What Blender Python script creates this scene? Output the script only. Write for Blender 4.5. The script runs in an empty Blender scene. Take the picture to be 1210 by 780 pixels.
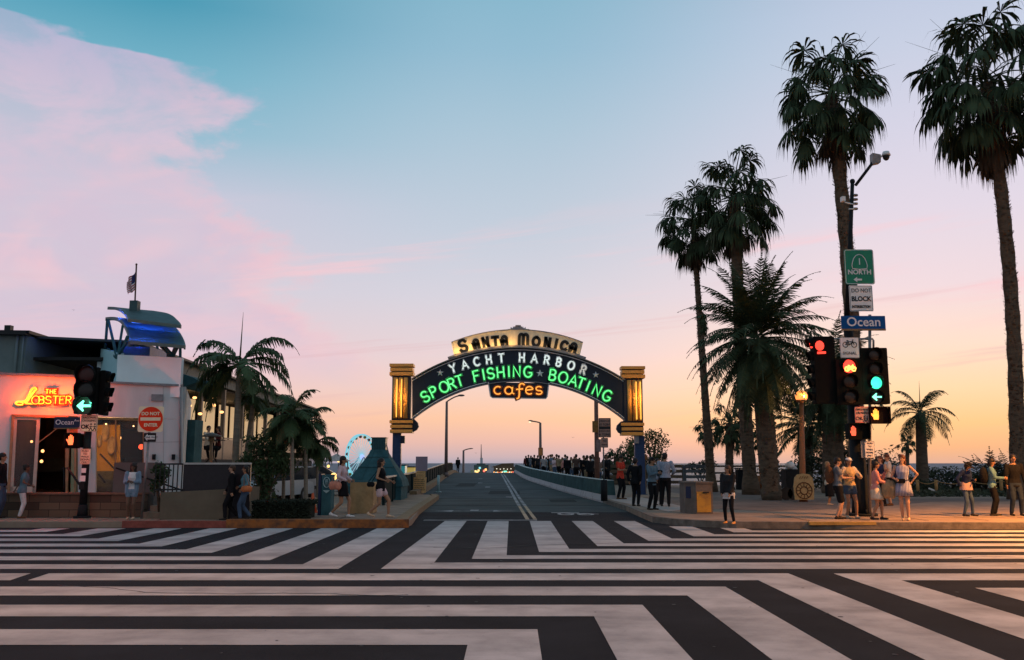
import bpy, bmesh, math, random
from mathutils import Vector, Matrix
SC = bpy.context.scene
COL = SC.collection
R = math.radians
# ---------------------------------------------------------------- camera
F = 1060.0; TILT = math.atan(157.0/F); CP, SP = math.cos(TILT), math.sin(TILT); EYE = 1.6
cd = bpy.data.cameras.new('camera'); cam = bpy.data.objects.new('camera', cd); COL.objects.link(cam)
cam.location = (0, 0, EYE); cam.rotation_euler = (R(90)+TILT, 0, 0)
cd.sensor_width = 36; cd.lens = 36*F/1210; cd.clip_start = .1; cd.clip_end = 60000
SC.camera = cam
def lin(c):
    return tuple((x/255/12.92 if x <= 10 else ((x/255+.055)/1.055)**2.4) for x in c)+(1,)
# ---------------------------------------------------------------- sky
W = bpy.data.worlds.new('World'); SC.world = W; W.use_nodes = True
nt = W.node_tree; nt.nodes.clear(); N = nt.nodes.new; Lk = nt.links.new
def setin(s, v):
    if isinstance(v, bpy.types.NodeSocket): Lk(v, s)
    else: s.default_value = v
def mth(op, a, b=None, c=None, clamp=False):
    n = N('ShaderNodeMath'); n.operation = op; n.use_clamp = clamp
    setin(n.inputs[0], a)
    if b is not None: setin(n.inputs[1], b)
    if c is not None: setin(n.inputs[2], c)
    return n.outputs[0]
def mrange(v, a, b, c=0, d=1, smooth=True):
    n = N('ShaderNodeMapRange'); n.interpolation_type = 'SMOOTHSTEP' if smooth else 'LINEAR'
    setin(n.inputs[0], v)
    for i, q in enumerate((a, b, c, d)): n.inputs[i+1].default_value = q
    return n.outputs[0]
def wmix(fac, a, b):
    n = N('ShaderNodeMix'); n.data_type = 'RGBA'; setin(n.inputs[0], fac); setin(n.inputs[6], a); setin(n.inputs[7], b)
    return n.outputs[2]
def ramp(v, stops):
    n = N('ShaderNodeValToRGB'); setin(n.inputs[0], v); e = n.color_ramp.elements
    while len(e) > 1: e.remove(e[-1])
    e[0].position = stops[0][0]; e[0].color = lin(stops[0][1])
    for p, c in stops[1:]:
        q = e.new(p); q.color = lin(c)
    return n.outputs[0]
tc = N('ShaderNodeTexCoord'); sx = N('ShaderNodeSeparateXYZ'); Lk(tc.outputs['Generated'], sx.inputs[0])
dx, dy, dz = sx.outputs
el = mth('DIVIDE', dz, mth('SQRT', mth('ADD', mth('MULTIPLY', dx, dx), mth('MULTIPLY', dy, dy))))
az = mth('ARCTAN2', dx, dy)
e8 = mth('DIVIDE', el, .8, clamp=True)
def ray(px, py):
    x = (px-605)/F; v = (390-py)/F
    return Vector((x, CP-v*SP, SP+v*CP))
def elp(px, py): d = ray(px, py); return max(0, min(1, d.z/math.hypot(d.x, d.y)/.8))
def azp(px, py): d = ray(px, py); return math.atan2(d.x, d.y)
PX = 200
def st(rows): return [(elp(PX, y) if y > -200 else 1.0, c) for y, c in rows]
Lr = ramp(e8, st([(547,(168,160,176)),(540,(188,168,178)),(525,(222,182,176)),(495,(242,192,176)),(455,(238,200,192)),(420,(230,198,204)),(340,(210,202,214)),(230,(196,196,214)),(150,(140,184,204)),(80,(112,174,196)),(0,(72,152,178)),(-200,(80,140,158))]))
PX = 605
Cr = ramp(e8, st([(547,(172,166,180)),(540,(198,176,180)),(522,(226,184,172)),(495,(244,196,164)),(460,(236,204,192)),(420,(224,206,210)),(350,(208,206,218)),(270,(190,201,216)),(150,(166,193,211)),(60,(144,184,206)),(0,(134,180,202)),(-200,(104,148,168))]))
PX = 1060
Rr = ramp(e8, st([(547,(224,176,152)),(530,(242,182,136)),(500,(252,200,142)),(460,(253,214,172)),(410,(248,218,200)),(340,(234,214,220)),(250,(222,212,226)),(150,(210,208,226)),(50,(196,204,224)),(0,(190,200,222)),(-200,(122,150,174))]))
sky = wmix(mrange(az, -.42, -.02), Lr, Cr)
sky = wmix(mrange(az, .0, .46), sky, Rr)
# cloud bank on the left: its edge follows a curve in azimuth against elevation, broken up by noise
fc = N('ShaderNodeFloatCurve'); cv = fc.mapping.curves[0]
fc.mapping.use_clip = False
pts = [(547,560),(470,520),(420,450),(375,385),(345,352),(318,362),(292,356),(262,318),(232,268),(212,244),(196,232),(186,262),(160,268),(138,294),(112,290),(88,262),(68,200),(52,125),(32,92),(18,40),(6,-5)]
cvp = sorted([(elp(x, y), max(.0, azp(x, y)+.553)) for y, x in pts])
cv.points[0].location = cvp[0]; cv.points[1].location = (1, 0.0)
for p in cvp[1:]: cv.points.new(p[0], p[1])
for p in cv.points: p.handle_type = 'AUTO_CLAMPED'
fc.mapping.update(); setin(fc.inputs['Value'], e8)
comb = N('ShaderNodeCombineXYZ'); setin(comb.inputs[0], mth('MULTIPLY', az, 1.0)); setin(comb.inputs[1], mth('MULTIPLY', el, 1.8))
def noise(vec, scale, detail=6, rough=.55, dist=0):
    n = N('ShaderNodeTexNoise'); setin(n.inputs['Vector'], vec)
    n.inputs['Scale'].default_value = scale; n.inputs['Detail'].default_value = detail; n.inputs['Roughness'].default_value = rough; n.inputs['Distortion'].default_value = dist
    return n.outputs['Fac']
n1 = noise(comb.outputs[0], 9, 7, .6, .3); n2 = noise(comb.outputs[0], 3.2, 4, .5, .6); n3 = noise(comb.outputs[0], 5, 3, .5, 1.2); n5 = noise(comb.outputs[0], 6.5, 7, .62, .5); n4 = noise(comb.outputs[0], 26, 5, .6, .2)
# edge azimuth = -0.53 + curve
edge = mth('ADD', mth('SUBTRACT', mth('MULTIPLY', fc.outputs[0], 1.0), .553), mth('ADD', mth('MULTIPLY', mth('SUBTRACT', n1, .5), .20), mth('MULTIPLY', mth('SUBTRACT', n4, .5), .07)))
dist = mth('SUBTRACT', edge, az)
inside = mrange(dist, -.008, .05)
soft = mrange(n5, .34, .58)
fade = mrange(el, .05, .16)
fac = mth('MULTIPLY', mth('MULTIPLY', inside, mth('MULTIPLY_ADD', soft, .42, .58)), fade)
behind = mrange(az, -1.5, -.9); fac = mth('MULTIPLY', fac, behind)
ccol = wmix(mrange(n3, .46, .74), lin((208,192,210))[:4], lin((230,194,206)))
ccol = wmix(mth('MULTIPLY', mrange(mth('ADD', dist, mth('MULTIPLY', n1, .1)), .16, .02), mrange(el, .36, .20)), ccol, lin((243,193,200)))
ccol = wmix(mrange(el, .34, .47), ccol, lin((178,178,206)))
sky = wmix(fac, sky, ccol)
# thin pink and grey streaks low in the sky
cb2 = N('ShaderNodeCombineXYZ'); setin(cb2.inputs[0], mth('MULTIPLY', az, 2.2)); setin(cb2.inputs[1], mth('MULTIPLY', mth('SUBTRACT', el, mth('MULTIPLY', az, .12)), 26))
s1 = noise(cb2.outputs[0], 1.1, 5, .55, .4)
sky = wmix(mth('MULTIPLY', mth('MULTIPLY', mrange(s1, .52, .72), .55), mth('MULTIPLY', mrange(el, .10, .16), mrange(el, .31, .22))), sky, lin((250,196,202)))
cb3 = N('ShaderNodeCombineXYZ'); setin(cb3.inputs[0], mth('MULTIPLY', mth('ADD', az, 3), 1.7)); setin(cb3.inputs[1], mth('MULTIPLY', mth('SUBTRACT', el, mth('MULTIPLY', az, .10)), 40))
s2 = noise(cb3.outputs[0], 1.0, 5, .6, .3)
sky = wmix(mth('MULTIPLY', mth('MULTIPLY', mrange(s2, .56, .72), .5), mth('MULTIPLY', mrange(el, .02, .08), mrange(el, .22, .13))), sky, lin((214,170,178)))
# the eastern half of the dusk sky is dimmer and bluer
back = mrange(mth('ABSOLUTE', az), 1.3, 2.6)
sky = wmix(back, sky, wmix(mrange(el, .0, .5), lin((180,180,188)), lin((134,162,180))))
sky = wmix(mrange(el, .0, -.03), sky, lin((70,66,78)))
bg = N('ShaderNodeBackground'); Lk(sky, bg.inputs[0]); bg.inputs[1].default_value = 1.03
ns = N('ShaderNodeTexSky'); ns.sky_type = 'NISHITA'; ns.sun_disc = False; ns.sun_elevation = R(1.0); ns.sun_rotation = R(14); ns.dust_density = 2
bg2 = N('ShaderNodeBackground'); Lk(ns.outputs[0], bg2.inputs[0]); bg2.inputs[1].default_value = .012
ad = N('ShaderNodeAddShader'); Lk(bg.outputs[0], ad.inputs[0]); Lk(bg2.outputs[0], ad.inputs[1])
wo = N('ShaderNodeOutputWorld'); Lk(ad.outputs[0], wo.inputs[0])
# ---------------------------------------------------------------- the last of the sun, low over the sea
sd = bpy.data.lights.new('sun', 'SUN'); sd.energy = .3; sd.angle = R(8); sd.color = (1, .62, .38)
so = bpy.data.objects.new('sun', sd); COL.objects.link(so); so.rotation_euler = (R(-88), 0, R(-14))
SC.view_settings.view_transform = 'Standard'; SC.view_settings.look = 'None'; SC.view_settings.exposure = 0; SC.view_settings.gamma = 1
SC.render.resolution_x = 1024; SC.render.resolution_y = 660
SC.cycles.max_bounces = 6; SC.cycles.diffuse_bounces = 3; SC.cycles.glossy_bounces = 3; SC.cycles.sample_clamp_indirect = 4
# ---------------------------------------------------------------- measuring helpers (photo pixel -> place)
def P(px, py, Y):
    d = ray(px, py); t = Y/d.y
    return Vector((d.x*t, Y, EYE+d.z*t))
def G(px, py, z=0.0):
    d = ray(px, py); t = (z-EYE)/d.z
    return Vector((d.x*t, d.y*t, z))
# ---------------------------------------------------------------- materials
MATS = {}
def mat(name, col, rough=.8, metal=0, var=.25, scale=8, bump=0, emit=None, es=0, trans=0, spec=.3, stretch=None, col2=None, thr=None, bscale=None):
    if name in MATS: return MATS[name]
    m = bpy.data.materials.new(name); m.use_nodes = True; t = m.node_tree; b = t.nodes['Principled BSDF']
    c = col if len(col) == 4 else tuple(col)+(1,)
    b.inputs['Roughness'].default_value = rough; b.inputs['Metallic'].default_value = metal
    b.inputs['Specular IOR Level'].default_value = spec
    if trans: b.inputs['Transmission Weight'].default_value = trans; b.inputs['IOR'].default_value = 1.1
    tcn = t.nodes.new('ShaderNodeTexCoord'); mp = t.nodes.new('ShaderNodeMapping')
    t.links.new(tcn.outputs['Object'], mp.inputs[0])
    if stretch: mp.inputs['Scale'].default_value = stretch
    nz = t.nodes.new('ShaderNodeTexNoise'); nz.inputs['Scale'].default_value = scale; nz.inputs['Detail'].default_value = 6; nz.inputs['Roughness'].default_value = .62
    t.links.new(mp.outputs[0], nz.inputs['Vector'])
    cr = t.nodes.new('ShaderNodeValToRGB'); e = cr.color_ramp.elements
    lo = tuple(x*(1-var) for x in c[:3])+(1,); hi = tuple(min(1, x*(1+var)) for x in c[:3])+(1,)
    if col2: lo = tuple(col2)+(1,)
    a, bb = thr or (.3, .7)
    e[0].position = a; e[0].color = lo; e[1].position = bb; e[1].color = hi
    t.links.new(nz.outputs['Fac'], cr.inputs[0]); t.links.new(cr.outputs[0], b.inputs['Base Color'])
    if bump:
        n2_ = t.nodes.new('ShaderNodeTexNoise'); n2_.inputs['Scale'].default_value = bscale or scale*4; n2_.inputs['Detail'].default_value = 5
        t.links.new(mp.outputs[0], n2_.inputs['Vector'])
        bp = t.nodes.new('ShaderNodeBump'); bp.inputs['Strength'].default_value = bump; bp.inputs['Distance'].default_value = .03
        t.links.new(n2_.outputs['Fac'], bp.inputs['Height']); t.links.new(bp.outputs[0], b.inputs['Normal'])
    if emit:
        b.inputs['Emission Color'].default_value = tuple(emit)+(1,); b.inputs['Emission Strength'].default_value = es
    MATS[name] = m
    return m
def glow(name, col, s): return mat(name, tuple(x*.5 for x in col), .4, var=.05, emit=col, es=s)
# ---------------------------------------------------------------- mesh builder (world coordinates unless told otherwise)
ORG = {}
class MB:
    def __init__(s): s.v = []; s.f = []; s.m = []; s.sm = []
    def add(s, vs, fs, m=0, smooth=False):
        o = len(s.v); s.v += [tuple(q) for q in vs]
        for f in fs: s.f.append(tuple(i+o for i in f)); s.m.append(m); s.sm.append(smooth)
        return s
    def box(s, c, d, rot=None, m=0):
        x, y, z = (q/2 for q in d); c = Vector(c)
        vs = [Vector((a*x, b*y, e*z)) for a in (-1, 1) for b in (-1, 1) for e in (-1, 1)]
        if rot is not None:
            if not isinstance(rot, Matrix): rot = Matrix.Rotation(rot, 3, 'Z')
            vs = [rot @ q for q in vs]
        return s.add([q+c for q in vs], [(0,1,3,2),(4,6,7,5),(0,4,5,1),(2,3,7,6),(0,2,6,4),(1,5,7,3)], m)
    def bb(s, x0, x1, y0, y1, z0, z1, m=0): return s.box(((x0+x1)/2, (y0+y1)/2, (z0+z1)/2), (x1-x0, y1-y0, z1-z0), m=m)
    def beam(s, p0, p1, w, h, m=0):
        p0, p1 = Vector(p0), Vector(p1); d = p1-p0; L = d.length
        if L < 1e-6: return s
        d = d/L; up = Vector((0, 0, 1)) if abs(d.z) < .95 else Vector((0, 1, 0))
        sd_ = d.cross(up).normalized(); u = sd_.cross(d)
        rot = Matrix((sd_, d, u)).transposed()
        return s.box((p0+p1)/2, (w, L, h), rot, m)
    def tube(s, pts, r, n=8, m=0, cap=True, smooth=True, flat=1.0):
        pts = [Vector(p) for p in pts]
        rs = r if isinstance(r, (list, tuple)) else [r]*len(pts)
        vs = []; k = len(pts); prev = None
        for i, p in enumerate(pts):
            t = (pts[min(i+1, k-1)]-pts[max(i-1, 0)])
            if t.length < 1e-9: t = Vector((0, 0, 1))
            t.normalize()
            if prev is None:
                a = Vector((1, 0, 0)) if abs(t.x) < .8 else Vector((0, 1, 0))
                a = (a-t*a.dot(t)).normalized()
            else:
                a = prev-t*prev.dot(t)
                a = a.normalized() if a.length > 1e-6 else t.orthogonal().normalized()
            prev = a; b = t.cross(a)
            for j in range(n):
                th = 2*math.pi*j/n
                vs.append(p+(a*math.cos(th)+b*math.sin(th)*flat)*rs[i])
        fs = [(i*n+j, i*n+(j+1) % n, (i+1)*n+(j+1) % n, (i+1)*n+j) for i in range(k-1) for j in range(n)]
        s.add(vs, fs, m, smooth)
        if cap:
            o = len(s.v)-len(vs)
            s.f.append(tuple(o+j for j in reversed(range(n)))); s.m.append(m); s.sm.append(False)
            s.f.append(tuple(o+(k-1)*n+j for j in range(n))); s.m.append(m); s.sm.append(False)
        return s
    def sph(s, c, r, m=0, nu=12, nv=8, rot=None):
        r = (r, r, r) if not isinstance(r, (tuple, list)) else r
        c = Vector(c); vs = [Vector((0, 0, r[2]))]
        for i in range(1, nv):
            ph = math.pi*i/nv
            for j in range(nu):
                th = 2*math.pi*j/nu
                vs.append(Vector((r[0]*math.sin(ph)*math.cos(th), r[1]*math.sin(ph)*math.sin(th), r[2]*math.cos(ph))))
        vs.append(Vector((0, 0, -r[2]))); fs = []
        for j in range(nu): fs.append((0, 1+j, 1+(j+1) % nu))
        for i in range(nv-2):
            for j in range(nu):
                a = 1+i*nu+j; b = 1+i*nu+(j+1) % nu
                fs.append((a, a+nu, b+nu, b))
        for j in range(nu): fs.append((len(vs)-1, 1+(nv-2)*nu+(j+1) % nu, 1+(nv-2)*nu+j))
        if rot is not None: vs = [rot @ q for q in vs]
        return s.add([q+c for q in vs], fs, m, True)
    def prism(s, pts, d, m=0):   # polygon (3D points) swept by vector d
        pts = [Vector(p) for p in pts]; d = Vector(d); n = len(pts)
        nrm = Vector((0, 0, 0))
        for i in range(n): nrm += pts[i].cross(pts[(i+1) % n])
        if nrm.dot(d) > 0: pts.reverse()
        fs = [tuple(range(n)), tuple(n+i for i in reversed(range(n)))]+[((i+1) % n, i, n+i, n+(i+1) % n) for i in range(n)]
        return s.add(pts+[p+d for p in pts], fs, m)
    def loft(s, rings, m=0, cap=True, smooth=True):
        n = len(rings[0]); vs = [q for r_ in rings for q in r_]
        fs = [(i*n+j, i*n+(j+1) % n, (i+1)*n+(j+1) % n, (i+1)*n+j) for i in range(len(rings)-1) for j in range(n)]
        o = len(s.v); s.add(vs, fs, m, smooth)
        if cap:
            s.f.append(tuple(o+j for j in reversed(range(n)))); s.m.append(m); s.sm.append(False)
            s.f.append(tuple(o+(len(rings)-1)*n+j for j in range(n))); s.m.append(m); s.sm.append(False)
        return s
    def disc(s, c, r, d=(0, -.02, 0), n=20, m=0, ax=None):
        c = Vector(c); d = Vector(d); u = Vector((1, 0, 0)) if abs(d.normalized().x) < .7 else Vector((0, 1, 0))
        u = (u-d.normalized()*u.dot(d.normalized())).normalized(); w = d.normalized().cross(u)
        return s.prism([c+(u*math.cos(2*math.pi*i/n)+w*math.sin(2*math.pi*i/n))*r for i in range(n)], d, m)
    def mesh(s, name, org=Vector((0, 0, 0))):
        me = bpy.data.meshes.new(name)
        me.from_pydata([(a-org.x, b-org.y, c-org.z) for a, b, c in s.v], [], s.f)
        me.polygons.foreach_set('material_index', s.m); me.polygons.foreach_set('use_smooth', s.sm)
        me.update(); return me
    def build(s, name, mats, parent=None, org=None, **tags):
        if not isinstance(mats, (list, tuple)): mats = [mats]
        o_ = Vector(org) if org is not None else (ORG[parent.name] if parent else Vector((0, 0, 0)))
        me = s.mesh(name, o_)
        for q in mats: me.materials.append(q)
        o = bpy.data.objects.new(name, me); COL.objects.link(o)
        if parent: o.parent = parent
        elif org is not None: o.location = org
        ORG[o.name] = o_
        if tags: tag(o, **tags)
        return o
def tag(o, label=None, cat=None, group=None, kind=None):
    if label: o['label'] = label
    if cat: o['category'] = cat
    if group: o['group'] = group
    if kind: o['kind'] = kind
    return o
def thing(name, label, cat, loc, group=None, rz=0):
    o = bpy.data.objects.new(name, None); COL.objects.link(o); o.location = loc; o.rotation_euler.z = rz; o.empty_display_size = .2
    ORG[o.name] = Vector(loc) if not rz else Vector((0, 0, 0))
    return tag(o, label, cat, group)
def copy_tree(o, parent=None):
    c = o.copy(); COL.objects.link(c); c.parent = parent
    for ch in o.children: copy_tree(ch, c)
    return c
# text as real raised lettering facing -Y, at a world point
def text(s, size, m, parent, loc, ext=.004, yaw=0, name='lettering', align='CENTER', sx=1.0, bold=0.0):
    cu = bpy.data.curves.new('t', 'FONT'); cu.body = s; cu.size = size; cu.extrude = ext; cu.align_x = align; cu.align_y = 'CENTER'; cu.offset = bold; cu.resolution_u = 3
    to = bpy.data.objects.new('t', cu); COL.objects.link(to); dg = bpy.context.evaluated_depsgraph_get()
    me = bpy.data.meshes.new_from_object(to.evaluated_get(dg)); bpy.data.objects.remove(to); bpy.data.curves.remove(cu)
    o_ = ORG[parent.name]; cy, sy = math.cos(yaw), math.sin(yaw)
    for v in me.vertices:
        x, y, z = v.co; x *= sx; p = Vector((x*cy+z*sy, x*sy-z*cy, y)); v.co = p+Vector(loc)-o_
    me.materials.clear(); me.materials.append(m)
    o = bpy.data.objects.new(name, me); COL.objects.link(o); o.parent = parent; ORG[o.name] = o_
    return o
# hand-drawn stroke alphabet, unit height, baseline 0
def arc(cx, cy, rx, ry, a0, a1, n=8): return [(cx+rx*math.cos(R(a0+(a1-a0)*i/n)), cy+ry*math.sin(R(a0+(a1-a0)*i/n))) for i in range(n+1)]
S_ = {
 'S': (.6, [arc(.3,.74,.27,.25,20,270,10)+arc(.3,.26,.28,.25,90,-160,10)[1:]]),
 'P': (.55, [[(.02,0),(.02,1),(.28,1)]+arc(.28,.75,.24,.25,90,-90,8)+[(.02,.5)]]),
 'O': (.8, [arc(.4,.5,.38,.5,90,450,20)]),
 'R': (.6, [[(.02,0),(.02,1),(.28,1)]+arc(.28,.75,.24,.25,90,-90,8)+[(.02,.5)],[(.26,.5),(.56,0)]]),
 'T': (.6, [[(0,1),(.6,1)],[(.3,1),(.3,0)]]),
 'F': (.5, [[(.02,0),(.02,1),(.5,1)],[(.02,.54),(.42,.54)]]),
 'I': (.04, [[(.02,0),(.02,1)]]),
 'H': (.6, [[(.02,0),(.02,1)],[(.58,0),(.58,1)],[(.02,.5),(.58,.5)]]),
 'N': (.6, [[(.02,0),(.02,1),(.58,0),(.58,1)]]),
 'G': (.75, [arc(.4,.5,.37,.5,50,330,14)+[(.72,.42),(.45,.42)]]),
 'B': (.58, [[(.02,0),(.02,1),(.28,1)]+arc(.28,.76,.22,.24,90,-90,8)+[(.02,.52)],[(.28,.52)]+arc(.28,.26,.27,.26,90,-90,8)+[(.02,0)]]),
 'A': (.7, [[(0,0),(.35,1),(.7,0)],[(.12,.34),(.58,.34)]]),
 'Y': (.64, [[(0,1),(.32,.5),(.64,1)],[(.32,.5),(.32,0)]]),
 'C': (.7, [arc(.4,.5,.37,.5,50,310,14)]),
 'M': (.8, [[(.02,0),(.02,1),(.4,.2),(.78,1),(.78,0)]]),
 'E': (.5, [[(.5,1),(.02,1),(.02,0),(.5,0)],[(.02,.52),(.4,.52)]]),
 'L': (.5, [[(.02,1),(.02,0),(.5,0)]]),
 'U': (.6, [[(.02,1),(.02,.3)]+arc(.3,.3,.28,.3,180,360,8)+[(.58,1)]]),
 # deco capitals
 'a2': (.62, [[(.04,0),(.04,.7)]+arc(.31,.7,.27,.3,180,0,8)+[(.58,0)],[(.04,.42),(.58,.42)]]),
 'm2': (.9, [[(.04,0),(.04,.72)]+arc(.245,.76,.205,.24,180,0,7)+[(.45,.1)],[(.45,.76)]+arc(.655,.76,.205,.24,180,0,7)+[(.86,0)]]),
 'n2': (.62, [[(.05,0),(.05,1)],[(.05,.96),(.57,.04)],[(.57,0),(.57,1)]]),
 # script-like lowercase
 'c': (.55, [arc(.3,.33,.27,.33,50,310,12)]),
 'a': (.62, [arc(.28,.32,.26,.32,60,420,16),[(.54,.62),(.52,.12),(.66,.02)]]),
 'f': (.62, [arc(.42,.8,.18,.22,20,180,6)+[(.24,.1),(.2,-.22),(.05,-.3)],[(.02,.5),(.5,.56)]]),
 'e': (.56, [[(.04,.34),(.52,.42)]+arc(.3,.33,.26,.33,20,310,12)]),
 's': (.5, [arc(.26,.48,.2,.18,30,260,8)+arc(.25,.16,.22,.17,85,-150,8)[1:]]),
}
def glyph(mb, ch, c, h, rot, r, axx=Vector((1,0,0)), axz=Vector((0,0,1)), nrm=Vector((0,-1,0)), off=0.0, n=6, ribbon=0, sxx=1.0, m=0):
    """stroke letter centred on c (its middle), height h, turned by rot; tubes of radius r, or flat ribbons"""
    w, strokes = S_[ch]; cr_, sr_ = math.cos(rot), math.sin(rot)
    for stq in strokes:
        pts = []
        for x, y in stq:
            X_ = (x-w/2)*h*sxx; Y_ = (y-.5)*h
            X2, Y2 = X_*cr_-Y_*sr_, X_*sr_+Y_*cr_
            pts.append(Vector(c)+axx*X2+axz*Y2+nrm*off)
        if not ribbon: mb.tube(pts, r, n, m)
        else:
            L_, R_ = [], []; k = len(pts)
            for i, p in enumerate(pts):
                t0 = (pts[i]-pts[i-1]).normalized() if i else (pts[1]-pts[0]).normalized()
                t1 = (pts[i+1]-pts[i]).normalized() if i < k-1 else t0
                t = (t0+t1); t = t.normalized() if t.length > .3 else t1
                s_ = nrm.cross(t).normalized(); mit = min(1.8, 1/max(.4, abs(t.dot(t1))))
                if i == 0: p = p-t0*r
                if i == k-1: p = p+t1*r
                L_.append(p+s_*r*mit); R_.append(p-s_*r*mit)
            dd = nrm*ribbon
            for i in range(k-1):
                vs = [L_[i], L_[i+1], R_[i+1], R_[i]]
                mb.add(vs+[q+dd for q in vs], [(3,2,1,0),(4,5,6,7),(0,1,5,4),(1,2,6,5),(2,3,7,6),(3,0,4,7)], m)
def zr(Y):   # the pier bridge rises gently to a crest, then runs down to the pier
    def ss(a, b, x): x = max(0, min(1, (x-a)/(b-a))); return x*x*(3-2*x)
    if Y < 100: return .52*ss(36, 100, Y)
    return .52-6.5*ss(100, 210, Y)
# ================================================================ THE SETTING
asph = mat('asphalt', (.014,.0165,.021), .95, spec=.12, var=.3, scale=.9, bump=.35, bscale=120)
asph2 = mat('bridge_asphalt', (.056,.070,.073), .95, spec=.12, var=.3, scale=.5, bump=.3, bscale=90)
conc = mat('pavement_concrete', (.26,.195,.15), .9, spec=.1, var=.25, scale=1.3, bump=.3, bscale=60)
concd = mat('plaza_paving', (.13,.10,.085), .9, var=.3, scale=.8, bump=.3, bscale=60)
kerbm = mat('kerb_concrete', (.15,.125,.105), .9, var=.35, scale=5, bump=.4)
okerb = mat('kerb_faded_orange_paint', (.24,.085,.022), .8, var=.2, scale=5, col2=(.10,.05,.03), thr=(.35,.6), bump=.4)
rkerb = mat('kerb_red_paint', (.24,.065,.05), .8, var=.3, scale=5, bump=.3)
earth = mat('earth', (.09,.07,.05), .95, var=.3, scale=.3)
sand = mat('sand', (.2,.16,.13), .95, var=.2, scale=.05)
def sheet(name, xs, ys, zf, m, **k):
    mb = MB(); vs = [(x, y, zf(x, y)) for y in ys for x in xs]; n = len(xs)
    mb.add(vs, [(j*n+i, j*n+i+1, (j+1)*n+i+1, (j+1)*n+i) for j in range(len(ys)-1) for i in range(n-1)], 0, True)
    return mb.build(name, m, kind='structure', **k)
def terr(x, y):
    def ss(a, b, q): q = max(0, min(1, (q-a)/(b-a))); return q*q*(3-2*q)
    return -.03-8.3*ss(60, 82, y)-2.2*ss(180, 340, y)
sheet('ground', [-20000,-3000,-800,-300,-150,-80,-40,-20,0,20,40,80,150,300,800,3000,20000], [-4000,-800,-200,-60,-30,0,30,50,60,64,68,72,76,80,84,100,140,180,220,260,300,340,1000,25000], terr, sand)
sea = mat('sea_water', (.10,.12,.16), .6, var=.2, scale=.01, bump=.3, bscale=.12, spec=.2)
mb = MB(); mb.add([(-22000,232,-9.2),(22000,232,-9.2),(22000,24000,-9.2),(-22000,24000,-9.2)], [(0,1,2,3)])
mb.build('sea', sea, kind='structure')
KY = G(370, 623.5).y
mb = MB(); mb.add([(-60,-30,0),(60,-30,0),(60,30,0),(-60,30,0)], [(0,1,2,3)])
mb.build('road', asph, kind='structure')
ysd = [30+i*2.5 for i in range(74)]
sheet('bridge_road', [-8,-4,0,4,9], ysd, lambda x, y: zr(y), asph2)
# bridge side walls and piers hold the deck above the beach
mb = MB()
for i in range(len(ysd)-1):
    a, b = ysd[i], ysd[i+1]
    if a < 55: continue
    for x in (-8, 9): mb.prism([(x-.15,a,zr(a)-.9),(x-.15,b,zr(b)-.9),(x-.15,b,zr(b)-.01),(x-.15,a,zr(a)-.01)], (.3,0,0))
for y in range(80, 215, 15):
    for x in (-7, 0, 8): mb.tube([(x,y,-10),(x,y,zr(y)-.1)], .35, 10)
mb.build('bridge_side', kerbm, kind='structure')
# pier deck
plank = mat('pier_planks', (.12,.09,.07), .9, var=.3, scale=1, stretch=(.3,6,1))
mb = MB(); mb.bb(-90, 30, 212, 520, -6.2, -5.99)
for y in range(214, 520, 12):
    for x in range(-88, 31, 12): mb.tube([(x,y,-11),(x,y,-6.2)], .25, 6)
mb.build('pier_deck', plank, kind='structure')
# pavements -----------------------------------------------------------
def slab(name, pts, z1, m, z0=-.1):
    mb = MB(); mb.prism([(x, y, z0) for x, y in pts], (0, 0, z1-z0)); return mb.build(name, m, kind='structure')
nose = [G(482,622), G(497,606), G(518,590)]
LP = [(-60,KY-.1+.0),(G(155,622).x,KY),(G(480,623).x-.0,KY),(nose[0].x+.05,nose[0].y+.35),(nose[1].x,nose[1].y),(nose[2].x,nose[2].y),(nose[2].x-.25,nose[2].y+1.3),(-4.6,nose[2].y+2.0),(-4.9,56),(-60,56)]
LP[1] = (G(155,622).x, KY-.02)
slab('pavement', LP, .15, conc)
RP = [G(712,594), G(725,598.5), G(740,603.5), G(756,611), G(771,617.5), G(795,620.5), G(822,622.5), G(870,624.3), G(1000,625.3), G(1210,625.6)]
rp = [(p.x, p.y) for p in RP]
rp[0] = (rp[0][0], rp[0][1])
pl = rp+[(60, rp[-1][1]-.1), (60, 60), (9, 60), (4.6, 60), (rp[0][0]+.45, rp[0][1]+1.0)]
slab('plaza_pavement', pl, .15, conc)
# dark field of the plaza behind a paler kerbside band
def up(p): return (p[0], p[1])
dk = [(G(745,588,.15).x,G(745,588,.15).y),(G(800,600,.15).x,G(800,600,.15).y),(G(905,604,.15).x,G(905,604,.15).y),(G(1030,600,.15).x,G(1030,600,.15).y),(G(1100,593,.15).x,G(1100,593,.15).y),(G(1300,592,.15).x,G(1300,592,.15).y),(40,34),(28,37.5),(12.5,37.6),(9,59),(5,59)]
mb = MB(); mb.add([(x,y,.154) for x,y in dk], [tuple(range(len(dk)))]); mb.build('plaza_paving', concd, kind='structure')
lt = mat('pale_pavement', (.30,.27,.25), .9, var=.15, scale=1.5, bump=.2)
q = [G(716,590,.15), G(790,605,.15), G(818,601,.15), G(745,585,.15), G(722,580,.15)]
mb = MB(); mb.add([(p.x,p.y,.158) for p in q], [tuple(range(5))]); mb.build('pavement_ramp', lt, kind='structure')
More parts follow.
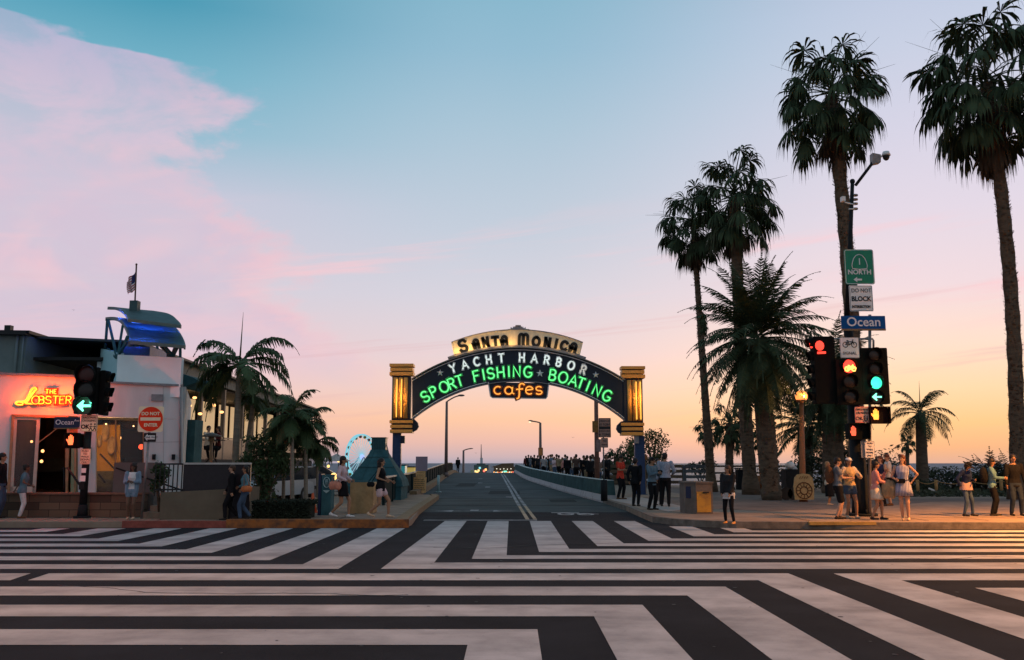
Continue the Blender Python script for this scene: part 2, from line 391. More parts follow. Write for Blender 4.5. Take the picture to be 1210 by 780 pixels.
# pavement joints
jm = mat('joint_dark', (.03,.028,.026), .95)
mb = MB()
for i in range(-22, 22):
    x = i*1.5
    y0 = KY+.35 if x < -3 else RP[-3].y+.4
    if -4 < x < 6.5: continue
    mb.bb(x-.012, x+.012, y0, y0+3.2 if x > 0 else y0+4.5, .1605, .163)
for y in (KY+1.6, KY+3.1):
    mb.bb(-16, -4.4, y, y+.02, .1605, .163); mb.bb(7.5, 30, y, y+.02, .1605, .163)
mb.build('pavement_joints', jm, kind='structure')
# kerbs ---------------------------------------------------------------
def kerb(name, pts, m, w=.16, h=.17, z0=-.05, seg=None):
    mb = MB()
    out = []
    for i, p in enumerate(pts):
        a = Vector(pts[max(i-1,0)]); b = Vector(pts[min(i+1,len(pts)-1)])
        t = (b-a).normalized(); out.append((Vector(p), Vector((-t.y, t.x))))
    for i in range(len(pts)-1):
        (p, n0), (q_, n1_) = out[i], out[i+1]
        A, B = p, q_; C_, D = q_+n1_*w, p+n0*w
        mb.prism([(v.x, v.y, z0) for v in (A, B, C_, D)], (0, 0, h-z0))
    return mb.build(name, m, kind='structure')
def dens(pts, step=.3):
    o = [Vector(pts[0])]
    for a, b in zip(pts, pts[1:]):
        a, b = Vector(a), Vector(b); k = max(1, int((b-a).length/step))
        for i in range(1, k+1): o.append(a+(b-a)*i/k)
    return o
xa, xb_, xc = G(155,622).x, G(266,624).x, G(478,623).x
kerb('kerb_red', [(xa-.02,KY-.06),(xb_,KY-.06)], rkerb, h=.165)
kerb('kerb_orange', dens([(xb_+.01,KY-.12),(xc-.05,KY-.12),(nose[0].x+.07,KY+.05)]), okerb, w=.3, h=.205)
tank = mat('kerb_tan', (.22,.145,.08), .9, var=.3, scale=6, bump=.5)
kerb('kerb_nose', dens([(nose[0].x+.07,KY+.06),(nose[0].x-.05,nose[0].y+.5),(nose[1].x+.03,nose[1].y),(nose[2].x+.03,nose[2].y),(nose[2].x-.2,nose[2].y+1.2)]), tank, w=.3, h=.19)
kerb('kerb_right', dens([(p.x, p.y-.03) for p in RP]+[(60, RP[-1].y-.13)], .5), kerbm, w=.2, h=.165)
yk = mat('kerb_yellow_paint', (.30,.19,.055), .8, var=.3, scale=4, bump=.2)
a, b = G(955,625), G(1035,625.3)
mb = MB(); mb.bb(a.x, b.x, RP[-2].y-.05, RP[-2].y+.17, .1, .172); mb.build('kerb_yellow', yk, kind='structure')
kerb('kerb_left_far', [(-60,KY-.04),(G(-60,622).x,KY-.04)], kerbm)
# raised kerb strip and gutter beside the left railing of the bridge
def path_strip(mb, pts, w0, w1, z0, z1, m=0):   # pts of (x,y); band from x+w0 to x+w1, heights above bridge road
    for (x0, y0), (x1, y1) in zip(pts, pts[1:]):
        vs = []
        for x, y in ((x0, y0), (x1, y1)):
            for xx in (x+w0, x+w1):
                for zz in (zr(y)+z0, zr(y)+z1): vs.append((xx, y, zz))
        mb.add(vs, [(0,1,3,2),(4,6,7,5),(0,4,5,1),(2,3,7,6),(0,2,6,4),(1,5,7,3)], m)
railp = [(-4.45,31.5),(-4.75,40),(-5.1,52),(-5.6,66),(-6.1,80),(-6.6,94),(-6.95,104),(-7.3,114),(-7.3,150),(-7.3,205)]
def interp(tab, y):
    for (x0, y0), (x1, y1) in zip(tab, tab[1:]):
        if y <= y1: return x0+(x1-x0)*(y-y0)/(y1-y0)
    return tab[-1][0]
rl = [(interp(railp, y), y) for y in [42+i*3.5 for i in range(46)]]
mb = MB(); path_strip(mb, rl, .08, .42, -.1, .3); mb.build('kerb_bridge', tank, kind='structure')
# bridge walkway right of the concrete barrier
barp = [(3.72,36.9),(3.2,43.6),(2.68,50.3),(2.1,58),(1.62,64.5),(1.1,71),(.78,80),(.5,90),(.32,100),(.2,112),(.2,205)]
wk = [(interp(barp, y), y) for y in [38.5+i*3.3 for i in range(50)]]
mb = MB(); path_strip(mb, wk, .3, 4.6, -.1, .16); mb.build('bridge_walkway', conc, kind='structure')
# ---------------------------------------------------------------- painted markings
def paintmat(name, c, worn, thr=(.36,.5)):
    m = mat(name, c, .75, var=.12, scale=1.6, col2=worn, thr=thr, bump=.25, bscale=110)
    t = m.node_tree; cr = [n for n in t.nodes if n.type == 'VALTORGB'][0]
    # large soft wear multiplied with fine scuffs
    n2_ = t.nodes.new('ShaderNodeTexNoise'); n2_.inputs['Scale'].default_value = 26; n2_.inputs['Detail'].default_value = 8; n2_.inputs['Roughness'].default_value = .75
    mp = [n for n in t.nodes if n.type == 'MAPPING'][0]; t.links.new(mp.outputs[0], n2_.inputs['Vector'])
    mp2 = t.nodes.new('ShaderNodeMapping'); mp2.inputs['Scale'].default_value = (.16, 1.1, 1)
    tcn = [n for n in t.nodes if n.type == 'TEX_COORD'][0]; t.links.new(tcn.outputs['Object'], mp2.inputs[0])
    n3_ = t.nodes.new('ShaderNodeTexNoise'); n3_.inputs['Scale'].default_value = 1.1; n3_.inputs['Detail'].default_value = 5; t.links.new(mp2.outputs[0], n3_.inputs['Vector'])
    r2 = t.nodes.new('ShaderNodeMapRange'); r2.inputs[1].default_value = .58; r2.inputs[2].default_value = .72; t.links.new(n2_.outputs['Fac'], r2.inputs[0])
    r3 = t.nodes.new('ShaderNodeMapRange'); r3.inputs[1].default_value = .30; r3.inputs[2].default_value = .62; r3.inputs[3].default_value = .66; r3.inputs[4].default_value = 1.0; t.links.new(n3_.outputs['Fac'], r3.inputs[0])
    n4_ = t.nodes.new('ShaderNodeTexNoise'); n4_.inputs['Scale'].default_value = 9; n4_.inputs['Detail'].default_value = 10; n4_.inputs['Roughness'].default_value = .8; t.links.new(mp.outputs[0], n4_.inputs['Vector'])
    r4 = t.nodes.new('ShaderNodeMapRange'); r4.inputs[1].default_value = .625; r4.inputs[2].default_value = .67; r4.inputs[3].default_value = 1.0; r4.inputs[4].default_value = .25; t.links.new(n4_.outputs['Fac'], r4.inputs[0])
    mx = t.nodes.new('ShaderNodeMix'); mx.data_type = 'RGBA'; t.links.new(r2.outputs[0], mx.inputs[0]); t.links.new(cr.outputs[0], mx.inputs[6]); mx.inputs[7].default_value = tuple(worn)+(1,)
    m2 = t.nodes.new('ShaderNodeMix'); m2.data_type = 'RGBA'; m2.blend_type = 'MULTIPLY'; m2.inputs[0].default_value = 1
    t.links.new(mx.outputs[2], m2.inputs[6]); t.links.new(r3.outputs[0], m2.inputs[7])
    m3 = t.nodes.new('ShaderNodeMix'); m3.data_type = 'RGBA'; m3.blend_type = 'MULTIPLY'; m3.inputs[0].default_value = 1; t.links.new(m2.outputs[2], m3.inputs[6]); t.links.new(r4.outputs[0], m3.inputs[7])
    t.links.new(m3.outputs[2], t.nodes['Principled BSDF'].inputs['Base Color'])
    return m
white = paintmat('worn_white_paint', (.41,.405,.41), (.26,.255,.26), (.25,.6))
wfad = paintmat('faded_white_paint', (.34,.35,.36), (.10,.10,.11), (.4,.6))
yellow = paintmat('worn_yellow_paint', (.42,.31,.20), (.20,.14,.09))
ZP = .004
mk = MB()
def poly(mb, pts, z=ZP): mb.add([(x, y, z) for x, y in pts], [tuple(range(len(pts)))])
def gy(px, py): return G(px, py).y
# lower fan: stripes along the view turn into cross stripes on a 45 degree mitre
xa_ = [G(px, py).x for px, py in ((552.5,762.5),(635,744),(702,729),(760,716),(812,704),(857,693.5),(896,686),(932,678),(985,678),(1065,686),(1152,695))]
ya_ = [gy(600, y) for y in (762.5,744,728.7,715,704,693.5,686,677.8)]
YN = -6
for i in range(0, 8, 2):       # white bands: vertical leg from xa[i] to xa[i+1], horizontal leg to the left
    x0, x1, y0, y1 = xa_[i], xa_[i+1], ya_[i], ya_[i+1]
    if i == 6:
        # interrupted on the far left by a dark diagonal
        gl, gr_ = G(31, 679), G(57, 678)
        w0 = G(12, 686); w1 = G(33, 686)
        poly(mk, [(w1.x,y0),(x0,y0),(x1,y1),(gr_.x,y1)])
        poly(mk, [(-30,y0),(w0.x,y0),(gl.x,y1),(-30,y1)])
    else: poly(mk, [(-30,y0),(x0,y0),(x1,y1),(-30,y1)])
    poly(mk, [(x0,YN),(x1,YN),(x1,y1),(x0,y0)])
# right side: white bands from the mitre rising to the right
xs = [xa_[8], xa_[9], xa_[10]]
yt, ym_, yl = gy(1000,678), gy(1065,686), gy(1152,695)
poly(mk, [(xs[0],yt),(xs[0],YN),(xs[1],YN),(xs[1],ym_),(30,ym_),(30,yt)])
y2 = gy(1200,705)
poly(mk, [(xs[2],yl),(xs[2],YN),(xs[2]+.6,YN),(xs[2]+.6,y2),(30,y2),(30,yl)])
for k in range(1, 4):
    xx = xs[2]+1.3*k; yy = yl-1.38*k
    poly(mk, [(xx,yy),(xx,YN),(xx+.62,YN),(xx+.62,yy-.68),(30,yy-.68),(30,yy)])
# upper fan
YT = RP[4].y-.15
ux = [G(px, py).x for px, py in ((506,666),(450,672.5),(400,672.5),(360,666),(320,662),(286,656.5),(250,653.5),(219,649.5))]
hy = [gy(600,672.5), gy(600,666)]
def kerby(x):
    if x < -3: return KY-.28
    if x < 3.3: return gy(600,615.5)
    tab = [(p.y, p.x) for p in RP]
    return None
tops = gy(600, 615.8)
# full-width bands directly below the fan
bands = [(672.5,666)]
x0, x1 = G(450,672.5).x, G(506,666).x
# left whites: (vertical leg) + horizontal leg to the left, mitred
lw = [(2,3),(4,5),(6,7)]
def lmit(x): return gy(400,672.5)+(G(400,672.5).x-x)*(gy(250,653.5)-gy(400,672.5))/(G(400,672.5).x-G(250,653.5).x)
pitch_ = (ux[2]-ux[6])/4
lx = [ux[2]-pitch_*i for i in range(0, 14)]
for i in range(0, 14, 2):
    xr, xl = lx[i], lx[i]-pitch_
    yr, yl2 = lmit(xr), lmit(xl)
    if yl2 > KY-.5: break
    topl = KY-.3
    poly(mk, [(-30,yr),(xr,yr),(xr,topl),(xl,topl),(xl,yl2),(-30,yl2)])
# base bands (full width on the right) and right whites
rx = [G(px, py).x for px, py in ((552,661.5),(605,656),(637,652.5),(675,648.5),(707,642.5),(740,641),(770,639),(795,636.5),(821,634.5))]
def rmit(x): return gy(637,652.5)+(x-G(637,652.5).x)*(gy(795,636.5)-gy(637,652.5))/(G(795,636.5).x-G(637,652.5).x)
step = (rx[8]-rx[2])/6
xw = rx[2]-2*step
k = 0
# first white: between the left mitre and the right: x from ux[1] (450) to ux[0] (506), runs right along y 666-672.5
yb0, yb1 = rmit(rx[2]-3*step-step), rmit(rx[2]-3*step)
for i in range(-4, 16, 2):
    xl = rx[2]+step*i; xr = xl+step
    yl3, yr3 = rmit(xl), rmit(xr)
    if xl < 3.0: tp = tops
    else:
        tp = tops
        for p, q2 in zip(RP, RP[1:]):
            if p.x-.01 <= (xl+xr)/2 <= q2.x and q2.y < tops+.8: tp = min(tops, (p.y+q2.y)/2-.18)
    if i == -4:
        poly(mk, [(G(450,672.5).x, hy[0]), (30, hy[0]), (30, yr3), (xr, yr3), (xr, tops), (xl-.02, tops), (G(450,672.5).x, hy[0]+.0)][:6])
    elif yr3 < tp-.1:
        poly(mk, [(xl,yl3),(30,yl3),(30,yr3),(xr,yr3),(xr,tp),(xl,tp)])
mk.build('crosswalk_markings', white, kind='structure')
# stop line, lane lines, arrows, cycle symbol
mk2 = MB(); a, b = G(499,616), G(634,613.5)
poly(mk2, [(a.x,a.y+.25),(b.x,a.y+.25),(b.x,a.y+.62),(a.x,a.y+.62)], .006)
def strip_line(mb, pts, w, dz=.006):
    for (x0, y0), (x1, y1) in zip(pts, pts[1:]):
        k_ = max(1, int((y1-y0)/3))
        for i in range(k_):
            ya, yb = y0+(y1-y0)*i/k_, y0+(y1-y0)*(i+1)/k_
            xA, xB = x0+(x1-x0)*i/k_, x0+(x1-x0)*(i+1)/k_
            mb.add([(xA-w/2,ya,zr(ya)+dz),(xA+w/2,ya,zr(ya)+dz),(xB+w/2,yb,zr(yb)+dz),(xB-w/2,yb,zr(yb)+dz)], [(0,1,2,3)])
def gz(px, py):   # ground point on the rising bridge
    Y = 30
    for _ in range(40):
        p = G(px, py, zr(Y)); Y = .5*Y+.5*min(p.y, 112)
    return (G(px, py, zr(Y)).x, Y)
sl = [gz(628,614), gz(617,598), gz(606,580), gz(598,567), gz(593.5,560)]
yl_ = MB()
strip_line(yl_, [(x-.11,y) for x,y in sl[:2]], .11); strip_line(yl_, [(x+.11,y) for x,y in sl[:2]], .11)
yl_.build('double_yellow_line', yellow, kind='structure')
strip_line(mk2, [(x-.11,y) for x,y in sl[1:]], .13, .008); strip_line(mk2, [(x+.11,y) for x,y in sl[1:]], .13, .008)
for (px, py) in ((569,566),(569,571),(578,576),(594,583),(604,588)):
    x, y = gz(px, py); strip_line(mk2, [(x-.1,y),(x-.1,y+1.0)], .3)
# broad double-headed arrow
c = G(560,604); 
for s_ in (-1, 1):
    ex = G(513 if s_ < 0 else 609, 604).x; kx = G(535 if s_ < 0 else 583, 604).x
    poly(mk2, [(ex,c.y),(kx,c.y+.45),(kx,c.y-.45)] if s_ < 0 else [(ex,c.y),(kx,c.y-.45),(kx,c.y+.45)], .006)
poly(mk2, [(G(535,604).x,c.y-.1),(G(583,604).x,c.y-.1),(G(583,604).x,c.y+.1),(G(535,604).x,c.y+.1)], .0065)
poly(mk2, [(G(555,604).x,c.y+.1),(G(565,604).x,c.y+.1),(G(565,604).x,c.y+.9),(G(555,604).x,c.y+.9)], .0065)
mk2.build('lane_markings', wfad, kind='structure')
mk3 = MB(); c = G(679,607.5)
def ring2(mb, cx, cy, r0, r1, sy, z):
    n = 20
    vs = [(cx+r*math.cos(2*math.pi*i/n), cy+r*sy*math.sin(2*math.pi*i/n), z) for r in (r0, r1) for i in range(n)]
    mb.add(vs, [(i, n+i, n+(i+1) % n, (i+1) % n)[::-1] for i in range(n)])
ring2(mk3, c.x-.28, c.y, .17, .27, 2.2, .006); ring2(mk3, c.x+.34, c.y-.1, .17, .27, 2.0, .006)
mk3.beam((c.x-.28,c.y,.005),(c.x+.05,c.y+.4,.005),.09,.003); mk3.beam((c.x+.05,c.y+.4,.005),(c.x+.34,c.y-.1,.005),.09,.003)
mk3.beam((c.x-.7,c.y+.75,.005),(c.x+.2,c.y+.8,.005),.2,.003); mk3.beam((c.x+.1,c.y+.2,.006),(c.x+.75,c.y-.1,.006),.09,.003)
mk3.build('cycle_marking', white, kind='structure')
# tar seams and patches
tar = mat('tar', (.014,.015,.017), .6, var=.2)
mb = MB(); rng = random.Random(3)
mb.bb(G(500,600).x, G(600,600).x, gy(600,589), gy(600,589)+.06, .0, .0035)
mb.build('tar_seam', tar, kind='structure')
mb = MB()
for y in (34.5, 41, 52.3, 63.8, 79):
    xa_s = interp(railp, y)+.45; mb.bb(xa_s, interp(barp, y), y, y+.07, zr(y)-.02, zr(y)+.006+.0*y)
for x, y, w_, l_ in ((-1.2,46,1.6,4.5),(1.6,37.5,1.1,2.6),(-3.6,57,1.2,6)): mb.add([(x,y,zr(y)+.005),(x+w_,y,zr(y)+.005),(x+w_,y+l_,zr(y+l_)+.006),(x,y+l_,zr(y+l_)+.006)], [(0,1,2,3)])
mb.build('road_patches', mat('patch_asphalt', (.030,.038,.040), .95, spec=.05), kind='structure')
mb = MB()
def crack(pts, w=.018):
    for (x0, y0), (x1, y1) in zip(pts, pts[1:]): mb.beam((x0,y0,.006),(x1,y1,.006), w*rng.uniform(.5,1.4), .002)
for x, y, a_, L_ in ((-6,12.2,-.2,5),(4.5,15.2,.1,6),(-9,15.5,.05,5),(-1.5,17.5,.2,4)):
    p_ = [(x,y)]; a2 = a_
    for _ in range(int(L_/.16)): a2 += rng.uniform(-.35,.35)+(a_-a2)*.2; p_.append((p_[-1][0]+.16*math.cos(a2), p_[-1][1]+.16*math.sin(a2)))
    crack(p_)
mb.build('road_cracks', tar, kind='structure')
mb = MB()
for _ in range(170):
    x, y = rng.uniform(-12,12), rng.uniform(7,21); r_ = rng.uniform(.01,.035); mb.add([(x+r_*rng.uniform(.7,1.2)*math.cos(k*1.05), y+r_*rng.uniform(.7,1.2)*math.sin(k*1.05), .0065) for k in range(6)], [(0,1,2,3,4,5)])
for _ in range(120):
    x, y = rng.uniform(-14,-4), rng.uniform(KY+.4,KY+3); 
    if rng.random() < .5: x, y = rng.uniform(6,16), rng.uniform(RP[-1].y+.4, RP[-1].y+8)
    r_ = rng.uniform(.015,.04); mb.add([(x+r_*math.cos(k*1.05), y+r_*math.sin(k*1.05), .1645) for k in range(6)], [(0,1,2,3,4,5)])
mb.build('gum_spots', tar, kind='structure')
for px, py, r_ in ():
    c = G(px, py); mb = MB(); mb.disc((c.x,c.y,.012), r_, (0,0,-.006), 24); mb.build('manhole_cover', mat('iron_cover', (.05,.045,.04), .7, bump=.5), org=(c.x,c.y,.01), label='round iron cover set in the crossing, %s of the two' % ('left' if px < 400 else 'right'), cat='manhole cover')
# ================================================================ ARCH SIGN
navy = mat('navy_painted_steel', (.012,.018,.034), .45, var=.15)
bluep = mat('blue_painted_pole', (.02,.045,.12), .45, var=.2)
cream = mat('cream_enamel', (.80,.68,.48), .5, var=.12)
orangep = mat('orange_enamel', (.80,.36,.08), .5, var=.12)
greyt = mat('grey_trim', (.25,.24,.25), .5, var=.1)
whitet = mat('white_trim', (.7,.68,.7), .5, var=.05)
blackp = mat('black_enamel', (.01,.01,.012), .5)
green_halo = mat('green_halo_enamel', (.08,.42,.14), .5)  # wide letter faces; their green stands in for the neon halo
whitep = mat('white_enamel', (.85,.83,.80), .5)
brownp = mat('amber_enamel', (.25,.07,.015), .5)
ng = glow('green_neon', (.16,1,.30), 1.25); nw = glow('white_neon', (.85,.97,.92), 1.0); no_ = glow('orange_neon', (1,.38,.06), 1.2); ny = glow('amber_neon', (1,.50,.08), 1.4)
nwd = glow('dim_white_neon', (.95,.9,.8), .55)
YA = G(757, 585, .15).y; k_ = YA/F/CP
arch = thing('arch_sign', 'big navy arched neon sign between two orange pillars spanning the road', 'arch sign', (P(612,500,YA).x, YA, .15))
def A(px, py, dy=0): p = P(px, py, YA); return Vector((p.x, YA+dy, p.z))
def circ(px, cx, half, y_end, y_top):   # y on a circular arc through the ends and the crown
    s_ = y_end-y_top; r = (half*half+s_*s_)/(2*s_); d = px-cx
    return y_top+r-math.sqrt(max(0, r*r-d*d))
top = [(487+(738-487)*i/40, 0) for i in range(41)]
top = [(x, circ(x, 611.5, 124, 448, 411.5)) for x, _ in top]
def low(x): return circ(x, 612, 124, 495, 450.5)
bot = [(x, low(x)) for x, _ in top]
mb = MB(); T_ = .35
for (a, b), (c, d) in zip(zip(top, bot), zip(top[1:], bot[1:])):
    mb.prism([A(*a), A(*c), A(*d), A(*b)], (0, T_, 0))
mb.build('arch_panel', navy, arch)
mb = MB()
for (a, c) in zip(top, top[1:]): mb.beam(A(a[0], a[1]+2, -.03), A(c[0], c[1]+2, -.03), .04, .035)
mb.build('border_tube', whitet, arch); mb = MB()
for (a, c) in zip(bot, bot[1:]):
    if 577 < (a[0]+c[0])/2 < 648:
        if mb.v: mb.build('border_tube', whitet, arch); mb = MB()
        continue
    mb.beam(A(a[0], a[1]-2, -.03), A(c[0], c[1]-2, -.03), .04, .035)
mb.build('border_tube', whitet, arch)
mb = MB()
for (a, c) in zip(top, top[1:]): mb.beam(A(a[0], a[1]-.4, -.02), A(c[0], c[1]-.4, -.02), .46, .03); mb.beam(A(a[0], a[1]-.4, .37), A(c[0], c[1]-.4, .37), .05, .05)
mb.build('edge_frame', greyt, arch); mb = MB()
for (a, c) in zip(bot, bot[1:]): mb.beam(A(a[0], a[1]+.3, -.02), A(c[0], c[1]+.3, -.02), .3, .03)
mb.build('edge_frame', greyt, arch)
# little hanging panel
cp_ = [(577,452),(579.5,468.5),(582,470.3),(645,471.3),(646.5,469),(648.5,453)]
mb = MB(); mb.prism([A(x, y, -.1) for x, y in cp_], (0, .3, 0)); cpn = mb.build('cafe_panel', navy, arch)
mb = MB()
for a, b in zip(cp_, cp_[1:]): mb.beam(A(*a, -.12), A(*b, -.12), .05, .035)
mb.build('panel_trim', whitet, cpn)
L1 = MB(); L1b = MB()
for ch, zx in zip('cafes', (522, 573, 623, 662, 705)):
    c = A(450+zx/3.78, 370+(341 if ch == 'f' else 336)/3.78, -.13); h = 13.5*k_
    glyph(L1, ch, c-Vector((0,0,.02)), h, 0, .034, n=6, sxx=1.25, off=.07); glyph(L1b, ch, c-Vector((0,0,.02)), h, 0, .085, ribbon=.03, sxx=1.25)
L1b.build('lettering', brownp, cpn); L1.build('neon_tube', no_, cpn)
# green row
gx = [('S',199),('P',237),('O',283),('R',318),('T',352),('F',427),('I',459),('S',491),('H',535),('I',572),('N',607),('G',657),('B',768),('O',814),('A',860),('T',893),('I',925),('N',965),('G',1010)]
for gx_ in (gx[:5], gx[5:12], gx[12:]):
  L2 = MB(); L2b = MB()
  for ch, zx in gx_:
      px = 450+zx/3.78; r = 207; cx = 611; py = circ(px, cx, 109, 469.3, 439.2); rot = -math.asin((px-cx)/r)*.92
      c = A(px, py, -.01); h = 12.6*k_
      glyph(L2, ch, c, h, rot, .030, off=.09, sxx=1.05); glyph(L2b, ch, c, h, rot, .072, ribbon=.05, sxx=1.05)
  L2b.build('lettering', green_halo, arch); L2.build('neon_tube', ng, arch)
wxs = [('Y',322),('A',375),('C',428),('H',482),('T',538),('H',630),('A',686),('R',742),('B',795),('O',850),('R',905)]
L3u = MB()
for wx_ in (wxs[:5], wxs[5:]):
  L3 = MB(); L3b = MB()
  for ch, zx in wx_:
    px = 450+zx/3.78; r = 232; py = circ(px, 610, 77, 436.2, 422.6); rot = -math.asin((px-610)/r)
    c = A(px, py, -.01); h = 9.6*k_
    glyph(L3b, ch, c, h, rot, .060, ribbon=.05, sxx=1.0)
    glyph(L3u if ch == 'R' and zx > 900 else L3, ch, c, h, rot, .021, off=.08)
  L3b.build('lettering', whitep, arch); L3.build('neon_tube', nw, arch)
L3u.build('neon_tube', nwd, arch)
mb = MB()
for zx, zy, rr in ((265,267,4.2),(960,276,4.0),(711,270,4.6)):
    c = A(450+zx/3.78, 370+zy/3.78, -.02); pts_ = [c+Vector((math.sin(i*math.pi/5), 0, math.cos(i*math.pi/5)))*(rr*k_*(1 if i % 2 == 0 else .42)) for i in range(10)]
    mb = MB(); mb.add([c-Vector((0,.05,0))]+pts_, [(0, 1+(i+1) % 10, 1+i) for i in range(10)]); mb.add(pts_+[q_+Vector((0,.05,0)) for q_ in pts_], [(i, (i+1) % 10, 10+(i+1) % 10, 10+i) for i in range(10)]); mb.build('star', whitep, arch)
# cream header
hp = [(533.4,407),(534.5,404)]+[(x, circ(x, 611, 76, 403.5, 389.5)) for x in [538+i*(688-538)/24 for i in range(25)]]+[(689.3,406),(685.5,420)]
lowc = [(x, circ(x, 610, 76, 420, 409.6)) for x in [685-i*(685-535)/24 for i in range(25)]]
mb = MB()
tp_ = [(x, circ(x, 611, 78, 404.5, 389.3)) for x in [533.2+i*(689-533.2)/30 for i in range(31)]]
bt_ = [(x, circ(x, 610, 76, 419, 409.8)) for x in [536+i*(685.5-536)/30 for i in range(31)]]
for (a, b), (c, d) in zip(zip(tp_, bt_), zip(tp_[1:], bt_[1:])): mb.prism([A(*a, .05), A(*c, .05), A(*d, .05), A(*b, .05)], (0, .22, 0))
mb.prism([A(597,390.6,.06), A(601,388.4,.06), A(625,388.4,.06), A(628,390.9,.06)], (0,.18,0))
hdr = mb.build('header_panel', cream, arch)
mb = MB()
for a, c in zip(tp_, tp_[1:]): mb.beam(A(a[0], a[1], .16), A(c[0], c[1], .16), .3, .035)
mb.build('header_edge', greyt, hdr)
mb = MB()
for (x0, x1, y) in ((605.5,619,387.5),(607.5,617,385.6),(609,615.5,384)): mb.bb(A(x0,y).x, A(x1,y).x, YA+.04, YA+.28, A(x0,y+2).z, A(x0,y).z)
for x in (604.5, 607, 610, 612.5, 615, 617.5, 620): mb.prism([A(x-1.4,388.5,.06), A(x+1.4,388.5,.06), A(x+(x-612)*.12,383.2+abs(x-612)*.35,.06)], (0,.15,0))
mb.build('crest', greyt, hdr)
mb = MB()
cr2 = [(x, circ(x, 610.5, 81, 422.5, 408.6)) for x in [529.5+i*(692-529.5)/30 for i in range(31)]]
for a, c in zip(cr2, cr2[1:]): mb.beam(A(a[0], a[1]+1.0, .05), A(c[0], c[1]+1.0, .05), .5, .085)
mb.build('cornice', greyt, arch)
L4 = MB()
for ch, zx, zy, hh in (('S',367,146,54),('a2',426,137,36),('n2',468,130,38),('T',512,126,38),('a2',552,123,38),('m2',637,119,50),('O',694,127,38),('n2',744,132,38),('I',783,138,38),('C',818,145,38),('a2',860,155,38)):
    px = 450+zx/3.78; rot = -math.asin((px-611)/215); c = A(px, 370+zy/3.78, .05)
    if ch == 'm2': L4.build('lettering', blackp, hdr); L4 = MB()
    glyph(L4, ch, c, hh/3.78*k_, rot, .072, ribbon=.04, sxx=.92 if ch == 'm2' else 1.0)
L4.build('lettering', blackp, hdr)
# added warm fill lights, without fittings, brighten the cream header from the front
for px, e in ((540, 9), (556, 9), (572, 9), (588, 8), (604, 7), (622, 4), (640, 3), (658, 3), (676, 3)):
    l = bpy.data.lights.new('header_fill', 'POINT'); l.energy = e; l.color = (1, .55, .15); l.shadow_soft_size = .08
    o = bpy.data.objects.new('header_fill', l); COL.objects.link(o); o.location = A(px, circ(px, 610.5, 81, 420.5, 406.6)-1.0, -.25)
# pillars
for side in (0, 1):
    x0, x1 = (461, 489) if side == 0 else (733.5, 761.5)
    cap, shaft, base = (MB(), MB(), MB())
    dyl = 0 if side == 0 else 3
    pil = []
    for y0, y1, w in ((430.2,433.6,0),(435,438.8,.8),(440,444,0)): cap.bb(A(x0+w,y0).x, A(x1-w,y0).x, YA-.22, YA+.55, A(x0,y1+dyl).z, A(x0,y0+dyl).z)
    for y0, y1, w in ((496.8,500.2,0),(502.2,505.8,.8),(507.8,511.6,.4)): base.bb(A(x0+w,y0).x, A(x1-w-1,y0).x, YA-.22, YA+.55, A(x0,y1+dyl).z, A(x0,y0+dyl).z)
    cap.build('pillar_cap', orangep, arch); base.build('pillar_base', orangep, arch)
    core = MB(); core.bb(A(x0+3,440).x, A(x1-3,440).x, YA-.08, YA+.42, A(x0,508+dyl).z, A(x0,435+dyl).z); core.build('pillar_core', navy, arch)
    lo_, hi_ = (464.5, 482.5) if side == 0 else (740.5, 758.5)
    fl = MB(); ne = MB(); n_ = 3
    w = (hi_-lo_)/n_
    for i in range(n_):
        xa2, xb2 = lo_+w*i+.4, lo_+w*(i+1)-.4; xm = (xa2+xb2)/2
        r_ = (A(xb2,460).x-A(xa2,460).x)/2; c = A(xm, 470)
        fl.tube([(c.x, YA-.10, A(x0,446.5+dyl).z), (c.x, YA-.10, A(x0,494.5+dyl).z)], r_, 12)
    for xm in ((469.5, 475.0) if side == 0 else (751.2, 756)):
        c = A(xm, 470); ne = MB(); ne.tube([(c.x, YA-.10-r_-.03, A(x0,448.5+dyl).z), (c.x, YA-.10-r_-.03, A(x0,493+dyl).z)], .028, 6); ne.build('neon_tube', ny, arch)
    fl.build('pillar_shaft', orangep, arch)
    # rounded navy lobe beside the base
    cx = 489 if side == 0 else 734; sg = 1 if side == 0 else -1
    lobe = [A(cx-sg*6, 494+dyl), A(cx, 495+dyl), A(cx+sg*4.5, 499.5+dyl), A(cx+sg*5.5, 503.8+dyl), A(cx+sg*3, 508+dyl), A(cx-sg*3, 511.2+dyl), A(cx-sg*6, 511+dyl)]
    mb = MB(); mb.prism(lobe, (0, .3, 0)); mb.build('pillar_lobe', navy, arch)
    px0, px1 = (463.5, 473.5) if side == 0 else (750.5, 762)
    mb = MB(); z1 = A(px0, 512+dyl).z; xA, xB = A(px0, 540).x, A(px1, 540).x
    mb.bb(xA, xB, YA, YA+.3, .15, z1); mb.bb(xA-.08, xB+.08, YA-.08, YA+.38, .15, .19)
    mb.build('pole', bluep, arch)
    bx = MB(); xx = A(476 if side == 0 else 752, 520).x
    bx.bb(xx-.07, xx+.1, YA-.12, YA+.05, A(0,524).z, A(0,515).z); bx.build('junction_box', greyt if side else navy, arch)
    l = bpy.data.lights.new('pillar_fill', 'POINT'); l.energy = 26; l.color = (1, .5, .12); l.shadow_soft_size = .03  # added fill light before the pillar, standing in for its neon glow
    o = bpy.data.objects.new('pillar_fill', l); COL.objects.link(o); c = A(472.5 if side == 0 else 754, 470); o.location = (c.x, YA-.75, c.z)
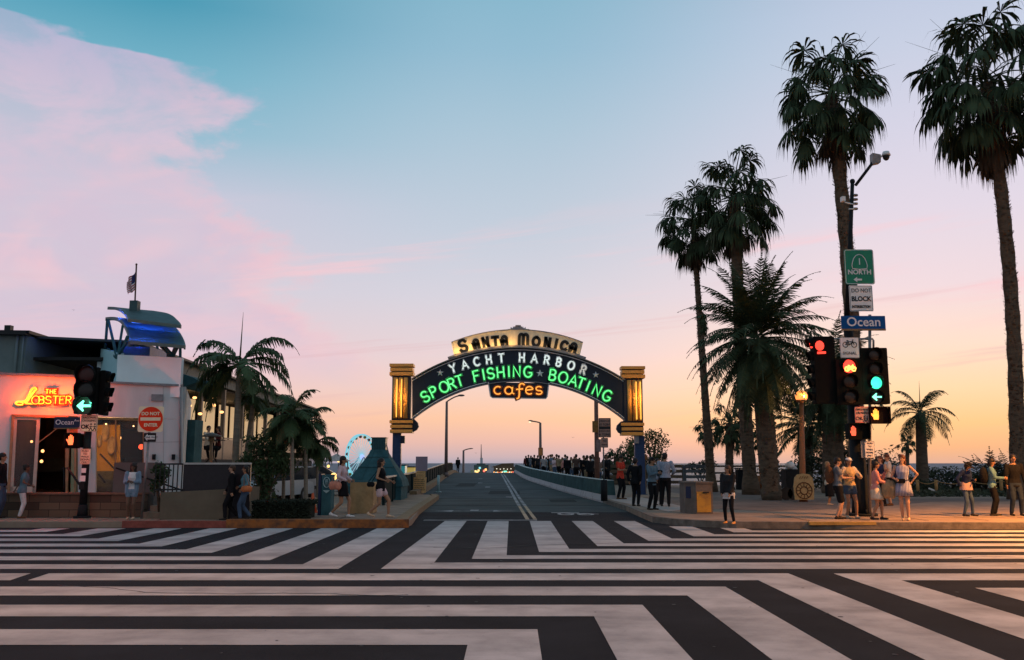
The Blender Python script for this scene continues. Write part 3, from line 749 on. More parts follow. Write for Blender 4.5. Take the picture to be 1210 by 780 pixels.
# small orange notice on the right pole
s = thing('notice', 'small orange notice board on a thin post beside the blue arch pole', 'sign', (P(762,560,YA+.8).x, YA+.8, .15))
mb = MB(); p = P(762,540,YA+.8); mb.bb(p.x-.035, p.x+.035, YA+.8, YA+.87, .15, p.z); mb.build('post', tank, s)
mb = MB(); mb.bb(p.x-.11, p.x+.11, YA+.76, YA+.79, P(0,543,YA).z, P(0,537.5,YA).z); mb.build('board', mat('orange_board', (.45,.17,.05), .6), s)

# ================================================================ SIGN HELPERS
alu = mat('galvanised_steel', (.24,.23,.23), .45, metal=.6, var=.2)
dkm = mat('dark_painted_metal', (.014,.016,.018), .7, spec=.1, var=.2)
sg_white = mat('sign_white', (.75,.72,.70), .5, var=.08)
sg_orange_lit = mat('sign_white_orange_lit', (.85,.70,.48), .8, spec=.05, var=.08)  # white boards with the orange lamp light put into their colour
sg_green = mat('sign_green', (.01,.19,.11), .45, var=.08)
sg_blue = mat('sign_blue', (.006,.07,.24), .7, spec=.08, var=.08)
sg_navy = mat('sign_navy', (.012,.02,.06), .45, var=.08)
sg_red = mat('sign_red', (.80,.05,.02), .8, spec=.03, var=.06)
sg_black = mat('sign_black', (.01,.01,.01), .5)
def rrect(x0, x1, z0, z1, y, r):
    pts = []
    for cx, cz, a0 in ((x1-r, z1-r, 0), (x0+r, z1-r, 90), (x0+r, z0+r, 180), (x1-r, z0+r, 270)):
        for i in range(5): a = R(a0+i*22.5); pts.append(Vector((cx+r*math.cos(a), y, cz+r*math.sin(a))))
    return pts
def board(px0, px1, py0, py1, Y, m, parent, name='board', r=.02, border=None, t=.02, edge=None):
    a = P(px0, py1, Y); b = P(px1, py0, Y)
    mb = MB(); mb.prism(rrect(a.x, b.x, a.z, b.z, Y, r), (0, t, 0))
    o = mb.build(name, m, parent)
    if border:
        w = border[1]; g = border[2] if len(border) > 2 else .015
        mb = MB(); o1 = rrect(a.x+g, b.x-g, a.z+g, b.z-g, Y-.003, r); i1 = rrect(a.x+g+w, b.x-g-w, a.z+g+w, b.z-g-w, Y-.003, max(.004, r-w)); n = len(o1)
        mb.add(o1+i1, [(i, (i+1) % n, n+(i+1) % n, n+i) for i in range(n)]); mb.build('border', border[0], o)
    return o, a, b
def lamp_post(name, label, px, base, toppy, Y, side, armpx, r=.07, lit=0, m=None, armrise=4, group=None, zb=None, headm=None):
    m = m or alu; x = P(px, base, Y).x; zb = zr(Y)+.15 if zb is None else zb; zt = P(px, toppy, Y).z
    t = thing(name, label, 'street lamp', (x, Y, zb), group)
    mb = MB(); mb.tube([(x, Y, zb), (x, Y, zt)], [r*1.25, r*.8], 8); mb.tube([(x,Y,zb),(x,Y,zb+.35)], [r*2,r*1.6], 8); mb.build('pole', m, t)
    ax = P(armpx, toppy-armrise, Y).x; az = P(px, toppy-armrise, Y).z
    mb = MB(); n = 6
    mb.tube([(x+(ax-x)*i/n, Y, zt-.1*r+(az-zt)*math.sin(i/n*math.pi/2)) for i in range(n+1)], r*.5, 6); mb.build('arm', m, t)
    d = 1 if ax > x else -1; L_ = abs(ax-x)*.35
    mb = MB(); mb.sph((ax-d*.0, Y, az), (max(.22, L_*.7), .13, .09), nu=10, nv=6); h = mb.build('lamp_head', headm or m, t)
    if lit:
        mb = MB(); mb.sph((ax+d*.05, Y, az-.06), (.14, .09, .06), nu=8, nv=5); mb.build('lens', glow('lamp_lens', (1, .8, .5), 2.5), h)
    return t
# ================================================================ LEFT RAILING
steelg = mat('dark_green_railing', (.012,.026,.028), .9, var=.2, spec=.03)
railw = mat('pale_top_rail', (.40,.38,.36), .6, var=.1)
rg = thing('bridge_railing', 'dark green panelled railing with pale top rail along the left side of the bridge', 'railing', (railp[0][0], railp[0][1], .15))
rpts = [(interp(railp, y), y) for y in [31.5+i*1.52 for i in range(52)]]
pan, tr = MB(), MB()
def rb(y): return max(.15, zr(y)+.15)
for i, ((x0, y0), (x1, y1)) in enumerate(zip(rpts, rpts[1:])):
    b0, b1 = rb(y0), rb(y1)
    pan.prism([(x0-.02, y0, b0+.06), (x1-.02, y1, b1+.06), (x1-.02, y1, b1+.90), (x0-.02, y0, b0+.90)], (.04, 0, 0))
    tr.beam((x0, y0, b0+.95), (x1, y1, b1+.95), .10, .06)
tr.build('top_rail', railw, rg); pan.build('rail_panel', steelg, rg)
for i, (x, y) in enumerate(rpts[::2]):
    mb = MB(); mb.bb(x-.035, x+.06, y-.04, y+.04, rb(y)-.02, rb(y)+.93); mb.build('post', steelg, rg)
# ================================================================ CONCRETE BARRIER: one thing per precast block
bteal = mat('barrier_teal_paint', (.050,.095,.098), .95, spec=.03, var=.25, scale=2, bump=.2)
bwhite = mat('barrier_worn_whitewash', (.32,.30,.31), .8, var=.2, scale=3, col2=(.12,.11,.11), thr=(.3,.42), bump=.4)
btop = mat('barrier_pale_top', (.30,.36,.36), .7, var=.15)
bpts = []
yy = 36.9
while yy < 113: bpts.append((interp(barp, yy), yy)); yy += 6.2
prof_lo = [(-.02,.0),(-.02,.07),(.06,.30),(.5,.30),(.58,.07),(.58,0)]
prof_hi = [(.075,.302),(.13,.86),(.15,.88),(.41,.88),(.43,.86),(.485,.302)]
ordn = ['first', 'second', 'third', 'fourth', 'fifth', 'sixth', 'seventh', 'eighth', 'ninth', 'tenth', 'eleventh', 'twelfth', 'thirteenth', 'fourteenth', 'fifteenth', 'sixteenth', 'seventeenth', 'eighteenth', 'nineteenth', 'twentieth', 'twenty-first', 'twenty-second', 'twenty-third', 'twenty-fourth', 'twenty-fifth']
for i, ((x0, y0), (x1, y1)) in enumerate(zip(bpts, bpts[1:])):
    g_ = .05; t = (y1-y0); xa3, ya3 = x0+(x1-x0)*g_/t, y0+g_; xb3, yb3 = x1-(x1-x0)*g_/t, y1-g_
    th = thing('concrete_barrier', 'teal and white concrete road barrier block, %s from the near end of the row' % ordn[i], 'barrier', (x0, y0, zr(y0)), 'concrete barrier blocks along the road')
    S2 = 4
    for prof, nm, mm in ((prof_lo, 'barrier_foot', bwhite), (prof_hi, 'barrier_body', bteal)):
        mb = MB(); mb.loft([[(xa3+(xb3-xa3)*j/S2+a, ya3+(yb3-ya3)*j/S2, zr(ya3+(yb3-ya3)*j/S2)+b) for a, b in prof] for j in range(S2+1)], smooth=False); mb.build(nm, mm, th)
    mb = MB(); mb.loft([[(xa3+(xb3-xa3)*j/S2+a, ya3+(yb3-ya3)*j/S2, zr(ya3+(yb3-ya3)*j/S2)+b) for a, b in ((.125,.883),(.125,.9),(.435,.9),(.435,.883))] for j in range(S2+1)], smooth=False); mb.build('cap', btop, th)
    # dark vertical scars in the foot
    mb = MB(); rr = random.Random(i)
    for _ in range(3):
        f_ = rr.random()*.8+.1; x = xa3+(xb3-xa3)*f_; y = ya3+(yb3-ya3)*f_
        mb.prism([(x-.03,y,zr(y)+.02),(x-.03,y+.12,zr(y)+.02),(x+.064,y+.16,zr(y)+.303),(x+.064,y+.04,zr(y)+.303)], (-.004,0,0))
    mb.build('drain_slot', sg_black, th)
# ================================================================ RESTAURANT
wall_w = mat('white_stucco', (.58,.60,.60), .9, var=.10, scale=2.2, bump=.15, bscale=60, stretch=(1,1,.22))
dkgrey = mat('dark_cladding', (.17,.205,.20), .8, spec=.1, var=.25, scale=.6)
tealp = mat('teal_paint', (.042,.105,.12), .9, spec=.05, bump=.3, var=.3, scale=2)
tealr = mat('weathered_teal_roof', (.045,.085,.09), .6, var=.3, scale=3)
paleT = mat('pale_turquoise_stucco', (.35,.55,.58), .85, var=.06)
tan = mat('tan_wood_frame', (.30,.19,.10), .5, var=.25, scale=6)
lwood = mat('light_door_frame', (.42,.40,.34), .5, var=.1)
dark = mat('dark_interior', (.012,.010,.009), .8)
glass = mat('window_glass', (.9,.9,.9), .05, var=0, trans=.96)
FA, FB = 26.2, .33   # facade plane: Y = FA + FB*(X - X0)
X0_ = P(0, 560, 26.2).x
def Fp(px, py, back=0):
    d = ray(px, py); t = (FA-FB*X0_+back)/(d.y-FB*d.x)
    return Vector((d.x*t, d.y*t, EYE+d.z*t))
fn = Vector((-FB, 1, 0)).normalized()      # into the building
resto = thing('restaurant', 'white stucco restaurant with a glowing red neon sign and a teal roofed lookout tower', 'building', (Fp(0,600).x, Fp(0,600).y, .15))
def Fpan(pts, m, name='wall', t=.3, back=0, parent=None, mb=None):
    b = mb or MB(); b.prism([Fp(x, y)+fn*back for x, y in pts], fn*t)
    if mb is None: return b.build(name, m, parent or resto)
zf = 582
w = MB()
Fpan([(-90,438.5),(14,442),(14,583),(-90,585)], wall_w, mb=w)
Fpan([(14,442),(113,446),(113,492.5),(14,489.5)], wall_w, mb=w)
Fpan([(113,446),(124,452),(216,456),(216,495.5),(113,492.5)], wall_w, mb=w)
Fpan([(92,492),(113,492.5),(113,582),(92,582)], wall_w, mb=w)
Fpan([(170,495),(216,495.5),(216,590),(170,590)], wall_w, mb=w)
w.build('wall', wall_w, resto)
# side wall and roof closing the volume
c0, c1 = Fp(216,520), Fp(-90,520); dz0, dz1 = Fp(216,456).z, Fp(-90,438.5).z
bk = fn*8
w = MB()
w.prism([Vector((c0.x,c0.y,0))+fn*.3, Vector((c0.x,c0.y,0))+bk, Vector((c0.x,c0.y,dz0-.0))+bk, Vector((c0.x,c0.y,dz0))+fn*.3], (-.25,0,0))
w.build('side_wall', wall_w, resto)
w = MB(); zR = 3.95
w.prism([Vector((c0.x-.3,c0.y,zR))+fn*.3, Vector((c0.x-.3,c0.y,zR))+bk, Vector((c1.x,c1.y,zR))+bk, Vector((c1.x,c1.y,zR))+fn*.3], (0,0,-.2)); w.build('roof', dkgrey, resto)
# trim that a real front carries: coping, joint lines, downpipe, menu case, vents
mb = MB()
for (x0,y0),(x1,y1) in (((-90,438.3),(113,445.8)),((124,451.8),(216,455.8))):
    a_, b_ = Fp(x0,y0)-fn*.03, Fp(x1,y1)-fn*.03; mb.beam(a_+fn*.15, b_+fn*.15, .40, .07)
mb.build('coping', mat('zinc_coping', (.22,.23,.24), .6, var=.2), resto)
mb = MB()
for (x0,y0),(x1,y1) in (((172,523),(215.5,522)),((172,549),(215.5,547)),((193,457),(193,548))): mb.beam(Fp(x0,y0)-fn*.001, Fp(x1,y1)-fn*.001, .006, .012)
mb.build('render_joint', mat('joint_grey', (.28,.28,.29), .9), resto)
mb = MB(); mb.tube([Fp(213,458)-fn*.06, Fp(213,548)-fn*.06], .035, 8); mb.build('downpipe', mat('zinc_coping', (.22,.23,.24)), resto)
mb = MB(); Fpan([(99,528),(108,528.3),(108,543),(99,543)], None, t=.05, back=-.055, mb=mb); mc = mb.build('menu_case', dkgrey, resto)
mb = MB(); Fpan([(100,529.2),(107,529.4),(107,541.8),(100,541.8)], None, t=.004, back=-.062, mb=mb); mb.build('menu_sheet', mat('menu_paper', (.6,.52,.38), .8), mc)
mb = MB(); c_ = Fp(186,470)-fn*.04; mb.box(c_, (.34,.06,.2), rot=math.atan(FB)); mb.build('wall_vent', mat('zinc_coping', (.22,.23,.24)), resto)
mb = MB()
for px in (182, 205): c_ = Fp(px,540)-fn*.05; mb.box(c_, (.10,.10,.16), rot=math.atan(FB))
mb.build('wall_light', dkm, resto)
# interior: dining room behind the windows
zfl = Fp(60,582).z
w = MB()
w.prism([Vector((c0.x-.3,c0.y,zfl-.1))+fn*.31, Vector((c0.x-.3,c0.y,zfl-.1))+bk, Vector((c1.x,c1.y,zfl-.1))+bk, Vector((c1.x,c1.y,zfl-.1))+fn*.31], (0,0,.08))
w.prism([Vector((c0.x,c0.y,0))+fn*5, Vector((c1.x,c1.y,0))+fn*5, Vector((c1.x,c1.y,zR))+fn*5, Vector((c0.x,c0.y,zR))+fn*5], fn*.1)
for px in (92, 172, 12):
    a = Fp(px, 540); w.prism([Vector((a.x,a.y,0))+fn*.31, Vector((a.x,a.y,0))+fn*5, Vector((a.x,a.y,zR-.2))+fn*5, Vector((a.x,a.y,zR-.2))+fn*.31], (.08,0,0))
w.build('interior', mat('brown_interior', (.06,.030,.018), .8, var=.4, scale=1.5), resto)
# ochre mural wall and its brown shapes
Fpan([(106,500),(137,500),(137,557),(106,557)], mat('ochre_mural', (.55,.27,.03), .7, var=.35, scale=1.2), 'mural', .08, 1.3)
mb = MB()
for px, py, a, b in ((119,509,.13,.3),(126.5,526,.15,.3),(112,520,.08,.2)): mb.sph(Fp(px,py)+fn*1.27, (a,.04,b), nu=10, nv=6)
mb.build('mural_shape', tan, resto)
# banquette seats
mb = MB()
for i, (y0, y1, bkk) in enumerate(((557,568,1.2),(568,575,.95),(575,581,.7))): Fpan([(108,y0),(137-i,y0),(137-i,y1),(108,y1)], None, t=.3, back=bkk, mb=mb)
mb.build('bench', mat('olive_upholstery', (.12,.09,.04), .8), resto)
mb = MB(); mb.beam(Fp(114,536)+fn*.9, Fp(137,560)+fn*.9, .05, .05); mb.beam(Fp(114,560)+fn*.5, Fp(122,571)+fn*.5, .05, .05); mb.build('handrail', dkm, resto)
# lit pendants and red lamps inside
pend = glow('pendant_glow', (1,.45,.15), 3); redl = glow('red_lamp_glow', (1,.08,.03), 2.5)
for px, py, bkk, mm, rr in ((132,515,2.5,pend,.05),(158,526,3,redl,.09),(167,526,3,redl,.09),(30,500,2,pend,.05),(36,532,2,pend,.05),(33,545,2.2,pend,.05),(22,520,2,pend,.04)):
    mb = MB(); mb.sph(Fp(px,py)+fn*bkk, rr, nu=8, nv=6); mb.build('pendant_lamp', mm, resto)
for px, py, bkk, e in ((122,500,.75,90),(30,495,2.0,8),(62,497,2.5,2),(150,500,2.4,6)):
    l = bpy.data.lights.new('room_light', 'POINT'); l.energy = e; l.color = (1,.55,.2); l.shadow_soft_size = .02
    o = bpy.data.objects.new('room_light', l); COL.objects.link(o); o.location = Fp(px,py)+fn*bkk
# window right
fr = MB()
for q in ([(112,493),(171,495.5),(171,497.5),(112,495)], [(168.5,495),(171,495),(171,581),(168.5,581)], [(135.6,495),(137,495),(137,581),(135.6,581)]): Fpan(q, None, t=.12, back=.05, mb=fr)
win = fr.build('window', tan, resto); Fpan([(113,495),(170,497),(170,581),(113,581)], glass, 'pane', .012, .1, win)
# entrance: framed glass leaf, dark open doorway, orange jamb and sidelight
fr = MB()
for q in ([(14,489.5),(82,491.5),(82,494.5),(14,492.5)], [(14,490),(17,490),(11.5,583),(8.5,583)], [(80,493),(83,493),(80,583),(77,583)]): Fpan(q, None, t=.16, back=-.05, mb=fr)
fr.build('door_frame', tan, resto)
fr = MB()
for q in ([(17,492.5),(20.5,492.7),(15.5,582.5),(12,582.5)], [(43.8,493),(47.8,493.2),(42,582.5),(38,582.5)], [(18,492.5),(46,493),(46,496.5),(18,496)], [(12.5,575),(42,575),(42,582.5),(12,582.5)]): Fpan(q, None, t=.06, back=-.02, mb=fr)
dr = fr.build('door', lwood, resto); Fpan([(19.5,496),(44,496),(39,576),(15,576)], glass, 'pane', .012, .0, dr)
Fpan([(77,529),(80,529),(80,583),(77,583)], tan, 'sidelight_frame', .1, .0)
Fpan([(84,530),(92,530),(91,583),(83,583)], mat('green_sidelight', (.30,.42,.25), .4, var=.1), 'sidelight', .04, .05)
Fpan([(82,492),(92,492.2),(92,529),(82,529)], mat('orange_panel', (.6,.16,.05), .6, var=.1), 'jamb_panel', .05, .05)
Fpan([(88,530),(90.5,530),(90,583),(87.5,583)], tan, 'sidelight_frame', .08, -.04)
mb = MB(); mb.beam(Fp(46,523)-fn*.03, Fp(68,506)-fn*.03, .02, .02); mb.build('door_stay', tan, resto)
# neon sign
sgn = thing('neon_sign', 'red and yellow neon script name sign on the white restaurant wall', 'sign', Fp(57,467)-fn*.1)
lt_y = glow('yellow_neon', (1,.50,.05), 1.7); 
fx = Vector((1, FB, 0)).normalized()
mb = MB(); mbo = MB()
def fgl(ch, px, py, h, rot=0, sx=1.0):
    hh = h*26.5/F
    # outlined letter: two thin parallel tubes make the hollow neon stroke
    glyph(mb, ch, Fp(px, py)-fn*.12, hh, rot, .016, axx=fx, nrm=-fn, sxx=sx)
    glyph(mbo, ch, Fp(px, py)-fn*.05, hh, rot, .045, axx=fx, nrm=-fn, ribbon=.03, sxx=sx)
for ch, px in (('T',56.5),('H',61.5),('E',66)): fgl(ch, px, 463, 5.0)
mbo.build('lettering', sg_red, sgn); mb.build('neon_tube', lt_y, sgn); mb = MB(); mbo = MB()
for ch, px, h in (('O',43,9.5),('B',50,9),('S',58,9),('T',66.5,9),('E',74,9),('R',82,9)): fgl(ch, px, 473, h, -.0, 1.15)
Lp = [(20,477),(23,475.5),(28,476.5),(27,478),(21,478.2),(19,477),(21,475),(28,474.5),(31,473),(35,466),(38,460),(42,458),(43.5,459.5),(41,462.5),(36,469),(33,474),(30,476.5),(33,476.8),(38,477.3)]
def sm(pts, n=4):
    out = []
    for i in range(len(pts)-1):
        p0, p1, p2, p3 = pts[max(i-1,0)], pts[i], pts[i+1], pts[min(i+2,len(pts)-1)]
        for j in range(n):
            t = j/n; out.append(tuple(.5*((2*p1[k])+(-p0[k]+p2[k])*t+(2*p0[k]-5*p1[k]+4*p2[k]-p3[k])*t*t+(-p0[k]+3*p1[k]-3*p2[k]+p3[k])*t**3) for k in range(2)))
    return out+[pts[-1]]
mb.tube([Fp(x, y)-fn*.12 for x, y in sm(Lp)], .018, 6); mb.tube([Fp(x+1.1, y+.9)-fn*.11 for x, y in sm(Lp)[12:]], .012, 6)
mbo.tube([Fp(x+.4, y+.4)-fn*.05 for x, y in sm(Lp)], .035, 6)
mbo.build('lettering', sg_red, sgn); mb.build('neon_tube', lt_y, sgn)
for px, py, e in ((24,474,5),(40,466,7),(54,470,7),(66,468,7),(80,470,7),(92,472,5),(60,480,3)):
    l = bpy.data.lights.new('neon_glow', 'POINT'); l.energy = e*4.0; l.color = (1,.07,.003); l.shadow_soft_size = .01
    o = bpy.data.objects.new('neon_glow', l); COL.objects.link(o); o.location = Fp(px, py)-fn*.30
# dark upper storey receding on the left
a0 = P(-60,440,30); YU = 29.5
w = MB(); xL = P(-90,420,YU).x; xC = P(30,420,YU).x; zt = P(30,396,YU).z; Y2 = 38
w.prism([(xL,YU,3.9),(xC,YU,3.9),(xC,YU,zt),(xL,YU,zt+.05)], (0,.2,0))
w.prism([(xC-.25,YU+.2,3.9),(xC-.25,Y2,3.9),(xC-.25,Y2,zt-.15),(xC-.25,YU+.2,zt)], (.25,0,0))
w.prism([(xL,YU+.2,zt-.12),(xC-.25,YU+.2,zt-.12),(xC-.25,Y2,zt-.2),(xL,Y2,zt-.2)], (0,0,-.1))
w.build('upper_storey', dkgrey, resto)
w = MB(); w.beam((xL,YU-.1,zt+.1),(xC+.1,YU-.1,zt+.05),.35,.14); w.beam((xC+.05,YU-.2,zt+.08),(xC+.05,Y2,zt-.12),.25,.1); w.box((P(10,395,YU).x,YU,zt+.22),(.2,.2,.2))
w.build('roof_edge', blackp, resto)
mb = MB(); mb.tube([(xC-.28,YU-.06,3.9),(xC-.28,YU-.06,zt)], .05, 8); mb.tube([(xC-.08,YU-.06,3.9),(xC-.08,YU-.06,zt)], .03, 6); mb.build('downpipe', dkgrey, resto)
mb = MB()
for y, s_ in ((31.2,.07),(34.6,.12),(36.6,.08)): mb.sph((xC+.16,y,zt+.02), s_, nu=8, nv=6)
mb.build('roof_light', glow('cold_roof_light', (.75,.8,1), 1.6), resto)
w = MB(); zc = P(80,412,34).z
for (y0, y1) in ((34.5,38),(38.3,44)):
    w.prism([(xC+.12,y0,zt-1.0),(xC+.12,y1,zt-1.0),(xC+.12,y1,zt-.2),(xC+.12,y0,zt-.05)], (.1,0,0))
w.build('parapet_screen', mat('grey_green_screen', (.16,.20,.20), .6, var=.1), resto)
# tower block
def T(px, py, Y): return P(px, py, Y)
YT1 = 27.6; YT2 = 30.6
tw = MB()
a = P(137,452,YT1); b = P(213,455,YT1); bX2 = P(212,455,YT2).x; zt1 = P(150,419,YT1).z; xl_ = P(118,430,YT2).x
tw.prism([(a.x,YT1,3.6),(b.x,YT1,3.6),(b.x,YT1,zt1-.1),(a.x,YT1,zt1)], (0,.2,0))
tw.prism([(b.x,YT1+.2,3.6),(bX2,YT2,3.6),(bX2,YT2,zt1-.1),(b.x,YT1+.2,zt1-.1)], (-.2,0,0))
tw.prism([(xl_,YT2,3.6),(bX2,YT2,3.6),(bX2,YT2,zt1-.1),(xl_,YT2,zt1+.1)], (0,-.2,0))
tw.build('tower', mat('tower_stucco', (.80,.85,.86), .9, var=.05, scale=2, bump=.15, bscale=60), resto)
tw = MB(); zl = P(120,412,YT2).z
tw.prism([(a.x,YT1,3.6),(xl_,YT2,3.6),(xl_,YT2,zl),(a.x,YT1,zt1+.05)], Vector((.15,.1,0))); tw.prism([(a.x+.1,YT1+.25,zt1-.6),(b.x-.25,YT1+.25,zt1-.6),(bX2-.25,YT2-.25,zt1-.6),(xl_+.2,YT2-.25,zt1-.6)], (0,0,-.1))
tw.build('tower_side', paleT, resto)
# curved barrel roofs: lower and upper, long axis running right and away
def shell(prof, p0, p1, th, m, name):
    """prof: list of (u,z) section; swept from p0 to p1"""
    p0, p1 = Vector(p0), Vector(p1); d = (p1-p0); s_ = Vector((d.y, -d.x, 0)).normalized()
    mb = MB(); rings = []
    for q in (p0, p1):
        up_ = [q+s_*u+Vector((0,0,z)) for u, z in prof]; dn = [q+s_*u+Vector((0,0,z-th)) for u, z in reversed(prof)]
        rings.append(up_+dn)
    mb.loft(rings, smooth=False); return mb.build(name, m, resto)
cen = P(170,392,28.6)
def quadshell(near, far, th, m, name):   # near/far: lists of world points of the two long-direction end curves
    mb = MB(); rings = []
    for c_ in (near, far): rings.append([Vector(p) for p in c_]+[Vector(p)-Vector((0,0,th)) for p in reversed(c_)])
    mb.loft(rings, smooth=False); return mb.build(name, m, resto)
# left-end curve (highest point far/left, curling down to the front) and the matching right-end curve
def crv(pts, Yf, Yb):
    n = len(pts); return [P(x, y, Yb+(Yf-Yb)*i/(n-1)) for i, (x, y) in enumerate(pts)]
lo_l = sm([(125.5,375),(135,374.5),(143,377),(149,385),(152.5,395),(154,403)], 3); lo_r = sm([(190,380),(200,382),(207,387),(213,395),(217,403),(218.5,408.5)], 3)
up_l = sm([(128,362.5),(138,363),(145,366),(149,370),(151.5,374),(152.5,377)], 3); up_r = sm([(180,367),(195,369.5),(203,373),(208,377.5),(211.5,381),(213.5,384.5)], 3)
quadshell(crv(lo_l, 27.3, 30.6), crv(lo_r, 27.3, 30.6), .07, tealr, 'lower_canopy')
quadshell(crv(up_l, 27.6, 30.4), crv(up_r, 27.6, 30.4), .07, tealr, 'upper_canopy')
mb = MB()
def edgebeam(c, w, h):
    for p, q in zip(c, c[1:]): mb.beam(p-Vector((0,0,h/2)), q-Vector((0,0,h/2)), w, h)
edgebeam(crv(lo_l,27.3,30.6), .05, .12); edgebeam(crv(lo_r,27.3,30.6), .05, .12); edgebeam(crv(up_l,27.6,30.4), .05, .10); edgebeam(crv(up_r,27.6,30.4), .05, .10)
mb.beam(P(154,404.5,27.25), P(218.5,410,27.25), .05, .1); mb.beam(P(152.5,378.5,27.55), P(213.5,386,27.55), .05, .1)
mb.build('canopy_rim', mat('canopy_rim_green', (.10,.15,.14), .6, var=.2), resto)
for (x0,y0,Y0,x1,y1,Y1) in ((127,377,30.4,124.5,411,30.4),(128,378,30.2,138,422,27.7),(145,385,29,139,422,27.7),(151,397,27.6,141,422,27.7),(138,422,27.7,150,404,27.4),(127,412,30.4,138,423,27.7),
                            (190,409,27.4,202,420,27.8),(194,409,27.4,204,420,27.8),(210,410,27.4,205,420,27.8),(207,410,27.4,203,420,27.8),(185,405,30.3,187,417,30.3),(158,403,30.3,157,415,30.3),(213,408,28.6,213,424,28.6)):
    mb = MB(); mb.beam(P(x0,y0,Y0), P(x1,y1,Y1), .07, .07); mb.build('strut', tealp, resto)
mb = MB(); mb.bb(P(150,415,29).x, P(183,415,29).x, 28.6, 30, P(0,418,29).z-.3, P(0,411.5,29).z); mb.build('roof_hatch', mat('blue_cabin', (.05,.10,.25), .5), resto)
# blue light strips under the upper canopy and by the deck
bl = glow('blue_strip', (.05,.20,1), 3)
mb = MB(); mb.beam(P(156,380.5,28.3), P(208,385,28.3), .05, .04); mb.build('light_strip', bl, resto)
for px, py, Y, e in ((160,379.6,28.3,16),(172,380.3,28.3,18),(186,382,28.3,18),(202,384,28.3,14),(140,373,29.4,4),(150,409,28.6,3),(165,409,28.6,3)):
    l = bpy.data.lights.new('blue_light', 'POINT'); l.energy = e; l.color = (.03,.12,1); l.shadow_soft_size = .01
    l.energy = e*2.6; o = bpy.data.objects.new('blue_light', l); COL.objects.link(o); o.location = P(px,py,Y)
mb = MB(); c = P(159.5,360,29.4); mb.bb(c.x-.13,c.x+.13,29.27,29.53,c.z-.25,c.z+.12); mb.build('mast_base', tealr, resto)
flag = thing('flag', 'small striped national flag on a pole above the lookout tower', 'flag', P(159.5,357,29.4))
mb = MB(); mb.tube([P(159.5,357,29.4), P(161.2,313,29.4)], .028, 6); mb.sph(P(161.2,312.5,29.4), .04, nu=6, nv=4); mb.build('pole', mat('flagpole_brass', (.12,.05,.04), .5), flag)
fm = [mat('flag_red', (.50,.04,.05), .8), mat('flag_white', (.85,.8,.82), .8), mat('flag_blue', (.03,.03,.12), .8)]
mb = MB(); top_e, bot_e = [], []; nU, nV = 10, 13
def fpt(u, v):   # u along fly (drooping), v down the hoist
    px = 161-u*12.5+math.sin(u*7+v*2)*.9*u-0*v; py = 319+v*23+u*15*(1-.55*v)+math.sin(u*6)*1.2
    px += v*u*5-v*1.5
    p = P(px, py, 29.4); p.y += .12*math.sin(u*9+v*3)*u
    return p
vs = [fpt(i/nU, j/nV) for j in range(nV+1) for i in range(nU+1)]
for j in range(nV):
    for i in range(nU):
        m_ = 2 if (i < 4 and j < 7) else (0 if j % 2 == 0 else 1)
        mb.add([vs[j*(nU+1)+i], vs[j*(nU+1)+i+1], vs[(j+1)*(nU+1)+i+1], vs[(j+1)*(nU+1)+i]], [(0,1,2,3)], m_, True)
mb.build('flag_cloth', fm, flag)
# terrace, stone wall and steps in front
stone = mat('stone_wall', (.13,.09,.065), .9, var=.4, scale=2, bump=.4)
stN = stone.node_tree; bk_ = stN.nodes.new('ShaderNodeTexBrick'); bk_.inputs['Scale'].default_value = 1; bk_.inputs['Brick Width'].default_value = .55; bk_.inputs['Row Height'].default_value = .2; bk_.inputs['Mortar Size'].default_value = .008
bk_.inputs['Color1'].default_value = (.15,.10,.065,1); bk_.inputs['Color2'].default_value = (.04,.026,.02,1); bk_.inputs['Mortar'].default_value = (.03,.025,.02,1); bk_.inputs['Bias'].default_value = -.1
tcn = [n for n in stN.nodes if n.type == 'TEX_COORD'][0]; sp = stN.nodes.new('ShaderNodeSeparateXYZ'); cbx = stN.nodes.new('ShaderNodeCombineXYZ')
stN.links.new(tcn.outputs['Object'], sp.inputs[0]); stN.links.new(sp.outputs[0], cbx.inputs[0]); stN.links.new(sp.outputs[2], cbx.inputs[1]); stN.links.new(cbx.outputs[0], bk_.inputs['Vector']); stN.links.new(bk_.outputs['Color'], stN.nodes['Principled BSDF'].inputs['Base Color'])
YS = G(70, 611.5, .15).y; zs = P(70, 584.5, YS).z
tr_ = thing('terrace_wall', 'low brown stone retaining wall with paved top in front of the restaurant doors', 'wall', (P(70,600,YS).x, YS, .15))
mb = MB(); xr_ = P(168,600,YS).x; mb.bb(-24, xr_, YS, YS+.3, .15, zs); mb.build('stone_face', stone, tr_)
mb = MB(); mb.prism([(-24,YS+.3,.15),(xr_,YS+.3,.15),(xr_,Fp(168,560).y+.3,.15),(-24,26.0,.15)], (0,0,zs-.19)); mb.bb(-24, xr_+.02, YS-.05, YS+.36, zs+.002, zs+.05); mb.build('terrace_top', mat('brown_tile', (.17,.09,.06), .7, var=.3, scale=5), tr_)
hr = thing('handrail', 'grey metal stair handrail on the terrace beside the entrance', 'handrail', P(76,585,25.2))
mb = MB(); mb.tube([P(76,586,25.2), P(76,553,25.2), P(80,553,25.2), P(97,577,24.6), P(97,590,24.6)], .03, 8); mb.tube([P(72.5,555,25.2), P(76,553,25.2)], .03, 6); mb.build('rail', dkm, hr)
YB = G(155,613,.15).y
cb_ = thing('entrance_wall', 'tall plain grey concrete wing wall at the foot of the steps', 'wall', (P(150,600,YB).x, YB, .15))
a, b = P(135,546.5,YB+.9), P(184,546.5,YB+.9)
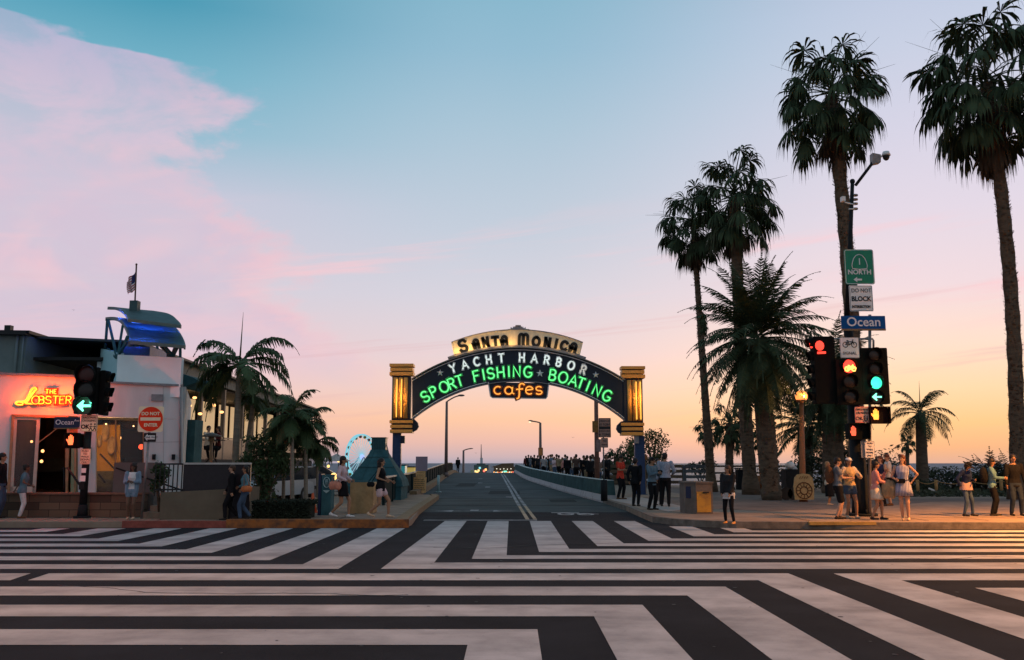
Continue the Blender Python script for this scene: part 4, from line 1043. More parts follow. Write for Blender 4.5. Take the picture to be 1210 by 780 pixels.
mb = MB(); mb.bb(a.x, b.x, YB+.9, YB+1.2, .15, a.z); mb.build('wall_face', mat('grey_render', (.11,.105,.10), .85, var=.15, scale=1.5, bump=.3), cb_)
mb = MB(); mb.beam(P(137,553,YB+.8), P(146,556,YB+.8), .04, .04); mb.beam(P(146,556,YB+.8), P(217,580,YB+.8), .04, .04); mb.build('wall_handrail', dkm, cb_)
mb = MB()
st = thing('steps', 'short flight of pale stone steps beside the slanting sign post', 'steps', (P(180,612,YB).x, YB, .15))
for i, (z, dy) in enumerate(((.16,0),(.32,.3),(.48,.6))):
    mb.bb(P(166,600,YB).x+i*.1, P(190,600,YB).x+.5, YB+.1+dy, YB+.9, .15+i*.16 + (.002 if i else 0), .15+z)
mb.build('step', mat('pale_stone', (.20,.16,.12), .9, var=.3, scale=3), st)
tanw = mat('tan_rendered_wall', (.13,.105,.075), .9, var=.2, scale=1.2, bump=.3)
YL = G(230,614,.15).y
lw_ = thing('planter_wall', 'low tan rendered wall running below the dark railing', 'wall', (P(230,600,YL).x, YL, .15))
xE = P(268,600,YL).x; xS = P(189,600,YL).x
mb = MB(); zz1, zz2 = P(190,582,YL).z, P(266,578,YL).z
mb.prism([(xS,YL,.15),(xE,YL,.15),(xE,YL,zz2),(xS,YL,zz1)], (0,.35,0)); mb.bb(xE-.3, xE, YL+.35, YL+3, .15, zz2-.01); mb.build('wall_face', tanw, lw_)
fe = thing('iron_fence', 'black iron picket fence on the low tan wall', 'fence', (P(200,582,YL+.15).x, YL+.15, zz1))
mb = MB(); zt2 = P(200,547.5,YL+.15).z; xa4, xb4 = P(184,560,YL+.15).x, P(218,560,YL+.15).x
mb.bb(xa4, xb4, YL+.13, YL+.17, zt2-.04, zt2); mb.bb(xa4, xb4, YL+.13, YL+.17, zz1+.05, zz1+.09)
x = xa4
while x <= xb4: mb.bb(x-.012, x+.012, YL+.137, YL+.163, zz1-.1, zt2-.041); x += .115
mb.build('pickets', blackp, fe)
sc = thing('terrace_screen', 'solid dark windbreak screen with a pale top rail', 'screen', (P(257,580,YL+.2).x, YL+.2, zz2))
mb = MB(); a, b = P(218,549,YL+.2), P(297,549,YL+.2); mb.bb(a.x, b.x, YL+.15, YL+.21, .15, a.z); mb.build('screen_panel', mat('dark_screen', (.018,.014,.018), .4, var=.2), sc)
mb = MB(); mb.bb(a.x, b.x, YL+.12, YL+.24, a.z+.002, a.z+.05); mb.build('top_rail', railw, sc)
# ================================================================ GLASS DINING PAVILION behind
XP = -12.9
pav = thing('dining_pavilion', 'long open-sided dining pavilion with a sloping grey roof and lit interior', 'building', (XP, 34, .15))
Yn, Yf = 33.0, 58.0; zdk = 1.75
def ze(y): return P(0, 0, 1).z*0+4.95-(y-Yn)*.0
mb = MB(); e0 = 5.02; e1 = 4.62
mb.prism([(XP,Yn-3,e0+.12),(XP,Yf,e1),(XP,Yf,e1+.42),(XP,Yn-3,e0+.62)], (-.15,0,0)); mb.build('fascia', mat('grey_fascia', (.17,.185,.17), .8, var=.2), pav)
mb = MB(); mb.prism([(XP+.3,Yn-3,e0+.66),(XP+.3,Yf+.5,e1+.46),(XP-9,Yf+.5,e1+.9),(XP-9,Yn-3,e0+1.1)], (0,0,-.08)); mb.build('roof', mat('slate_roof', (.05,.06,.065), .6, var=.2), pav)
mb = MB(); mb.prism([(XP-.2,Yn-3,e0+.1),(XP-.2,Yf,e1),(XP-9,Yf,e1),(XP-9,Yn-3,e0+.1)], (0,0,-.1)); mb.build('ceiling', mat('dark_ceiling', (.02,.017,.015), .8), pav)
mb = MB(); mb.bb(XP-9, XP+.1, Yn-3, Yf, zdk-.45, zdk); mb.build('deck', mat('deck_edge', (.035,.032,.03), .9, var=.2), pav)
mb = MB(); mb.bb(XP-9, XP, Yn, Yf, -.0, .6); mb.build('plinth', dark, pav)
for i, y in enumerate((34.2, 37.6, 40.6, 43.4, 45.2, 47.6, 50.2, 54, 57.6)):
    zt3 = e0-(y-Yn)*.016
    mb = MB(); mb.bb(XP-.25, XP-.05, y-.1, y+.1, .15, zdk-.45); mb.bb(XP-.22, XP-.06, y-.08, y+.08, zdk, zt3-.05+.02); mb.build('column', mat('pale_column', (.12,.105,.09), .6, var=.1), pav)
for y in (36, 40, 44): mb = MB(); mb.beam((XP-.15,y-1.2,zdk-.5),(XP-.15,y+.3,.3), .12, .12); mb.build('brace', mat('pale_column'  , (.22,.19,.16)), pav)
mb = MB()
for y0, y1 in ((38,40.3),(40.9,43),(43.7,45),(45.5,47.3),(48,50),(50.5,53.5)): mb.bb(XP-1.35, XP-1.3, y0, y1, zdk+.5, 4.4)
mb.build('lit_blind', mat('lit_blind', (.6,.45,.28), .8, var=.25, scale=1.2, emit=(1,.66,.34), es=.45), pav)
mb = MB(); mb.bb(XP-8, XP-.3, Yf-.2, Yf-.1, zdk, 4.6); mb.bb(XP-6.2, XP-6.1, Yn-3, Yf, zdk, 4.9); mb.build('back_wall', mat('brown_interior', (.06,.03,.018)), pav)
mb = MB(); mb.bb(XP-.12, XP-.06, Yn-3, Yf, zdk+.92, zdk+.98); mb.bb(XP-.11,XP-.07,Yn-3,Yf,zdk,zdk+.9); mb.build('balustrade', mat('dark_balustrade', (.03,.03,.03), .5), pav)
pl2 = [(253.7,470,36.2),(253,479,37.5),(224,479.5,35),(217,483.5,34.5),(236.5,489,36.5),(216,494,35.5),(230,470,37),(262,487,38.5),(243,462,36),(233,500,39)]
for px, py, Y in pl2:
    mb = MB(); mb.sph(P(px,py,Y), (.09,.09,.055), nu=8, nv=6); mb.build('pendant_lamp', pend, pav)
for x, y, z, e in ((XP-2,36,4.4,14),(XP-2,41,4.3,16),(XP-2,47,4.2,18)):
    l = bpy.data.lights.new('room_light', 'POINT'); l.energy = e; l.color = (1,.62,.3); l.shadow_soft_size = .02
    o = bpy.data.objects.new('room_light', l); COL.objects.link(o); o.location = (x,y,z)
mb = MB(); a, b = P(213,496,31.5), P(231,496,31.5); mb.bb(a.x, b.x, 31.5, 32.3, .15, a.z)
o = mb.build('teal_cabinet', tealp, org=(a.x+.3, 31.9, .15), label='tall flat teal cabinet between the white wall and the dining pavilion', cat='cabinet')
tq = MB(); tq.prism([P(213,441,31), P(228,446,31), P(236,451,31), P(213,458,31)], (0,2,0)); tq.build('roof_gable', tealp, pav)
# patio heater on the terrace
ph = thing('patio_heater', 'standing patio heater with a round metal shade behind the dark screen', 'heater', P(249.5,547,30)-Vector((0,0,.6)))
mb = MB(); mb.tube([P(249.5,560,30), P(249.5,521,30)], .055, 8); mb.build('post', mat('warm_post', (.28,.17,.10), .5), ph)
mb = MB(); c = P(250,515,30); mb.loft([[(c.x+r_*math.cos(2*math.pi*i/18), 30+r_*math.sin(2*math.pi*i/18), c.z+h_) for i in range(18)] for r_, h_ in ((.33,-.03),(.33,0),(.05,.1))]); mb.build('shade', mat('grey_shade', (.14,.13,.12), .5), ph)
mb = MB(); mb.tube([c-Vector((0,0,.18)), c-Vector((0,0,.02))], .1, 10); mb.build('burner', tank, ph)
# ================================================================ TEAL STAIR TOWER of the pier, bins, slab
YY = 36.0
pyl = thing('teal_kiosk', 'teal flared tower shaped kiosk with a boxy top behind the railing', 'kiosk', (P(444,560,YY).x, YY, .15))
mb = MB(); cx = P(443.8,540,YY).x
prof = [(33,575),(31,567),(24.5,557),(19,549),(14.5,542),(11,536),(9,531)]
mb.loft([[(cx+sx_*w*YY/F, YY+1+sy_*w*YY/F*1.0, P(443,y,YY).z) for sx_, sy_ in ((-1,-1),(1,-1),(1,1),(-1,1))] for w, y in prof], smooth=False); mb.build('flared_body', tealp, pyl)
mb = MB(); z0, z1 = P(0,531.2,YY).z, P(0,517,YY).z; w = 8.3*YY/F; mb.bb(cx-w, cx+w, YY+1-w, YY+1+w, z0, z1); mb.bb(cx-w-.03, cx+w+.03, YY+.97-w, YY+1.03+w, z1+.001, z1+.03); mb.build('lantern_box', mat('deep_teal', (.015,.065,.08), .5, var=.2), pyl)
mb = MB()
for i in range(-3, 4): mb.bb(cx+i*.066-.008, cx+i*.066+.008, YY+.985-w, YY+.998-w, z0, z1)
mb.build('louvre', tealp, pyl)
mb = MB()
for sx_ in (-.5, 0, .5):
    for (w0,y0),(w1,y1) in zip(prof, prof[1:]):
        p_ = lambda w_, y_: Vector((cx+sx_*w_*YY/F, YY+1-w_*YY/F-.004, P(443,y_,YY).z)); mb.beam(p_(w0,y0), p_(w1,y1), .012, .01)
for y_ in (552, 540): 
    w_ = 21.5 if y_ == 552 else 13.7; mb.beam((cx-w_*YY/F, YY+1-w_*YY/F-.01, P(443,y_,YY).z), (cx+w_*YY/F, YY+1-w_*YY/F-.01, P(443,y_,YY).z), .02, .014)
mb.build('panel_seam', mat('deep_teal', (.015,.065,.08)), pyl)
mb = MB(); base = .15; mb.bb(cx-1.05, cx+1.05, YY-.08, YY+2.1, .15, P(443,575,YY).z); mb.build('base', tealp, pyl)
mb = MB(); pts_ = [P(444+8.5+i*2.4, 517+ (i**1.55)*3.6, YY+.9) for i in range(8)]; mb.tube(pts_, .02, 6); mb.build('curved_rib', alu, pyl)
YK = G(428,607,.15).y
bn = thing('concrete_bin', 'tan concrete block bin with worn paint between the two walking women', 'bin', (P(428,600,YK).x, YK+.35, .15))
tanb = mat('tan_concrete', (.34,.21,.10), .85, var=.25, scale=3, bump=.3)
a, b = P(414,570,YK), P(441.5,570,YK)
mb = MB(); mb.prism(rrect(a.x, b.x, .15, a.z, YK, .03), (0,.75,0)); mb.build('block', tanb, bn)
mb = MB(); mb.bb(a.x+.03,b.x-.03,YK+.05,YK+.7,a.z+.001,a.z+.03); mb.build('lid', tealp, bn)
sg = thing('entrance_slab', 'narrow teal monument slab with a pale carved emblem at the pavement edge', 'sign', (P(386,605,25).x, 25.0, .15))
YM = G(386,609,.15).y; a, b = P(380.5,561,YM), P(391.5,561,YM)
mb = MB(); mb.bb(a.x, b.x, YM, YM+.5, .15, a.z); mb.build('slab', tealp, sg)
mb = MB(); c = P(386,570,YM-.01)
mb.tube([c+Vector((.09*math.cos(t/3), 0, .14*math.sin(t/3))) for t in range(20)], .012, 5)
for dx_ in (-.04, 0, .04): mb.tube([c+Vector((dx_,0,-.1)), c+Vector((dx_*.6,0,.09))], .009, 4)
mb.prism([c+Vector((-.1,0,-.22)), c+Vector((.1,0,-.22)), c+Vector((.0,0,-.3))], (0,-.01,0)); mb.build('emblem', mat('pale_emblem', (.35,.45,.45), .6), sg)
mb = MB(); mb.bb(a.x-.1, a.x-.02, YM+.02, YM+.5, .15, a.z+.02); mb.build('dark_post', sg_navy, sg)
# boards leaning on the kerb: lavender placard and orange handwritten ones
YQ = G(496,582,.15).y
pb = thing('placard_stack', 'blank lilac placard propped above two orange handwritten cardboard signs', 'placard', (P(496,580,YQ).x, YQ, .15))
def tilt(px0, px1, py0, py1, sh, Y, m, name, t=.02):
    mb = MB(); mb.prism([P(px0,py1,Y), P(px1,py1,Y), P(px1+sh,py0,Y), P(px0+sh,py0,Y)], (0,t,0)); return mb.build(name, m, pb)
lil = mat('lilac_card', (.36,.28,.36), .7, var=.05); org = mat('orange_card', (.88,.50,.22), .7, var=.1)
tilt(491,505,539.5,556.5,.4,YQ,lil,'lilac_placard'); b1 = tilt(491.3,502.5,556.8,563.5,.2,YQ-.02,org,'small_card'); b2 = tilt(487.5,503,564,582.3,1.0,YQ-.06,org,'large_card')
mb = MB(); rr = random.Random(5)
for r_ in range(6):
    y = 566.3+r_*2.5; x = 489.6
    while x < 501.5:
        w_ = rr.uniform(.6,1.5); c = P(x+w_/2, y+rr.uniform(-.2,.2), YQ-.065); s_ = YQ/F
        for st_ in range(2): mb.beam(c+Vector(((st_-.5)*w_*s_*.6,0,-.028)), c+Vector(((st_-.3)*w_*s_*.6+rr.uniform(-.02,.02),0,.028)), .008, .012)
        mb.beam(c+Vector((-w_*s_*.35,0,rr.uniform(-.02,.02))), c+Vector((w_*s_*.35,0,rr.uniform(-.02,.02))), .008, .012); x += w_+.5
mb.build('handwriting', mat('marker_ink', (.05,.02,.01), .7), b2)
mb = MB()
for y in (558.5, 561.5):
    x = 493
    while x < 501.3:
        w_ = rr.uniform(.6,1.4); c = P(x+w_/2, y, YQ-.025); s_ = YQ/F
        mb.beam(c+Vector((-w_*s_*.4,0,-.02)), c+Vector((w_*s_*.4,0,.02)), .006, .012); mb.beam(c+Vector((0,0,-.03)), c+Vector((0,0,.03)), .006, .012); x += w_+.5
mb.build('handwriting', mat('marker_ink', (.05,.02,.01)), b1)
mb = MB(); mb.bb(P(494,560,YQ).x, P(500,560,YQ).x, YQ+.05, YQ+.12, .15, P(0,541,YQ).z); mb.build('prop_stake', tank, pb)
# traffic cone
YCn = 27
tcn_ = thing('traffic_cone', 'orange traffic cone with a white band behind the hedge end', 'cone', (P(369,606,YCn).x, YCn, .15))
c = P(369,606,YCn); mb = MB(); mb.loft([[(c.x+r_*math.cos(2*math.pi*i/14), YCn+r_*math.sin(2*math.pi*i/14), .17+h_) for i in range(14)] for r_, h_ in ((.14,0),(.095,.22),(.09,.23),(.06,.38),(.025,.55))]); mb.bb(c.x-.18,c.x+.18,YCn-.18,YCn+.18,.151,.18); mb.build('cone_body', mat('cone_orange', (.6,.10,.03), .6), tcn_)
mb = MB(); mb.loft([[(c.x+r_*math.cos(2*math.pi*i/14), YCn+r_*math.sin(2*math.pi*i/14), .17+h_) for i in range(14)] for r_, h_ in ((.099,.221),(.066,.36))]); mb.build('white_band', sg_white, tcn_)
# delineator post on the road edge
mb = MB(); c = gz(518,582); mb.tube([(c[0],c[1],zr(c[1])),(c[0],c[1],zr(c[1])+.9)], .07, 8); mb.tube([(c[0],c[1],zr(c[1])),(c[0],c[1],zr(c[1])+.05)], .16, 10)
mb.build('marker_post', mat('pale_teal_post', (.30,.40,.40), .6), org=(c[0],c[1],zr(c[1])), label='slim pale marker post standing on the road edge by the kerb nose', cat='post')
# ================================================================ TRAFFIC SIGNALS
sigm = mat('signal_housing', (.006,.007,.007), .8, spec=.06, var=.15)
lr = glow('signal_red', (1,.05,.03), 2.2); lgn = glow('signal_green', (.05,1,.5), 1.6); loff = mat('dark_lens', (.02,.015,.012), .25); lhand = glow('hand_red', (1,.16,.05), 2.2); lham = glow('hand_amber', (1,.36,.05), 2.2); larr = glow('arrow_green', (.22,1,.62), 2.0)
lbk = glow('bike_amber', (1,.5,.1), 2.5); lroff = mat('dark_red_lens', (.06,.008,.006), .3)
def visor(mb, c, r, L=.2, d=Vector((0,-1,0)), full=250):
    c = Vector(c); up_ = Vector((0,0,1)); sd_ = d.cross(up_).normalized(); n = 14
    a0 = R(90-full/2); vs = []
    for j, (rr, ll) in enumerate(((r*1.06, L), (r*1.13, L))):
        for i in range(n+1):
            a = a0+R(full)*i/n; cut = ll*(.55+.45*max(0, math.sin(a)))
            o = c+(sd_*math.cos(a)+up_*math.sin(a))*rr
            vs += [o, o+d*cut]
    k = 2*(n+1)
    for i in range(n):
        b = 2*i; mb.add([vs[b], vs[b+2], vs[b+3], vs[b+1]], [(0,1,2,3)], 0, True); mb.add([vs[k+b], vs[k+b+1], vs[k+b+3], vs[k+b+2]], [(0,1,2,3)], 0, True)
        mb.add([vs[b+1], vs[b+3], vs[k+b+3], vs[k+b+1]], [(0,1,2,3)])
def arrow_pts(c, s, d=1):
    return [c+Vector((x*s*d, 0, z*s)) for x, z in ((-1,0),(-.1,.8),(.05,.62),(-.35,.16),(.95,.16),(.95,-.16),(-.35,-.16),(.05,-.62),(-.1,-.8))]
def head(parent, px0, px1, py0, py1, Y, lens, dep=.22, nm='signal_head', face=Vector((0,-1,0)), back=.03, w=None, r=None):
    a = P(px0, py1, Y); b = P(px1, py0, Y); n = len(lens)
    mb = MB(); cx = (a.x+b.x)/2
    if face.y < -.5: mb.prism(rrect(a.x, b.x, a.z, b.z, Y, .03), (0, dep, 0))
    else: mb.prism(rrect(a.x, b.x, a.z, b.z, Y, .03), (0, .34, 0))
    h = mb.build(nm, sigm, parent)
    hh = (b.z-a.z)/n
    for i, (m_, kind) in enumerate(lens):
        z = b.z-hh*(i+.5); rr = r or min((b.x-a.x)*.36, hh*.42)
        if face.y < -.5: c = Vector((cx, Y-.004, z))
        else: c = Vector((b.x+.004 if face.x > 0 else a.x-.004, Y+.17, z)); rr = min(.13, hh*.42)
        if kind == 'arrow':
            mb = MB(); mb.disc(c, rr, face*.01); l_ = mb.build('lens', loff, h)
            mb = MB(); p_ = arrow_pts(c+face*.02, rr*.8); o_ = len(mb.v); mb.prism([p_[0],p_[1],p_[8]], face*.01); mb.prism([p_[i2] for i2 in (0,1,2,3)], face*.012); mb.prism([p_[i2] for i2 in (0,6,7,8)], face*.012); mb.prism([p_[3],p_[4],p_[5],p_[6],p_[0]], face*.012)
            mb.build('arrow_symbol', m_, l_)
        else:
            mb = MB(); mb.sph(c+face*.005, (rr, rr, rr) if 0 else ((rr, .03, rr) if abs(face.y) > .5 else (.03, rr, rr)), nu=18, nv=10); mb.build('lens', m_, h)
        mb = MB(); visor(mb, c, rr, .2 if abs(face.y) > .5 else .17, face, full=260); mb.build('visor', sigm, h)
    return h
HAND = [[(-.30,-.62),(.28,-.62),(.36,-.2),(.34,.12),(-.34,.12),(-.38,-.1)], [(-.34,.1),(-.20,.1),(-.20,.62),(-.33,.6)], [(-.16,.1),(-.01,.1),(-.01,.8),(-.15,.8)], [(.03,.1),(.17,.1),(.17,.72),(.04,.74)], [(.21,.1),(.34,.1),(.36,.5),(.24,.54)], [(-.36,-.05),(-.36,-.32),(-.66,.12),(-.54,.22)]]
def pedhead(parent, px0, px1, py0, py1, Y, hx, hy, s, m_):
    a = P(px0, py1, Y); b = P(px1, py0, Y); mb = MB(); mb.prism(rrect(a.x, b.x, a.z, b.z, Y, .03), (0, .25, 0))
    for q in ((a.x,b.x,b.z,b.z+.02),(a.x,b.x,a.z-.02,a.z),(a.x-.02,a.x,a.z,b.z),(b.x,b.x+.02,a.z,b.z)): mb.bb(q[0], q[1], Y-.14, Y+.02, q[2], q[3])
    h = mb.build('pedestrian_signal', sigm, parent); c = P(hx, hy, Y)+Vector((0,-.012,0)); mb = MB()
    for poly_ in HAND: mb.prism([c+Vector((x*s,0,z*s)) for x, z in poly_], (0,-.012,0))
    mb.build('hand_symbol', m_, h); return h
def lampL(nm, loc, col, e, rad=.01):
    l = bpy.data.lights.new(nm, 'POINT'); l.energy = e; l.color = col; l.shadow_soft_size = rad
    o = bpy.data.objects.new(nm, l); COL.objects.link(o); o.location = loc
lett_k = sg_black
def btext(s, size, m, board_o, px, py, Y, **k): return text(s, size, m, board_o, P(px, py, Y)-Vector((0,.006,0)), **k)
# ---- left signal pole
YP = G(97, 612, .15).y
sp1 = thing('traffic_signal', 'dark signal pole with a lit green left arrow in front of the restaurant', 'traffic signal', (P(97,612,YP).x, YP, .15))
mb = MB(); x = P(97,612,YP).x
mb.tube([(x,YP,.15),(x,YP,.5)], [.14,.11], 12); mb.tube([(x,YP,.5),(x,YP,P(97,505,YP).z)], .095, 12); mb.tube([(x,YP,P(97,505,YP).z),(x,YP,P(97,486,YP).z)], .06, 10)
mb.build('pole', dkm, sp1)
mb = MB(); mb.tube([(x,YP,.152),(x,YP,.2)], .22, 12); mb.build('base_plate', dkm, sp1)
head(sp1, 86.5, 115, 433.5, 489, YP-.35, [(lroff,''),(loff,''),(larr,'arrow')], r=.24)
head(sp1, 115.6, 125, 437.5, 490.5, YP-.2, [(loff,'')]*3, face=Vector((1,0,0)))
lampL('green_glow', P(100,474.5,YP-.55), (.1,1,.6), 7)
ol, a, b = board(63.5, 94.5, 493, 505.5, YP-.12, sg_navy, sp1, 'street_name_board')
btext('Ocean', .19, whitet, ol, 76.5, 499.2, YP-.12); btext('Ave', .09, whitet, ol, 91, 497, YP-.12)
mb = MB(); mb.bb(a.x, b.x, YP-.125, YP-.09, a.z-.03, a.z-.004); mb.build('board_edge', tank, ol)
ol, a, b = board(95, 115.5, 490.5, 510, YP-.16, sg_orange_lit, sp1, 'sign_board', border=(sg_black,.008,.008))
btext('DIAGONAL', .078, lett_k, ol, 105.3, 493.6, YP-.16); btext('CROSSING', .078, lett_k, ol, 105.3, 497.2, YP-.16); btext('OK', .15, lett_k, ol, 100.6, 504.5, YP-.16, bold=.006)
def walker(o_, px, py, Y, h):
    c = P(px, py, Y)+Vector((0,-.006,0)); mb = MB()
    for p_, q_, w_ in (((0,.15),(0,-.1),.13),((0,-.08),(-.22,-.5),.09),((0,-.08),(.2,-.5),.09),((0,.12),(-.22,-.02),.07),((0,.12),(.2,.0),.07)):
        mb.beam(c+Vector((p_[0]*h,0,p_[1]*h)), c+Vector((q_[0]*h,0,q_[1]*h)), .006, w_*h)
    mb.disc(c+Vector((0,.003,.33*h)), .1*h, (0,-.006,0), 10); mb.build('walking_symbol', lett_k, o_)
walker(ol, 107.5, 504.5, YP-.16, .22); walker(ol, 112, 504.5, YP-.16, .22)
pedhead(sp1, 78, 95, 512.5, 529, YP-.2, 84, 520.5, .19, lhand); lampL('red_glow', P(80,540,YP-1.3), (1,.06,.03), 22)
mb = MB(); mb.bb(P(94,520,YP).x, x, YP-.05, YP+.02, P(0,522,YP).z, P(0,519,YP).z); mb.build('bracket', dkm, sp1)
ol, a, b = board(94, 107.5, 530.5, 548.5, YP-.14, sg_orange_lit, sp1, 'sign_board', border=(sg_black,.006,.008))
for i, s in enumerate(('PUSH', 'TO', 'WALK', 'SIGNAL', 'ONLY')): btext(s, .075, lett_k, ol, 100.7, 533.2+i*3.3, YP-.14)
mb = MB()
for y, s_ in ((556,.06),(565.5,.075)): c = P(99 if y < 560 else 97.5,y,YP-.1); mb.bb(c.x-s_, c.x+s_, YP-.105, YP-.1, c.z-s_, c.z+s_)
mb.build('sticker', sg_white, sp1)
mb = MB(); c = P(97,574,YP-.1); mb.bb(c.x-.07,c.x+.07,YP-.14,YP-.09,c.z-.1,c.z+.1); mb.build('push_button', dkm, sp1)
# ---- do not enter sign
YD = G(167.5, 613, .15).y
de = thing('do_not_enter_sign', 'red disc do not enter sign on a slanting galvanised post', 'road sign', (P(167.5,613,YD).x, YD, .15))
mb = MB(); mb.tube([P(167.2,612.5,YD), P(177.3,500,YD)], .035, 8); mb.build('post', alu, de)
ol, a, b = board(162.3, 193.6, 480.3, 510.5, YD-.06, sg_orange_lit, de, 'sign_board', r=.05)
c = P(178, 495.2, YD-.065); rr = 14.3*YD/F
mb = MB(); mb.disc(c, rr, (0,-.006,0), 36); dsk = mb.build('red_disc', sg_red, ol)
mb = MB(); mb.bb(c.x-rr*.82, c.x+rr*.82, c.y-.013, c.y-.007, c.z-rr*.13, c.z+rr*.13); mb.build('white_bar', sg_orange_lit, dsk)
for s, py in (('DO NOT', 489), ('ENTER', 502.4)): text(s, .12, sg_orange_lit, dsk, P(178,py,YD-.075), bold=.004)
ol, a, b = board(169.5, 184.5, 511.5, 522.3, YD-.06, sg_black, de, 'one_way_board')
mb = MB(); c = P(176.8,516.9,YD-.064); s_ = YD/F
mb.prism([c+Vector((x*s_,-.0,z*s_)) for x, z in ((-6.3,0),(-2.6,3.9),(-2.6,-3.9))], (0,-.006,0)); mb.bb(c.x-2.55*s_, c.x+6.2*s_, c.y-.006, c.y, c.z-2.3*s_, c.z+2.3*s_); ar = mb.build('arrow_symbol', sg_white, ol)
text('ONE WAY', .075, lett_k, ol, P(178.6,516.9,YD-.078))
# ---- right signal pole with the camera
YR = G(1023, 610, .15).y
sp2 = thing('traffic_signal', 'tall signal pole with dome camera, route signs and red cycle light at the crowded corner', 'traffic signal', (P(1023,610,YR).x, YR, .15))
x = P(1022.5,610,YR).x
xt = P(1010.5,216,YR)
mb = MB(); zmid = P(0,478,YR).z
mb.tube([(x,YR+.25,.15),(x,YR+.25,.6),(x-.05,YR+.25,zmid)], [.27,.235,.17], 16); mb.tube([(x-.05,YR+.25,zmid),(x-.1,YR+.25,P(0,372,YR).z)], .13, 12)
mb.tube([(x-.1,YR+.25,P(0,372,YR).z),(xt.x+.02,YR+.25,P(0,216,YR).z+.1)], [.075,.055], 10); mb.sph((xt.x+.02,YR+.25,P(0,216,YR).z+.12), .08, nu=8, nv=6)
mb.build('pole', dkm, sp2)
mb = MB(); mb.tube([(x,YR+.25,.152),(x,YR+.25,.22)], .42, 16)
for a_ in range(8): mb.tube([(x+.36*math.cos(a_*.785),YR+.25+.36*math.sin(a_*.785),.2),(x+.36*math.cos(a_*.785),YR+.25+.36*math.sin(a_*.785),.34)], .03, 6)
mb.build('base_plate', dkm, sp2)
rp2 = P(1026.5,612,YR); mb = MB(); mb.tube([P(1027.8,611,YR-.1), P(1027.8,372,YR-.1)], .045, 8); mb.build('sign_post', alu, sp2)
mb = MB(); p0 = P(1011,219,YR+.2); p1 = P(1033,190,YR+.2); mb.tube([p0, p1], .045, 8); mb.build('camera_arm', dkm, sp2)
mb = MB(); a = P(1031,194,YR+.1); b = P(1040.5,180.5,YR+.1); mb.prism([P(1031,180.5,YR+.1), P(1041,182.5,YR+.1), P(1041,191.5,YR+.1), P(1031.5,193.5,YR+.1)], (0,.22,0)); bxm = mb.build('camera_box', mat('camera_grey', (.22,.20,.20), .5), sp2)
mb = MB(); c = P(1047,184,YR+.1); mb.tube([c+Vector((0,0,.0)), c+Vector((0,0,.12))], [.13,.09], 12); mb.tube([P(1041,186,YR+.1), P(1044,181,YR+.1), c+Vector((0,0,.13))], .02, 6); cm = mb.build('dome_camera', sg_white, sp2)
mb = MB(); mb.sph(c-Vector((0,0,.02)), (.10,.10,.13), nu=12, nv=8); mb.build('dome_glass', sg_black, cm)
mb = MB(); mb.tube([P(1010.5,242,YR+.2), P(998,239,YR+.2)], .02, 6); mb.tube([P(1010.5,247,YR+.2), P(1003,247,YR+.2)], .02, 6); mb.box(P(996,235.5,YR+.2), (.1,.16,.14)); mb.build('side_camera', sg_white, sp2)
mb = MB()
for y in (231,236,241,247): mb.tube([P(1010.3,y-1,YR+.25), P(1010.3,y+.6,YR+.25)], .085, 10)
mb.build('clamp', alu, sp2)
# route sign
ol, a, b = board(999.3, 1031.5, 294.8, 336, YR-.2, sg_green, sp2, 'route_board', r=.06, border=(whitet,.014,.012))
c = P(1015.5,309.5,YR-.21); s_ = YR/F
shp = [(0,9.2),(3.5,8),(6.6,4.5),(8.3,0),(9.2,-4.5),(8.6,-8.2),(0,-9),(-8.6,-8.2),(-9.2,-4.5),(-8.3,0),(-6.6,4.5),(-3.5,8)]
mb = MB(); mb.tube([c+Vector((x_*s_,0,z_*s_)) for x_, z_ in shp+[shp[0]]], .011, 4, smooth=False); mb.build('shield_outline', whitet, ol)
btext('1', .27, whitet, ol, 1015.5, 309.5, YR-.2); btext('NORTH', .19, whitet, ol, 1015.6, 321.8, YR-.2, bold=.004)
mb = MB(); c = P(1014,330.4,YR-.206); mb.prism([c+Vector((x_*s_,0,z_*s_)) for x_, z_ in ((-5.5,0),(-1.2,3.2),(-1.2,-3.2))], (0,-.006,0)); mb.bb(c.x-1.2*s_, c.x+4.5*s_, c.y-.006, c.y, c.z-1.1*s_, c.z+1.1*s_); mb.build('arrow_symbol', whitet, ol)
ol, a, b = board(1004.8, 1030.5, 337.2, 367.8, YR-.2, sg_white, sp2, 'sign_board', r=.03, border=(sg_black,.01,.012))
btext('DO NOT', .165, lett_k, ol, 1017.6, 343.6, YR-.2, sx=.85); btext('BLOCK', .19, lett_k, ol, 1017.6, 353.4, YR-.2, bold=.006, sx=.9); btext('INTERSECTION', .105, lett_k, ol, 1017.6, 362.6, YR-.2, sx=.72, bold=.004)
ol, a, b = board(994.5, 1045.8, 373.3, 388.5, YR-.3, sg_blue, sp2, 'street_name_board', r=.01)
btext('Ocean', .36, whitet, ol, 1020.5, 380.8, YR-.3, bold=.004)
mb = MB(); mb.bb(a.x, b.x, YR-.305, YR-.26, a.z-.05, a.z-.003); mb.build('board_edge', tank, ol)
# bracket arms
mb = MB(); zz = P(0,400.5,YR).z; mb.tube([(P(980,400,YR).x,YR,zz),(P(1031,400,YR).x,YR,zz),(P(1032,400,YR).x,YR,zz-.05),(P(1032,412,YR).x,YR,zz-.3)], .03, 6); mb.build('bracket', alu, sp2)
